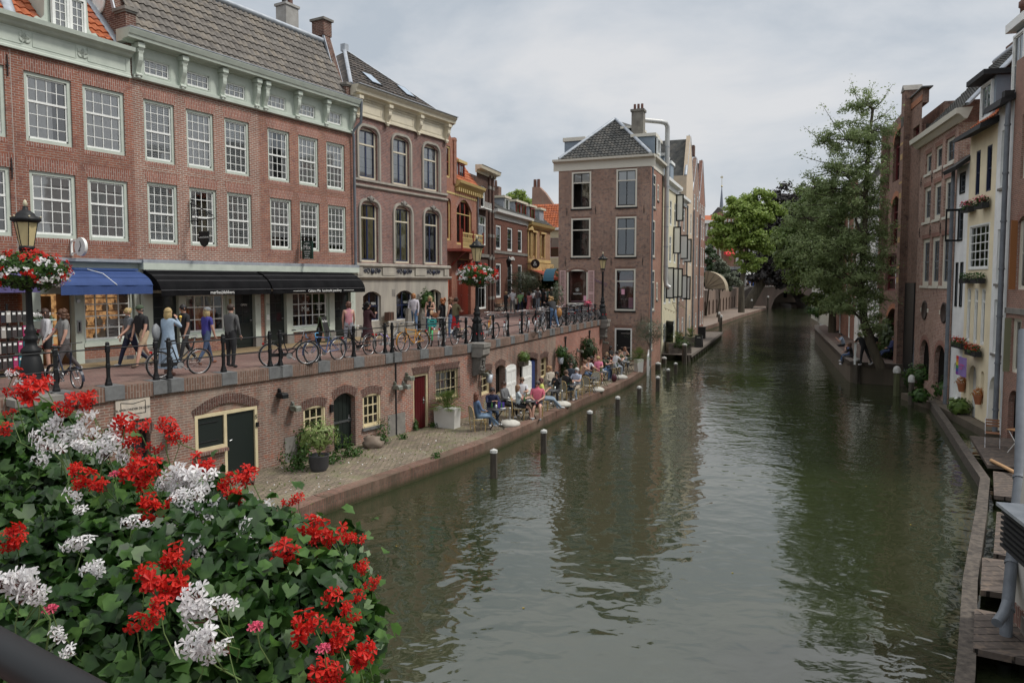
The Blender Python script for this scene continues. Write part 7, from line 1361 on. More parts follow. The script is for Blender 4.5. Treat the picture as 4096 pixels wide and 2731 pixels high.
def flush_people():
    tmp=[]
    for q in PQ:
        me=bpy.data.meshes.new('person');me.from_pydata([tuple(v) for v in q['V']],q['E'],[]);o=bpy.data.objects.new('tmp',me);COL.objects.link(o)
        sm=o.modifiers.new('s','SKIN');sm.use_smooth_shade=True;sk=me.skin_vertices[0].data
        for i,r in enumerate(q['R']):sk[i].radius=(r,r)
        sk[0].use_root=True;ss=o.modifiers.new('b','SUBSURF');ss.levels=1;tmp.append(o)
    dg=bpy.context.evaluated_depsgraph_get();dg.update()
    for q,o in zip(PQ,tmp):
        me=bpy.data.meshes.new_from_object(o.evaluated_get(dg));vs=np.empty(len(me.vertices)*3);me.vertices.foreach_get('co',vs);vs=vs.reshape(-1,3)
        fs=[tuple(p.vertices) for p in me.polygons];M=MB();cat={'skin':0,'top':1,'bottom':2,'shoe':3}
        cen=np.array([vs[list(f)].mean(0) for f in fs]) if fs else np.zeros((0,3));best=np.full(len(fs),9e9);ci=np.zeros(len(fs),int)
        for (a,b),c in zip(q['E'],q['C']):
            A=np.array(q['V'][a]);B=np.array(q['V'][b]);d=B-A;L2=max((d*d).sum(),1e-9);t=np.clip(((cen-A) @ d)/L2,0,1);dist=np.linalg.norm(cen-A-t[:,None]*d,axis=1)/(q['R'][a]*.5+q['R'][b]*.5);s_=dist < best;best[s_]=dist[s_];ci[s_]=cat[c]
        M.v=[tuple(v) for v in vs];M.f=[list(f) for f in fs];M.m=[int(c) for c in ci];M.s=[True]*len(fs);k=q['k']
        for c,d,sx in q['F']:
            s1=d.cross(V3(0,0,1));s1=s1.normalized() if s1.length > .2 else V3(0,1,0);cu=s1.cross(d).normalized()
            for j,l in enumerate((.052,.066,.07,.06)):o_=c+s1*(j-1.5)*.017*k;M.tube([o_,o_+d*l*.5*k+cu*.006,o_+d*l*k+cu*-.012],[.0085*k,.008*k,.006*k],5,0)
            M.tube([c-d*.03*k+s1*.025*k,c+s1*.048*k,c+d*.03*k+s1*.052*k],[.01*k,.009*k,.007*k],5,0)
        hc,hf=q['hc'],q['hf'];sd=hf.cross(V3(0,0,1));Rm=Matrix((sd,hf,V3(0,0,1))).transposed()
        M.ell(hc+hf*.088*k+V3(0,0,-.008),(.013*k,.018*k,.02*k),6,0,k=4,M=Rm)
        for s_ in (-1,1):M.ell(hc+hf*.080*k+sd*s_*.032*k+V3(0,0,.016*k),(.012*k,.006,.007*k),6,4,k=4,M=Rm);M.ell(hc+sd*s_*.088*k,(.01,.018,.028),6,0,k=4,M=Rm)
        M.ell(hc+hf*.078*k+V3(0,0,-.042*k),(.022*k,.008,.006*k),6,5,k=4,M=Rm)
        r=M.build('person',q['mats']+[mat('eye_dark',(.02,.015,.012),.3),mat('lips',(.35,.12,.10),.5)],None,(q['p'][0],q['p'][1],q['p'][2]+q['z']));r.rotation_euler.z=q['yaw']-PI/2;tag(r,q['label'],'person',q['group'])
        M=MB();st=q['style'];hm=mat('hair_%02d_%02d_%02d' % tuple(int(c*99) for c in q['hair']),q['hair'],.6,c2=tuple(c*.55 for c in q['hair']),sc=30,bmp=.4)
        E_l=lambda c,r_,j=0.,n=12:M.ell(hc+sd*c[0]*k+hf*c[1]*k+V3(0,0,c[2]*k),tuple(v*k for v in r_),n,0,jit=j,k=8,M=Rm)
        if st != 'bald':
            E_l((0,-.022,.028),(.098,.098,.098),.12)
            if st == 'long':E_l((0,-.055,-.07),(.092,.062,.15),.25);E_l((.06,-.02,-.06),(.035,.05,.12),.3);E_l((-.06,-.02,-.06),(.035,.05,.12),.3)
            elif st == 'bun':E_l((0,-.1,.08),(.045,.045,.045),.2)
            elif st == 'curly':
                rs=random.Random(len(q['label']));[E_l((rs.uniform(-.1,.1),rs.uniform(-.12,.0),rs.uniform(-.12,.1)),(.055,.055,.055),.5,8) for _ in range(16)]
            elif st == 'bob':E_l((0,-.03,-.03),(.10,.085,.09),.15)
            elif st == 'pony':E_l((0,-.11,-.06),(.03,.035,.11),.2)
            M.build('hair',hm,r)
        if q['cap']:
            M=MB();E_l((0,-.01,.045),(.105,.11,.085));nn=len(M.v);M.box(-.07*k,.06*k,.03*k,.07*k,.19*k,.045*k);M.xf(Matrix.Translation(hc) @ Rm.to_4x4(),nn);M.build('cap',cl(q['cap']),r)
        if q['glass']:
            M=MB();nn=0;[M.box(s_*.05*k-.024*k+(0 if s_ < 0 else 0),.084*k,.0,s_*.05*k+.024*k,.096*k,.032*k) for s_ in (-.7,.7)];M.box(-.08*k,.08*k,.022,.08*k,.088*k,.03);M.xf(Matrix.Translation(hc) @ Rm.to_4x4());M.build('glasses',BLACK,r)
        if q['skirt']:
            col,z0,z1,w=q['skirt'];M=MB();n=8;rr=[(.135*k*q['fat']+(w-.135)*k*(i/n) ** 1.2,(z0+(z1-z0)*i/n)*k) for i in range(n+1)];M.lathe(rr,(0,0,0),18)
            for i,v in enumerate(M.v):a=math.atan2(v[1],v[0]);t=(i // 18)/n;s_=1+.07*t*math.sin(a*7+i*.01);M.v[i]=(v[0]*s_,v[1]*s_*.85,v[2])
            M.build('dress' if z0 > .2 else 'skirt',cl(col),r)
    for o in tmp:me=o.data;bpy.data.objects.remove(o)
def bag(p,yaw,label,col,w=.3,h=.28,d=.12,kind='handbag',strap=.5):
    r=empty(kind,p,yaw,label,kind.replace('_',' '));M=MB();M.ell((0,0,0),(w/2,d/2,h/2),12,jit=.2);M.build('body',mat('bag_%02d_%02d' % (int(col[0]*99),int(col[1]*99)),col,.6),r)
    if strap:M=MB();M.tube([(-w*.4,0,h*.3),(-.05,0,h*.4+strap),(w*.4,0,h*.3)],.01,5);M.build('strap',MT['bag_%02d_%02d' % (int(col[0]*99),int(col[1]*99))],r)
    return r
yR=math.atan2(AD.y,AD.x);yL=yR+PI;yOut=yR-PI/2;yIn=yR+PI/2
K_=(.018,.018,.02);WHT=(.62,.62,.64);GRY=(.17,.175,.18);NVY=(.015,.02,.05);JN=(.11,.19,.33);LJN=(.33,.40,.48);SKN=(.5,.3,.22)
                                      
person(G('l',570,1285),yL-.2,'woman with long brown hair and glasses in a white sweatshirt and black shorts',WHT,K_,1.66,'stand',('down','down'),sleeve='long',legs='short',fem=True,hair=(.06,.03,.02),style='long',glass=True,fat=1.1)
person(G('l',780,1325),yL-.1,'woman with curly brown hair and sunglasses in a grey ribbed top and wide grey trousers',(.26,.26,.25),(.09,.08,.08),1.72,'walk',('down','fwd'),fem=True,hair=(.13,.06,.03),style='curly',glass=True,fat=1.12)
person(G('l',1545,1215),yL-.1,'blonde woman with hair tied up in a grey t-shirt and navy trousers, hand stretched out',(.17,.18,.19),NVY,1.68,'walk2',('fwd','down'),fem=True,hair=(.5,.36,.16),style='bun',fat=1.1)
person(G('l',1690,1225),yL,'man in green cap, black t-shirt and beige shorts',K_,(.50,.38,.25),1.76,'walk',('down','down'),legs='short',cap=(.06,.09,.05),hair=(.2,.2,.2),shoe=(.1,.07,.05),fat=1.22)
person(G('l',1990,1325),yR+.2,'blonde woman eating an ice cream in a long light blue denim dress',(.34,.44,.55),(.34,.44,.55),1.7,'stand',('down','face'),sleeve='long',legs='bare',fem=True,hair=(.5,.36,.16),style='long',skirt=((.34,.44,.55),.12,-.72,.30),shoe=(.45,.25,.2),fat=1.1)
q=G('l',1990,1325);bag(q+Vector((-.25,-.12,1.15)),yR+.6,'grey soft leather backpack on the blonde woman with the ice cream',(.20,.21,.22),.42,.46,.18,'backpack',0)
r=empty('ice_cream',q+Vector((.24,.22,1.52)),0,'yellow ice cream cone held by the woman in denim','ice cream');M=MB();M.lathe([(.005,-.14),(.03,0)],(0,0,0),8);M.build('cone',RAT,r);MB().ell((0,0,.02),.04,8,jit=.3).build('scoop',mat('yellow_ice',(.75,.5,.08)),r)
person(G('m',130,880),yL,'dark-haired bearded man in black t-shirt and black jeans',K_,(.03,.032,.035),1.74,'walk',('down','hold'),skin=1,hair=(.012,.01,.01))
person(G('m',375,905),yR,'blonde teenager in grey cap and blue t-shirt with a grey jumper over the shoulders',(.05,.045,.26),(.05,.08,.15),1.68,'walk',('down','down'),fem=True,hair=(.5,.38,.18),style='long',cap=(.2,.21,.22),shoe=(.22,.08,.04))
person(G('m',665,940),yR+.1,'curly dark-haired young man in grey hoodie and wide black trousers',(.10,.10,.10),K_,1.74,'stand',('down','down'),sleeve='long',hair=(.05,.025,.015),style='short',shoe=K_,fat=1.1)
person(G('w',380,1385),yIn-.7,'woman with brown bob in a pink knitted vest and pale grey trousers',(.55,.25,.28),(.36,.38,.42),1.68,'stand',('down','down'),sleeve='none',fem=True,hair=(.12,.05,.03),style='bob',turn=-40)
person(G('w',670,1395),yR-.2,'woman with curly black hair in a dark maroon coat eating a snack',(.045,.012,.015),(.045,.012,.015),1.66,'stand',('down','phone'),sleeve='long',legs='bare',fem=True,skin=1,hair=(.012,.01,.01),style='curly',skirt=((.045,.012,.015),.1,-.42,.24),shoe=K_,fat=1.1)
person(G('w',1395,1085),yL+.55,'ginger man in a white long-sleeved shirt and blue jeans, holding a hand',(.60,.57,.62),JN,1.85,'walk',('down','down'),sleeve='long',hair=(.45,.2,.07),style='bob',shoe=NVY)
person(G('w',1650,1085),yL+.5,'blonde woman in black tank top and dark jeans walking hand in hand',K_,(.02,.035,.08),1.74,'walk2',('hold','down'),sleeve='none',fem=True,hair=(.45,.33,.15),style='long')
bag(G('w',1650,1085)+Vector((.1,-.2,.95)),yL,'tan handbag carried by the woman in the black tank top',(.50,.33,.2),strap=.6)
person(G('w',1845,1190),yIn,'woman with long red curls in black, seen from behind',K_,K_,1.66,'stand',('down','down'),fem=True,hair=(.33,.11,.03),style='curly',fat=1.05);bag(G('w',1845,1190)+Vector((-.3,-.1,1.0)),0,'brown shoulder bag of the red-curled woman',(.28,.1,.04))
person(G('w',1975,1190),yIn+.3,'woman with brown curls, black top and jeans, between the redhead and the boy',K_,JN,1.68,'stand',('down','down'),sleeve='none',fem=True,hair=(.2,.09,.04),style='curly')
person(G('w',2050,1225),yR-.4,'boy in khaki t-shirt with arms crossed and a red jacket tied at the waist',(.20,.17,.09),(.05,.05,.06),1.72,'stand',('cross','cross'),hair=(.10,.05,.025),skirt=((.62,.02,.025),.06,-.38,.2))
                     
cr=[((480,1215),'woman in black top and trousers with blonde hair tied up at the crowd edge',K_,K_,1.68,True,(.45,.32,.16),'bun',0),((590,1200),'man in white t-shirt and grey trousers with a tote bag',WHT,(.18,.18,.18),1.78,False,(.12,.08,.05),'short',0),((710,1205),'man in green shirt and navy trousers',(.20,.36,.15),NVY,1.72,False,(.02,.015,.012),'short',1),((850,1190),'woman with long black hair in a dusty pink dress',(.55,.20,.20),(.55,.2,.2),1.62,True,(.015,.012,.01),'long',1),((985,1160),'man in brown-grey t-shirt and light jeans',(.13,.11,.12),LJN,1.78,False,(.12,.07,.05),'short',0),((905,1100),'woman with ponytail in white top and black skirt',WHT,K_,1.68,True,(.02,.015,.01),'pony',1),((810,1110),'person in white floral shirt behind the pink dress',(.5,.52,.6),NVY,1.66,True,(.03,.02,.02),'bob',1),((790,1080),'person in turquoise top in the crowd',(.03,.20,.30),K_,1.7,False,(.1,.06,.04),'short',0),((735,1060),'tall man in pale lilac shirt with black hair',(.52,.50,.62),K_,1.86,False,(.015,.012,.01),'short',2),((1150,1080),'man in green-grey t-shirt holding a yellow jacket',(.10,.16,.13),K_,1.76,False,(.15,.1,.08),'bald',0),((1205,1040),'man in white cap and black jacket',K_,K_,1.82,False,(.3,.3,.3),'short',0),((1095,1060),'person in black and white striped top',(.3,.3,.3),K_,1.7,False,(.25,.2,.18),'short',0),((1065,1000),'person in black at the back of the crowd',K_,K_,1.75,False,(.1,.08,.06),'short',0),((985,980),'man in pale grey t-shirt at the back of the crowd',(.35,.37,.38),K_,1.84,False,(.12,.08,.05),'short',1),((950,1000),'woman in white at the back of the crowd',WHT,K_,1.7,True,(.3,.2,.1),'bun',0),((865,990),'woman with long brown hair facing out of the crowd',(.4,.25,.1),JN,1.74,True,(.2,.1,.05),'long',0),((575,1030),'person in pale green looking sideways behind the white t-shirt',(.3,.4,.3),K_,1.72,False,(.1,.06,.04),'short',1),((505,1110),'person in bright blue half hidden by the woman in black',(.03,.16,.4),K_,1.62,False,(.3,.25,.2),'short',0),((680,1040),'man with grey hair near the brown house',(.3,.3,.3),K_,1.75,False,(.3,.3,.3),'short',0),((1125,1010),'woman with long blonde hair by the white shrub',WHT,K_,1.7,True,(.4,.28,.12),'long',0),((840,1040),'person in an orange top in the crowd',(.6,.2,.04),JN,1.68,True,(.05,.03,.02),'bob',1),((770,1010),'tanned man with short grey hair in the crowd',(.4,.4,.42),K_,1.82,False,(.35,.33,.3),'short',1)]
for i,((x,y),l,tp,bt,h,fe,hc_,st,sk) in enumerate(cr):
    y=max(y,1088+(i*13) % 34)
    person(G('s',x,y),math.radians(75+(i*47) % 60-30+(160 if 'facing' in l else 0)),l,tp,bt,h,('walk','stand','walk2')[i % 3],(('down','down'),('down','hold'),('swing','fwd'))[i % 3],sk,hc_,st,fem=fe,legs='long' if 'dress' not in l else 'bare',skirt=((.55,.2,.2),.1,-.55,.26) if 'dress' in l else ((.02,.02,.02),.05,-.5,.2) if 'skirt' in l else None,cap=(.6,.6,.6) if 'cap' in l else None,group='crowd in the square')
for i in range(13):
    x,y=(700+i*41,1078+(i*37) % 40);cc_=((.03,.03,.035),(.5,.5,.5),(.2,.08,.06),(.1,.14,.25),(.35,.3,.2))[i % 5]
    person(G('s',x,y),math.radians(60+(i*71) % 90+(170 if i % 3 == 0 else 0)),'person in %s at the back of the crowd by the bushy plants' % ('black','pale grey','rust brown','denim blue','sand')[i % 5],cc_,K_ if i % 2 else JN,1.62+.03*(i % 7),'stand',('down','down'),i % 2,((.1,.06,.04),(.3,.2,.1),(.02,.015,.01))[i % 3],('short','long','bob')[i % 3],fem=i % 3 > 0,group='back rows of the crowd')
bag(G('s',640,1200)+Vector((0,0,.95)),0,'white tote bag of the man in the white t-shirt',(.6,.58,.5),.3,.45,.06,'tote_bag',.3)
pj=G('s',1225,1425);person(pj,1.9,'person with curly blonde hair in a black puffer jacket leaning by the railing',(.02,.02,.022),JN,1.68,'lean',('rail','rail'),sleeve='long',hair=(.45,.28,.12),style='curly',fem=True,fat=1.25);bag(pj+Vector((.3,-.35,.85)),.4,'brown leather shoulder bag of the person in the puffer jacket',(.36,.17,.05),.32,.5,.2,strap=.5)
                                       
TBP=[rq(x,y) for x,y,l in TB]
def sit(x,y,ti,label,chair_l='rattan bistro chair',tgt=None,**k):
    p=rq(x,y);t=TBP[ti] if tgt is None else rq(*tgt);yaw=math.atan2(t.y-p.y,t.x-p.x)
    if label:person(p+Vector((0,0,0)),yaw,label,group=None,seat=.47,**k)
    if chair_l:chair(p,yaw,chair_l)
    return p
sit(425,1105,0,'auburn-haired woman in denim with crossed legs, nearest terrace guest','bistro chair of the auburn-haired woman in denim',top=(.09,.15,.26),bot=(.16,.24,.34),pose='cross',arms=('lap','lap'),sleeve='long',hair=(.15,.05,.025),style='long',fem=True,h=1.68)
sit(560,1030,0,'bearded man in a navy hoodie at the first table','bistro chair of the man in the navy hoodie',top=(.015,.02,.06),bot=(.05,.08,.14),pose='sitlean',arms=('table','table'),sleeve='long',hair=(.03,.02,.015),glass=True,h=1.78)
sit(705,955,1,'dark-haired boy in a grey hoodie, back to the camera','bistro chair of the boy in the grey hoodie',top=(.16,.165,.17),bot=K_,pose='sit',arms=('lap','lap'),sleeve='long',hair=(.05,.03,.02),h=1.7)
sit(850,985,1,'girl with long light brown hair and pale blue top','bistro chair of the girl with long hair',top=(.45,.52,.55),bot=K_,pose='sit',arms=('table','table'),hair=(.25,.14,.07),style='long',fem=True,h=1.62,legs='short')
sit(885,900,1,'woman with blue sunglasses in a white t-shirt','bistro chair of the woman in white',top=WHT,bot=K_,pose='sit',arms=('table','lap'),hair=(.2,.12,.07),style='pony',fem=True,glass=True,h=1.72)
sit(1045,965,1,'man in a pink checked shirt and dark shorts with sunglasses','bistro chair of the man in the pink shirt',tgt=(985,1120),top=(.62,.14,.20),bot=(.03,.035,.05),pose='sit',arms=('lap','lap'),hair=(.08,.06,.05),glass=True,h=1.82,legs='short',fat=1.18,shoe=(.2,.22,.22))
sit(1100,900,2,'person in yellow-green top with legs stretched in light jeans','bistro chair of the person in the yellow-green top',tgt=(1250,900),top=(.55,.58,.15),bot=(.26,.33,.4),pose='cross',arms=('phone','phone'),hair=(.1,.03,.03),style='bob',fem=True,h=1.7)
sit(1245,810,2,'long black-haired woman in black looking at her phone','bistro chair of the woman in black',top=K_,bot=K_,pose='sit',arms=('face','phone'),sleeve='long',skin=1,hair=(.01,.008,.008),style='long',fem=True,h=1.68)
sit(1180,735,3,'blond-curled person in beige facing away','bistro chair of the person in beige',top=(.52,.46,.38),bot=(.3,.3,.3),pose='sit',arms=('lap','lap'),sleeve='long',hair=(.35,.2,.09),style='curly',h=1.66)
sit(1350,790,3,'person with short hair in a black printed t-shirt and light jeans, back to the camera','bistro chair of the person in the black t-shirt',top=K_,bot=(.2,.3,.42),pose='sit',arms=('table','table'),hair=(.14,.08,.05),h=1.7,tgt=(1460,770))
sit(1450,770,3,'white-haired man in a striped polo and beige trousers','bistro chair of the white-haired man',top=(.38,.42,.52),bot=(.45,.38,.3),pose='sit',arms=('table','table'),hair=(.6,.6,.58),glass=True,h=1.76,tgt=(1350,800),fat=1.1)
sit(1395,690,3,'dark-haired boy in a dark t-shirt beside the white-haired man','bistro chair of the dark-haired boy',top=(.03,.04,.06),bot=K_,pose='sit',arms=('lap','lap'),hair=(.06,.03,.02),h=1.66)
sit(1560,730,4,None,'empty bistro chair left of the empty table');sit(1640,690,4,None,'empty bistro chair behind the empty table')
sit(1505,640,5,'tanned young woman resting her chin on her hands','bistro chair of the tanned young woman',top=(.5,.3,.22),bot=K_,pose='sitlean',arms=('face','face'),sleeve='none',hair=(.2,.1,.05),style='bun',fem=True,h=1.66,skin=0)
sit(1560,615,5,'man in a white t-shirt with short brown hair','bistro chair of the man in white',top=WHT,bot=JN,pose='sitlean',arms=('table','lap'),hair=(.14,.07,.035),h=1.78,tgt=(1650,640))
sit(1600,580,5,'dark-haired woman between the white and the pink t-shirts','bistro chair of the dark-haired woman',top=(.14,.04,.03),bot=K_,pose='sitlean',arms=('table','table'),hair=(.02,.015,.01),style='long',fem=True,h=1.66)
sit(1680,600,5,'blonde woman with ponytail in a pink t-shirt','bistro chair of the woman in pink',top=(.62,.18,.28),bot=(.5,.3,.22),pose='sit',arms=('table','lap'),hair=(.5,.36,.16),style='pony',fem=True,h=1.7,tgt=(1760,680),legs='bare')
sit(1725,570,6,'man with sunglasses in an olive shirt','bistro chair of the man in olive',top=(.07,.08,.045),bot=JN,pose='sitlean',arms=('table','table'),hair=(.12,.07,.04),glass=True,h=1.78)
sit(1760,530,6,'light-haired person in a black t-shirt bending over the table','bistro chair of the light-haired person in black',top=K_,bot=JN,pose='sitlean',arms=('table','face'),hair=(.3,.18,.09),style='bob',fem=True,h=1.68)
sit(1845,530,7,'dark-haired man in a white t-shirt bending over his plate','bistro chair of the man bending over his plate',top=WHT,bot=LJN,pose='sitlean',arms=('table','table'),hair=(.03,.02,.015),h=1.76)
sit(1815,455,8,'long black-haired woman with sunglasses in black by the wall','bistro chair of the woman with sunglasses by the wall',top=K_,bot=(.4,.02,.02),pose='sit',arms=('lap','lap'),skin=1,hair=(.01,.008,.008),style='long',glass=True,fem=True,h=1.7)
sit(1945,455,8,'tanned woman holding her forehead before the black door','bistro chair of the woman before the black door',top=(.45,.42,.40),bot=LJN,pose='sitlean',arms=('face','table'),sleeve='none',hair=(.22,.1,.05),style='long',fem=True,h=1.68)
sit(1890,500,7,'person in olive green eating at the crowded table','bistro chair of the person in olive green',top=(.15,.15,.08),bot=(.2,.2,.2),pose='sitlean',arms=('table','face'),hair=(.2,.12,.06),h=1.7)
p=rq(1845,595);bag(p+Vector((0,0,.22)),0,'black and red backpack standing under a terrace table',(.06,.012,.02),.3,.45,.2,'backpack',0)
                                  
pd=G('t',1240,880,-2.75);person(pd,-.6,'man in grey t-shirt sitting on the yellow chair on the wooden deck',(.07,.08,.11),(.22,.2,.18),1.78,'cross',('phone','phone'),hair=(.07,.045,.03),seat=.47,shoe=K_)
r=empty('garden_chair',pd,-.6-PI/2,'yellow-orange wooden chair on the deck','chair');YC=mat('yellow_orange_wood',(.60,.27,.03),.5);MB().box(-.25,-.25,.42,.25,.25,.46).build('seat',YC,r);MB().box(-.25,-.3,.7,.25,-.25,.9).build('backrest',YC,r)
for x in (-.23,.23):
    for y in (-.26,.22):MB().box(x-.025,y-.025,0,x+.025,y+.025,.72).build('leg',YC,r)
    MB().box(x-.035,-.28,.66,x+.035,.25,.7).build('armrest',YC,r)
            
QZ=-2.1;gq=lambda x,y,z=QZ:G('v',x,y,z)
person(gq(765,725),2.9,'man in light blue shirt sitting cross-legged with a phone on the right quay',(.38,.47,.6),K_,1.75,'floorx',('phone','phone'),hair=(.02,.015,.012),seat=.02)
person(gq(755,505),2.9,'person in pale shirt sitting with legs stretched beside the second quay tree',(.42,.45,.5),K_,1.72,'floor',('face','lap'),sleeve='long',hair=(.3,.12,.06),style='short',skin=0,seat=.02)
person(gq(890,905),2.85,'woman in black sitting on the quay edge with legs over the water',K_,(.03,.03,.035),1.66,'edge',('face','lap'),sleeve='long',hair=(.08,.035,.02),style='bob',fem=True,seat=.02,shoe=WHT)
person(gq(850,880),2.9,'child in blue and white beside the woman on the quay edge',(.2,.25,.5),(.04,.1,.22),1.4,'edge',('face','lap'),hair=(.2,.1,.05),style='bun',fem=True,seat=.02,shoe=WHT)
person(gq(1075,1025),1.9,'bearded man in black leaning on the white barrier of the right quay',K_,K_,1.8,'lean',('cross','cross'),skin=1,hair=(.01,.01,.01),shoe=WHT,turn=-40)
person(gq(1210,1025),1.2,'person in black t-shirt and beige trousers half hidden by the tree trunk',K_,(.42,.34,.28),1.78,'stand',('hold','hold'),skin=1,hair=(.02,.015,.01),shoe=WHT)
person(gq(1500,930),3.0,'person in dark blue lounging behind the green bush',(.025,.035,.11),(.03,.05,.12),1.75,'legsout',('lap','lap'),sleeve='long',hair=(.1,.08,.06),seat=.45)
r=empty('garden_chair',gq(1500,930),3.-PI/2,'black metal chair behind the green bush','chair');MB().box(-.24,-.24,.4,.24,.24,.44).build('seat',BLACK,r);MB().box(-.24,-.28,.44,.24,-.24,.85).build('backrest',BLACK,r);[MB().box(x,y,0,x+.03,y+.03,.4).build('leg',BLACK,r) for x in (-.24,.21) for y in (-.24,.21)]
                                       
                                                    
FAR=[(2985+k*11+(k*37) % 7,k) for k in range(17)]+[(3075+k*14,k) for k in range(9)]+[(3175+k*14,k) for k in range(8)]
farc=[WHT,(.03,.1,.4),K_,(.4,.4,.42),(.5,.3,.25),NVY,(.55,.5,.45),(.5,.04,.04)]
for u,k in FAR:
    yy=149.3+(k % 3)*.9 if u > 3040 else 151.5+(k % 4);z=1.4 if u > 3015 else 1.1
    if u < 3015:yy=152.5+k % 3
    person(Vector((XU(u,yy),yy,z)),(k*1.3) % 6.28,'pedestrian in %s on the far bridge' % ('white','blue','black','grey','pale pink','navy','beige','red')[k % 8],farc[k % 8],farc[(k+2) % 3] if k % 3 else K_,1.6+.05*(k % 5),('stand','walk')[k % 2],group='pedestrians on the far bridge')
for k in range(7):
    u=3198+k*15;yy=162.+k*.5;person(Vector((XU(u,yy),yy,-2.6)),3.3,'person sitting on the far quay under the bridge arch',farc[(k+2) % 8],K_,1.7,'floor',('lap','lap'),seat=.02,group='people sitting beyond the bridge')
flush_people()
flat('quay_pavement',[(XU(3165,158),158),(XU(3330,158),158),(XU(3330,176),176),(XU(3120,176),176)],-2.6,mat('far_paving',(.23,.17,.13)),zb=-3.5)
# ---------- trees, foreground flowers, decks on the right
BARK=mat('tree_bark',(.09,.075,.05),.9,c2=(.05,.042,.03),sc=4,streak=True,bmp=.5)
def tree(name,base,trunk,limbs,blobs,n,size,m,label,seed,dens=1.,bark=BARK,cat='tree',tr=.3,wisps=(),shape=None):
    """trunk: polyline of offsets; blobs: (offset centre, radii, share) clusters; leaves fill each cluster in clumps"""
    r=empty(name,base,0,label,cat);rs=np.random.RandomState(seed);M=MB();k=len(trunk)
    M.tube(trunk,[tr*(1-.75*i/(k-1)) for i in range(k)],9);allc=[]
    tot=sum(b[2] for b in blobs);top=Vector(trunk[-1]);P=[];Nn=[]
    for c,rad,sh in blobs:
        c=Vector(c);j=min(range(k),key=lambda i:(Vector(trunk[i])-c).length+(0 if trunk[i][2] < c.z else 3));a=Vector(trunk[j]);mid=a.lerp(c,.5)+Vector((rs.normal(0,.1),rs.normal(0,.1),.15))*(c-a).length*.3
        M.tube([a,mid,c],[tr*.35,tr*.2,tr*.08],6)
        ncl=max(5,int(n*sh/tot/90))
        for _ in range(ncl):
            d=rs.normal(0,1,3);d /= np.linalg.norm(d);q=np.array(c)+d*np.array(rad)*rs.uniform(.35,1.);M.tube([c,Vector(q)],[tr*.07,.01],4);cr=.26*min(rad)*rs.uniform(.6,1.5)+size
            w=rs.normal(0,1,(90,3));w /= np.linalg.norm(w,axis=1)[:,None];w *= (cr*rs.uniform(.3,1.15,90))[:,None];w[:,2] *= .62;w[:,2] -= .12*np.abs(w[:,0]) ;P.append(q+w);Nn.append(w/(np.linalg.norm(w,axis=1)[:,None]+1e-6)+d*.3+np.array([0,0,.45]))
    for a,b in wisps:
        a,b=Vector(a),Vector(b);M.tube([a,a.lerp(b,.5)+Vector((0,0,-.1)),b],[.03,.02,.006],4)
        for _ in range(55):t=rs.rand() ** .7;q=np.array(a.lerp(b,t))+rs.normal(0,.16,3);P.append(q[None]);Nn.append(np.array([[rs.normal(),rs.normal(),1.]]))
    M.build('trunk',bark,r);leafcloud(np.vstack(P),np.vstack(Nn),size,'crown',m,r,seed=seed,**({'shape':shape} if shape else {}));return r
def atl(base,u,v,dy=0.):q=AT('D',u,v,base[1]+dy);return (q.x-base[0],dy,q.z-base[2])
b1=G('v',1350,1060,-2.1);L_=lambda u,v,dy=0:atl(b1,u,v,dy)
LT1=leafmat('willow_green',(.14,.19,.07),(.24,.31,.13),(.36,.42,.22),rough=.45,trans=.45)
tree('quay_tree',b1,[(0,0,0),L_(2000,790),L_(1985,740),L_(1975,660),L_(1985,560),L_(1988,450),L_(1995,330),L_(2005,250)],0,
     [(L_(2005,745),(.9,.8,.6),.5),(L_(1985,700),(1.1,1.,1.0),.8),(L_(1960,640),(1.7,1.5,1.3),1.4),(L_(2010,620),(.95,1.2,1.3),.9),(L_(1930,570),(1.9,1.6,1.3),1.6),(L_(1990,540,.5),(1.4,1.5,1.3),1.3),(L_(1900,500,.6),(1.6,1.4,1.0),1.3),(L_(1960,460),(1.6,1.4,1.1),1.2),(L_(2010,450),(.9,1.1,1.1),.7),(L_(1925,390),(1.6,1.2,1.0),1.),(L_(1990,370),(1.3,1.2,1.1),.8),(L_(1945,315),(1.5,1.1,1.),.8),(L_(2005,300),(1.2,1.,1.),.75),(L_(1985,240),(1.2,.9,.9),.5),(L_(1900,320),(.8,.8,.5),.3),(L_(1855,570),(1.3,1.2,1.1),.9),(L_(1850,500),(1.1,1.,.8),.6),(L_(1870,430),(.9,.9,.7),.4),(L_(1880,620),(1.3,1.2,1.0),1.0),(L_(1935,700),(1.3,1.2,.8),.8),(L_(1915,440),(1.0,.9,.7),.5)],
     56000,.13,LT1,'tall slender green tree leaning at the corner of the right quay',11,tr=.26,wisps=[(L_(1940,380),L_(1830,355)),(L_(1940,360),L_(1845,290)),(L_(1950,330),L_(1885,235)),(L_(1980,260),L_(1955,185)),(L_(2000,260),L_(2050,195)),(L_(2005,280),L_(2055,240)),(L_(1990,240),L_(2005,195)),(L_(1900,450),L_(1790,420)),(L_(1900,470),L_(1800,465)),(L_(1930,330),L_(1870,310)),(L_(2010,620),L_(2065,610)),(L_(2010,680),L_(2060,690)),(L_(1920,390),L_(1840,410))],shape=((0,-.5),(.2,-.1),(.17,.25),(0,.5),(-.17,.25),(-.2,-.1)))
b2=G('v',580,510,-2.1);L_=lambda u,v,dy=0:atl(b2,u,v,dy)
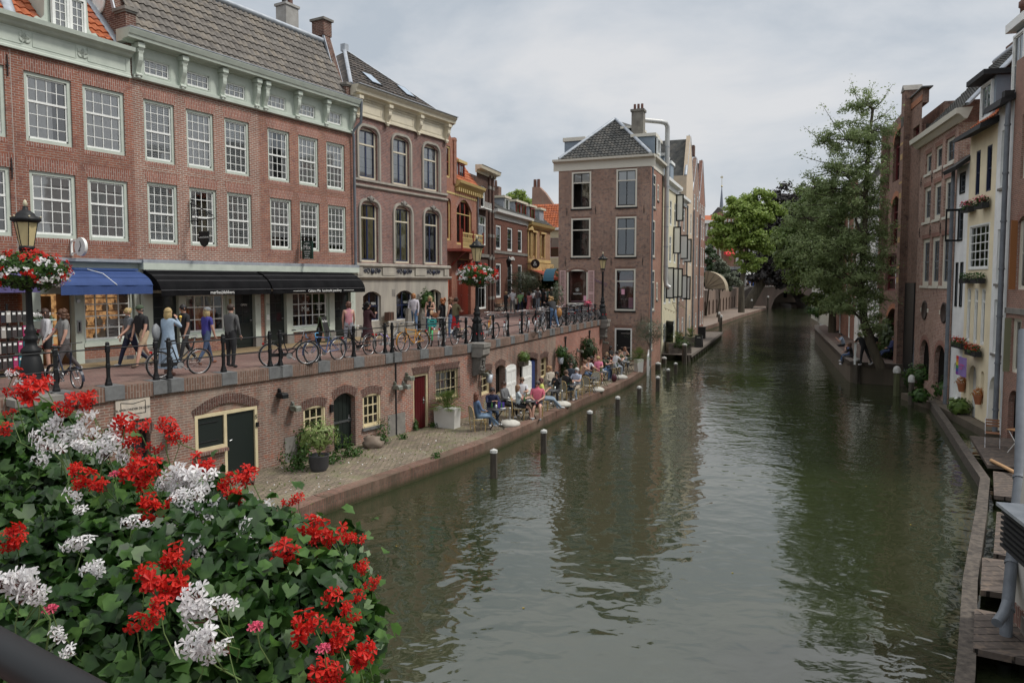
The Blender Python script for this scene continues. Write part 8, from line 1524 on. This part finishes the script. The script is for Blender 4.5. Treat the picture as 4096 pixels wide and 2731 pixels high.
tree('quay_tree',b2,[(0,0,0),L_(1912,720),L_(1908,660),L_(1900,560),L_(1895,480)],0,
     [(L_(1862,625),(2.6,2.5,2.0),1.4),(L_(1900,610),(2.6,2.5,2.4),1.5),(L_(1845,560),(2.8,2.4,2.2),1.5),(L_(1890,510),(2.8,2.4,2.2),1.5),(L_(1850,490),(2.2,2.2,1.9),.9),(L_(1930,560),(2.3,2.2,2.4),1.2),(L_(1880,440),(2.0,1.8,1.5),.7),(L_(1822,590),(1.6,1.7,1.4),.8),(L_(1895,690),(1.6,1.6,1.0),.7),(L_(1940,660),(2.,2.,1.8),.9)],26000,.26,leafmat('deep_green',(.09,.14,.045),(.165,.235,.075),(.26,.33,.13),rough=.45,trans=.42),'broad dark green tree behind the slender one on the right quay',12,tr=.36)
b3=Vector((XU(2985,139),139.,-2.7));L_=lambda u,v,dy=0:atl(b3,u,v,dy)
tree('copper_beech',b3,[(0,0,0),L_(1745,655),L_(1780,610),L_(1800,540),L_(1810,480)],0,
     [(L_(1800,605),(6,5,3.6),1.4),(L_(1770,590),(4.5,4.5,3.8),1.),(L_(1810,540),(6,5.5,5),1.8),(L_(1780,530),(4.5,4,4.),1.),(L_(1820,470),(5.5,5,4),1.3),(L_(1795,475),(3.5,3,3),.6),(L_(1840,590),(6,5,4.5),1.2),(L_(1757,632),(3.5,3.5,1.8),.5),(L_(1805,642),(4.5,4,2.),.7)],20000,.55,LFP,'dark purple-leaved tree leaning over the water by the far bridge',13,tr=1.1)
LT4=leafmat('fresh_green',(.15,.23,.04),(.25,.34,.07),(.37,.45,.14),rough=.5,trans=.45)
b4=Vector((XU(2966,120),120.,-2.7));L_=lambda u,v,dy=0:atl(b4,u,v,dy)
tree('plane_tree',b4,[(0,0,0),L_(1703,650),L_(1716,590),L_(1712,520),L_(1710,470)],0,
     [(L_(1705,560),(3.4,3,2.6),1.2),(L_(1665,540),(2.8,2.6,2.0),.9),(L_(1745,550),(2.8,2.6,2.4),1.),(L_(1700,500),(3.6,3.2,2.6),1.3),(L_(1745,490),(3.2,3.,2.4),1.1),(L_(1690,468),(1.8,2.,1.6),.5),(L_(1740,460),(2.5,2.2,1.8),.6),(L_(1720,600),(2.6,2.4,1.5),.6),(L_(1650,510),(1.6,1.6,1.3),.4),(L_(1775,480),(2,2,1.6),.5)],18000,.42,LT4,'light green plane tree before the far houses',14,tr=.55)
b5=Vector((XU(2870,104),104.,-2.7));L_=lambda u,v,dy=0:atl(b5,u,v,dy)
tree('small_wharf_tree',b5,[(0,0,0),L_(1652,690),L_(1655,650)],0,[(L_(1650,650),(1.7,1.5,1.2),1),(L_(1675,645),(1.5,1.5,1.2),1),(L_(1640,640),(1.5,1.4,1.3),1.),(L_(1660,610),(1.2,1.2,1.0),.6)],7000,.25,LFO,'small grey-green tree on the far left wharf, in front of the beige awning',15,tr=.14)
b6=Vector((XU(2825,108),108.,-2.7));L_=lambda u,v,dy=0:atl(b6,u,v,dy)
tree('climbing_tree',b6,[(0,0,0),L_(1630,640),L_(1628,590)],0,[(L_(1634,600),(1.1,1.2,1.6),1),(L_(1640,640),(1.8,1.5,1.3),1),(L_(1628,575),(.6,.8,1.0),.5),(L_(1650,620),(1.3,1.3,1.2),.8)],5000,.27,LFD,'dark green tree squeezed beside the last house of the row',16,tr=.15)
b7=Vector((XU(2070,118),118.,0));L_=lambda u,v,dy=0:atl(b7,u,v,dy)
tree('backyard_tree',b7,[(0,0,0),L_(1190,500),L_(1195,460)],0,[(L_(1195,462),(2.4,2,1.9),1),(L_(1180,470),(1.8,1.8,1.3),.7),(L_(1210,470),(2,2,1.5),.8)],5000,.34,LT4,'light green treetop behind the roofs left of the corner house',17)
def bush(p,r_,n,size,m,label,seed,name='bush',sq=(1,1,.8),stem=True):
    r=empty(name,p,0,label,'bush');leaves_ball(r,(0,0,r_*.8),r_,n,size,m,seed,squash=sq)
    if stem:M=MB();[M.tube([(0,0,0),(r_*.4*math.cos(k*1.5),r_*.4*math.sin(k*1.5),r_)],.02,4) for k in range(4)];M.build('stem',BARK,r)
bush(gq(1520,900),1.25,2600,.17,leafmat('glossy_shrub',(.03,.055,.015),(.07,.11,.03),(.16,.2,.08),rough=.35),'glossy green bush in front of the black pillar on the right quay',61,sq=(.85,.85,1.2))
bush(gq(450,330),1.5,1600,.25,LF,'bright green low bush at the far end of the right quay',62,sq=(1.3,1.2,.5))
gl=lambda t,x,y:G(t,x,y,-2.95)
for i,(t,x,y,s,m_,l) in enumerate((('v',1950,1400,.85,LF,'bushy plant on the ledge beside the fan-shaped iron grille'),('v',2200,1400,.7,LFL,'light green plant on the ledge between the two cellar arches'),('j',615,780,.6,LF,'leafy plant on the ledge before the white narrow house'),('j',690,870,.42,LFL,'light green plant at the foot of the pale yellow house'),('j',445,800,.4,LF,'small plant at the end of the mossy ledge'))):bush(gl(t,x,y),s,int(900*s+300),.13,m_,l,70+i)
                        
c=G('v',2080,1330,-2.9);r=empty('iron_fan_grille',c,RZ,'fan-shaped iron grille guarding the ledge','grille');M=MB()
for k in range(13):q=math.radians(95+k*7.5);M.tube([(.1*math.cos(q),-.7,.1*math.sin(q)),(2.3*math.cos(q),-.7,2.3*math.sin(q))],.014,4)
for rr in (1.1,1.9):M.tube([(rr*math.cos(math.radians(90+k*9)),-.7,rr*math.sin(math.radians(90+k*9))) for k in range(11)],.018,4)
M.tube([(0,-.7,0),(0,-.7,2.3)],.02,5);M.build('bars',PIPE,r)
                             
p=gq(935,1010);r=empty('wooden_gate',p,1.1,'white painted wooden barrier at the edge of the right quay','gate');M=MB();M.box(-.05,-.05,0,.05,.05,1.25);M.box(.85,-.05,0,.95,.05,1.25);M.box(-.1,-.06,1.2,1.0,.06,1.3);M.box(0,-.04,.5,.9,.04,.6);M.build('barrier',WHITE,r)
                              
TIM=mat('old_deck_timber',(.12,.10,.085),.85,c2=(.19,.165,.14),sc=5,bmp=.3);q=[JP(5.),JP(30.)];nj=Vector((JD.y,-JD.x));a0,a1=Vector(q[0]),Vector(q[1])
r=empty('timber_deck',(a0.x,a0.y,0),math.atan2(JD.y,JD.x),'grey timber deck along the waterside houses','deck');M=MB()
for k in range(62):M.box(k*.4,-2.1,-2.82,k*.4+.38,-.02,-2.76)
M.box(0,-2.15,-2.95,24.9,-2.08,-2.77);[M.box(k*1.6,-2.05,-3.5,k*1.6+.15,-1.9,-2.82) for k in range(16)];M.build('planks',TIM,r)
def dp(s,o,z=-2.76):v=a0+JD*s+nj*o;return Vector((v.x,v.y,z))
for i,(s,o,w,l,m_) in enumerate(((.9,1.1,1.7,'long timber planter with trailing ivy and palm on the deck',0),(6.8,1.2,1.3,'timber planter with palm behind the man on the yellow chair',0))):
    r=empty('planter',dp(s,o),math.atan2(JD.y,JD.x)-1.1,l,'planter');M=MB();[M.box(-w/2,-.35,k*.2,w/2,.35,k*.2+.18) for k in range(4)];M.build('box',TIM,r);palm(r,(0,0,.8),60,.9,LPALM,80+i)
    if not i:leaves_ball(r,(.2,-.3,.65),.5,700,.08,LF,90,'ivy',squash=(1.6,.4,.8))
for s,o,l in ((3.,.9,'black wheelie bin behind the ivy planter'),(15.5,1.1,'black wheelie bin further along the deck')):r=empty('wheelie_bin',dp(s,o),math.atan2(JD.y,JD.x),l,'bin');M=MB();M.prism([(-.28,0),(.28,0),(.34,1.0),(-.34,1.0)],'y',-.3,.3);M.build('body',BLACKM,r);M=MB();M.box(-.37,-.34,1.,.37,.34,1.07);M.build('lid',BLACKM,r)
r=empty('black_screen',dp(2.2,0.05),math.atan2(JD.y,JD.x)-1.0,'black door panel standing open against the cream house','screen');MB().box(-.1,-1.2,0,-.04,.2,2.3).build('panel',BLACK,r)
aboard(dp(6.3,1.9),-.5,.55,.95,'chalk menu board on the wooden deck',['menu'],sz=.13)
M=MB();pts=[dp(.5,.1,.55)+Vector((0,0,0)),dp(2.2,.8,.1),dp(4.2,.1,.9),dp(5.6,.9,.35),dp(7.2,.1,.8)];M.tube(pts,.012,4);[M.ell(pts[i].lerp(pts[i+1],t)+Vector((0,0,-.06)),.045,5,1,k=4) for i in range(4) for t in (.1,.3,.5,.7,.9)];tag(M.build('festoon_lights',[BLACKM,mat('festoon_bulb',(.5,.4,.25),.4)]),'string of festoon bulbs hanging on the cream house','string lights')
                                     
def deckseg(name,label,pts,z,m=TIM,th=.1,n=0):
    r=empty(name,(pts[0][0],pts[0][1],z),0,label,'deck');M=MB();P=[(x-pts[0][0],y-pts[0][1]) for x,y in pts];M.prism(P,'z',-th,0)
    o=M.build('planks',m,r);return r
PLK=brick('weathered_planks',(.13,.105,.09),(.09,.075,.065),(.015,.013,.011),flat=True,bw=3.2,rh=.22,ms=.012,c3=(.17,.13,.10));BEAM=mat('dark_wet_beam',(.045,.038,.034),.75,c2=(.09,.078,.066),sc=4,streak=True,bmp=.3)
bl=[(19.1,32.7),(16.6,27.3),(14.3,22.4),(13.05,19.7),(11.0,16.7),(8.35,12.9),(6.4,9.9),(4.4,7.)]
for i,(a,b) in enumerate(zip(bl,bl[1:])):
    a_,b_=Vector((*a,0)),Vector((*b,0));d=(b_-a_).normalized();sd_=Vector((-d.y,d.x,0))*.115;M=MB()
    P=[a_+sd_,b_+sd_,b_-sd_,a_-sd_];M.prism([(p.x,p.y) for p in P],'z',-3.35,-2.92);tag(M.build('timber_beam',mat('rough_wet_timber',(.04,.033,.028),.85,c2=(.12,.10,.08),sc=9,bmp=.6)),'heavy wet timber beam floating along the right bank, %s stretch' % ('first far','second','third','fourth','fifth','sixth','nearest')[i],'beam','timber beams of the right walkway')
for l,ps in (('short plank platform with bistro chairs before the yellow house',[(15.9,24.9),(13.9,20.9),(16.3,19.9),(18.2,24.)]),('middle plank platform behind the timber beam',[(13.6,20.2),(12.1,17.9),(14.3,16.5),(15.6,19.)]),('short slanting plank platform above the meter box',[(9.15,13.8),(8.15,12.3),(9.7,11.7),(10.9,13.1)]),('long plank platform on the right near the drainpipe',[(11.3,16.6),(9.5,14.),(11.0,12.9),(12.8,15.5)]),('nearest three-plank platform at the bottom right corner',[(7.6,11.6),(6.75,10.3),(8.,9.6),(8.75,10.9)])):deckseg('plank_platform',l,ps,-2.86,PLK)
M=MB();M.tube([(14.2,21.2,-2.8),(13.35,17.6,-2.7)],.06,4);tag(M.build('timber_pole',mat('fresh_pine',(.50,.30,.15),.6)),'pale new timber pole lying across the walkway','timber')
r=empty('meter_box',(9.35,12.6,-3.1),.3,'rusty white metal box at the water below the drainpipe','box');MB().box(-.25,-.15,0,.25,.15,.75).build('case',mat('rusty_white_box',(.35,.33,.31),.6,c2=(.2,.1,.07),sc=3),r)
bush(Vector((16.6,20.6,-2.9)),1.3,2600,.15,LF,'large leafy bush on the walkway by the right edge',95,sq=(.75,.75,1.2))
bush(Vector((8.7,11.0,-3.0)),.4,260,.12,LFL,'small fern-like plant at the foot of the nearest white wall',96,sq=(.8,.8,1.2))
                                          
WD=mat('garden_slat_wood',(.22,.10,.05),.6)
def foldchair(p,yaw,l):
    r=empty('folding_chair',p,yaw,l,'chair','folding wooden chairs on the right platform');M=MB();[M.box(-.2,-.18+k*.09,.45,.2,-.11+k*.09,.465) for k in range(4)];M.build('seat',WD,r);M=MB();[M.box(-.2,-.27,.62+k*.09,.2,-.25,.68+k*.09) for k in range(3)];M.build('backrest',WD,r)
    for x in (-.2,.2):M=MB();M.tube([(x,.2,0),(x,-.26,.9)],.01,5);M.tube([(x,-.25,0),(x,.18,.46)],.01,5);M.build('leg',STEEL,r)
foldchair(Vector((15.55,23.2,-2.86)),2.6,'slatted folding chair left of the garden table');foldchair(Vector((15.6,21.2,-2.86)),-.4,'slatted folding chair nearest the large leafy bush')
r=empty('garden_table',(15.9,22.3,-2.86),.3,'small wooden garden table between two folding chairs','table');M=MB();[M.box(-.35,-.3+k*.1,.72,.35,-.21+k*.1,.74) for k in range(6)];M.build('table_top',mat('warm_wood',(.38,.2,.09),.6),r);M=MB();[M.tube([(x,-.25,0),(x,.25,.72)],.012,5) for x in (-.3,.3)];[M.tube([(x,.25,0),(x,-.25,.72)],.012,5) for x in (-.3,.3)];M.build('leg',WHITE,r)
                                              
fy=Fac(RP(18.6),RP(21.6));fy_o=fy.o;bpy.data.objects.remove(fy_o)
def wbox(x,z,w,l,col,n=260):
    r=empty('flower_box',fy.W(x,-.2,z),RZ,l,'flower box','flower boxes on the yellow house');MB().box(-w/2,-.12,-.2,w/2,.12,0).build('trough',BLACKM,r);rs=np.random.RandomState(int(x*31+z*7+60));P=rs.uniform((-w/2,-.16,-.1),(w/2,.14,.22),(n,3));leafcloud(P,[(0,-.4,1)]*n,.09,'foliage',LF,r)
    if col:P=rs.uniform((-w/2,-.2,.05),(w/2,.1,.28),(n // 2,3));leafcloud(P,[(0,-.5,1)]*(n // 2),.06,'blossoms',col,r)
wbox(.6,5.5,.9,'black flower box with pale pink flowers, left of the two upper ones',PINKF);wbox(2.2,5.5,.9,'black flower box with pink and white flowers, right of the two upper ones',PINKF);wbox(.7,2.6,.9,'black box of green plants below the big white window, left one',None,140);wbox(2.1,2.6,.9,'black box of green plants below the big white window, right one',None,140);wbox(.2,-.1,1.3,'long box spilling red geraniums, left of the flag',REDF);wbox(1.9,-.25,1.2,'box of red geraniums above the flag',REDF)
r=empty('flag',fy.W(1.2,-.4,-.5),RZ,'purple banner with a rainbow stripe hanging on the yellow house','flag');M=MB();cs_=[(.5,.02,.02),(.6,.2,.02),(.6,.5,.03),(.03,.25,.06),(.03,.07,.35),(.2,.03,.3)]
[M.quad((-.6,0,-.85+k*.13),(-.3,0,-.85+k*.13),(-.3,0,-.72+k*.13),(-.6,0,-.72+k*.13),5-k) for k in range(6)];M.build('rainbow_stripe',[mat('rainbow_%d' % i,c_) for i,c_ in enumerate(cs_)],r);M=MB();M.add([(-.3+.9*i/8,.03*math.sin(i),z) for z in (-.85,-.07) for i in range(9)],[(i,i+1,10+i,9+i) for i in range(8)]);M.build('cloth',mat('lilac_cloth',(.25,.17,.42),.8),r);text("IS A HUMAN\nRIGHT",.13,mat('pink_letter',(.6,.1,.3)),r,(.15,-.04,-.46))
for x,z,l in ((.45,-2.1,'terracotta pot with orange flowers in the left niche of the yellow house'),(2.42,-2.3,'terracotta pot with orange flowers in the right niche of the yellow house')):r=empty('flower_pot',fy.W(x,-.12,z),0,l,'flower pot');M=MB();M.lathe([(.1,0),(.17,.32),(.18,.35),(.14,.34)],(0,0,0),12);M.build('pot',mat('terracotta',(.35,.13,.06)),r);leaves_ball(r,(0,0,.45),.22,160,.07,leafmat('orange_brown_bloom',(.3,.12,.03),(.45,.18,.05)),99,'blossoms')
# ---------- foreground: bridge parapet rail and geranium trough
DK=[(-9,-2),(9,-2),(9,.2),(1.,1.1),(-1.0,1.2),(-9,6.4)]
flat('bridge_pavement',DK,.85,PAVE,zb=.5)
r=empty('bridge_railing',(0,0,0),0,'thick black handrail at the bottom left, under the geraniums','railing');M=MB();a,b=AT('O',-900,2080,1.6),AT('O',400,2830,.84);M.tube([a,a.lerp(b,.5),b],.026,12);M.build('handrail',BLACK,r);M=MB();[M.tube([a.lerp(b,t)+Vector((0,0,-.9)),a.lerp(b,t)],.012,6) for t in np.linspace(0,1,9)];M.build('baluster',BLACK,r)
def img_pt(u,v,dep):q=AT('D',u,v,dep);return np.array(q)
                                                                                                   
CL=[(10,1110,2.7,.26,.22),(120,1170,2.55,.28,.2),(20,1230,2.4,.30,.26),(230,1170,2.45,.22,.14),(230,1250,2.3,.28,.22),(340,1230,2.25,.2,.14),(100,1330,2.1,.32,.26),(430,1235,2.1,.17,.13),(360,1320,2.0,.28,.22),(520,1300,1.9,.17,.13),(220,1400,1.9,.32,.30),(620,1345,1.8,.15,.12),(500,1380,1.75,.28,.25),(680,1310,1.8,.10,.07),(705,1400,1.7,.15,.15),(640,1480,1.6,.22,.2),(380,1500,1.65,.28,.26),(745,1500,1.6,.11,.13),(100,1480,1.9,.3,.3),(750,1340,1.75,.07,.07),(520,1560,1.55,.26,.22),(240,1570,1.6,.3,.24),(700,1570,1.55,.15,.13),(760,1290,1.8,.05,.04),(440,1130,2.15,.04,.03),(280,1110,2.3,.06,.04),(160,1060,2.4,.08,.05),(60,1000,2.6,.12,.08)]
r=empty('geranium_trough',(0,0,0),0,'lush trough of red and white trailing geraniums in the foreground','flower trough');rs=np.random.RandomState(5);P=[];Nn=[]
for u,v,dp_,ru,rv in CL:
    c=img_pt(u,v,dp_);n=max(40,int(2300*ru*rv/.06));d=rs.normal(0,1,(n,3));d /= np.linalg.norm(d,axis=1)[:,None];P.append(c+d*np.array([ru,.26,rv])*rs.uniform(.55,1.0,(n,1)));Nn.append(d*.6+np.array([0,-.35,.8]))
GSH=[(.5*math.cos(PI/2+2*PI*i/14)*(1 if i % 2 == 0 else .86)*(.0 if i == 7 else 1),.5*math.sin(PI/2+2*PI*i/14)*(1 if i % 2 == 0 else .86)*(.2 if i == 7 else 1)) for i in range(14)]
GL1=leafmat('geranium_leaf',(.009,.028,.006),(.020,.058,.010),(.055,.115,.024),rough=.4,sc=9,trans=.2)
P_=np.vstack(P);N_=np.vstack(Nn);leafcloud(P_,N_,.047,'foliage',GL1,r,shape=GSH,jit=.7,fold=.35,seed=3,kind='stuff')
k=rs.rand(len(P_)) < .35;leafcloud(P_[k]+rs.normal(0,.03,(k.sum(),3)),N_[k],.036,'young_leaves',leafmat('geranium_leaf_fresh',(.025,.065,.010),(.055,.125,.02),(.10,.19,.04),rough=.4,sc=12),r,shape=GSH,jit=.7,fold=.25,seed=8,kind='stuff')
MB_=MB();[MB_.box(-1.3,-.0,0,-1.29,.01,.01)] if False else None
M=MB();qa,qb=Vector((-3.1,3.35,1.2)),Vector((-.55,1.5,1.25));dd=(qb-qa);nn_=Vector((-dd.y,dd.x,0)).normalized()*.14;M.prism([((qa+nn_).x,(qa+nn_).y),((qb+nn_).x,(qb+nn_).y),((qb-nn_).x,(qb-nn_).y),((qa-nn_).x,(qa-nn_).y)],'z',1.05,1.3);M.build('trough',BLACKM,r)
def umbel(ctr,R,mat_,nfl,name,seed,facing):
    """one geranium head: five-petalled florets on thin stalks round a common centre"""
    rs=np.random.RandomState(seed);M=MB();F=Vector(facing).normalized()
    for i in range(nfl):
        d=Vector(rs.normal(0,1,3)).normalized();d=(d+F*.9+Vector((0,0,.35))).normalized();c=Vector((0,0,0))+d*R*rs.uniform(.7,1.05);c.z *= .75
        M.tube([Vector((0,0,-R*.5)),c-d*.006],[.0022,.0016],4,1)
        d=(d+Vector(rs.normal(0,.45,3))).normalized();a=d.cross(Vector((rs.normal(),rs.normal(),rs.normal()))).normalized();b=d.cross(a);s=.0185*rs.uniform(.8,1.15)
        for j in range(5):
            q=2*PI*(j+.15*rs.normal())/5;e=(a*math.cos(q)+b*math.sin(q));t=(-a*math.sin(q)+b*math.cos(q));cup=d*.25*s;w_=.62 if j > 1 else .45
            M.add([c,c+e*s*.7+t*s*.24*w_/.5+cup,c+e*s*1.45+t*s*.36*w_/.5+cup*.6,c+e*s*1.62,c+e*s*1.45-t*s*.36*w_/.5+cup*.6,c+e*s*.7-t*s*.24*w_/.5+cup],[(0,1,2,3),(0,3,4,5)],0)
    M.tube([Vector((0,0,-R*.5)),Vector((rs.normal()*.02,.03,-R*.5-.09)),Vector((rs.normal()*.03,.08,-R*.5-.2))],[.003,.003,.0035],5,2)
    return M.mesh(name,[mat_,mat('reddish_stalk',(.12,.03,.02),.6),mat('geranium_stem',(.11,.17,.05),.6)])
UR=[umbel((0,0,0),.064,REDF,8,'red_flower_head',s_,(.1,-1,.3)) for s_ in range(4)];UW=[umbel((0,0,0),.062,WHF,7,'white_flower_head',s_+9,(.1,-1,.3)) for s_ in range(4)];UP=[umbel((0,0,0),.03,PINKF,5,'pink_flower_head',20,(.1,-1,.3))]
RH=[(75,900,2.35,1.4),(40,905,2.4,1),(105,890,2.4,1),(150,935,2.3,.9),(180,925,2.3,1.1),(210,935,2.3,.8),(290,970,2.25,1.1),(320,985,2.25,.9),(385,980,2.25,1),(400,985,2.25,.6),(300,1020,2.25,.8),(355,1025,2.25,.7),(275,1005,2.3,.6),(195,1100,2.1,1.1),(170,1085,2.1,.8),(230,1115,2.1,.8),(330,1080,2.1,1.3),(360,1075,2.1,1.1),(300,1090,2.1,.9),(465,1062,2.15,1.),(485,1070,2.15,.8),(565,1090,2.1,1.),(580,1100,2.1,.9),(530,1130,2.05,.9),(515,1120,2.05,.8),(345,1175,2.,1.1),(390,1160,2.,.7),(660,1150,2.05,.45),(688,1143,2.05,.45),(715,1210,1.95,1.1),(740,1215,1.95,1.1),(765,1225,1.95,.9),(660,1262,1.85,1.),(675,1275,1.85,.9),(800,1240,1.9,.5),(370,1330,1.65,1.2),(400,1345,1.65,.9),(345,1335,1.65,.7),(400,1270,1.7,.9),(425,1290,1.7,.6),(350,1410,1.55,.7),(315,1435,1.55,.8),(680,1440,1.6,1.2),(700,1430,1.6,.7),(830,1490,1.6,1.),(845,1500,1.6,.7),(780,1470,1.65,.9),(765,1440,1.65,.7),(740,1540,1.6,1.),(760,1560,1.6,.8),(35,1235,1.9,.9),(8,1240,1.9,.8),(765,1370,1.75,.8),(820,1370,1.75,.6),(835,1300,1.85,.5),(850,1340,1.8,.4),(15,985,2.4,.8),(30,955,2.5,.7),(790,1400,1.7,.6),(60,870,2.6,.7),(445,1235,1.9,.5)]
WH=[(130,985,2.3,1.1),(160,1000,2.3,1.1),(190,990,2.3,1),(215,1000,2.3,.9),(265,1005,2.3,1.),(285,1020,2.3,.9),(110,1020,2.25,.9),(150,1030,2.25,.9),(200,1030,2.25,.9),(240,1035,2.25,1.),(290,1045,2.25,.8),(400,1090,2.1,1.),(430,1085,2.1,1.1),(450,1100,2.1,1),(410,1115,2.1,.9),(470,1125,2.05,1.),(380,1110,2.1,.8),(500,1155,2.,.9),(440,1175,2.,.9),(465,1195,1.95,.8),(410,1150,2.,.8),(590,1165,2.1,.9),(620,1170,2.1,.8),(175,1130,2.05,.8),(190,1250,1.85,.9),(215,1315,1.8,.8),(75,1340,1.6,1.1),(100,1360,1.6,.8),(20,1340,1.6,1.),(50,1370,1.6,.8),(445,1250,1.85,.9),(460,1265,1.85,.8),(350,1230,1.95,.9),(365,1215,1.95,.8),(440,1395,1.6,1.),(470,1410,1.6,1.),(495,1390,1.6,.8),(455,1480,1.5,1.),(485,1460,1.5,.9),(490,1490,1.5,.8),(160,1490,1.6,.6),(570,1230,1.9,.8),(90,1000,2.35,.8),(60,880,2.6,.9),(300,1200,1.95,.8)]
jr=random.Random(3);RH=RH+[(u+jr.uniform(-26,26),v+jr.uniform(-22,22),d_,s_*.85) for u,v,d_,s_ in jr.sample(RH,30)];WH=WH+[(u+jr.uniform(-45,45),v+jr.uniform(-40,40),d_,s_*.85) for u,v,d_,s_ in WH[:44]]
for lst,ms_,nm in ((RH,UR,'red_flower_head'),(WH,UW,'white_flower_head')):
    for i,(u,v,dp_,s_) in enumerate(lst[:100]):
        q=img_pt(u,v,dp_-.22);o=obj(nm,ms_[i % 4],r,tuple(q));o.scale=(s_*.66,)*3 if s_ < .6 else (s_*.54,)*3;o.rotation_euler=(rs.uniform(-.5,.5),rs.uniform(-.5,.5),rs.uniform(-.7,.7))
for u,v,dp_ in ((265,1090,2.2),(590,1440,1.5),(745,1490,1.55),(120,1400,1.6)):obj('pink_flower_head',UP[0],r,tuple(img_pt(u,v,dp_-.2))).scale=(.4,)*3

                          
rs=np.random.RandomState(8);P=[(x,y,ZW+.006) for x,y in zip(rs.uniform(-3,14,60),rs.uniform(9,45,60)) if x >-4+(y-16)*.42 and x < 4+y*.42]
leafcloud(P,[(0,0,1)]*len(P),.05,'floating_leaves',leafmat('yellow_fallen_leaf',(.25,.16,.03),(.35,.25,.05),(.2,.2,.05)),None,jit=.05,kind='stuff')
P=[]
for k in range(260):
    i=rs.randint(2,len(E_)-4);a=Vector(E_[i]).lerp(Vector(E_[i+1]),rs.rand())+Vector((-.85,.5))*rs.uniform(.4,3.9);P.append((a.x,a.y,ZQ+.012))
leafcloud(P,[(0,0,1)]*len(P),.05,'petal_litter',WHF,None,jit=.2,kind='stuff')
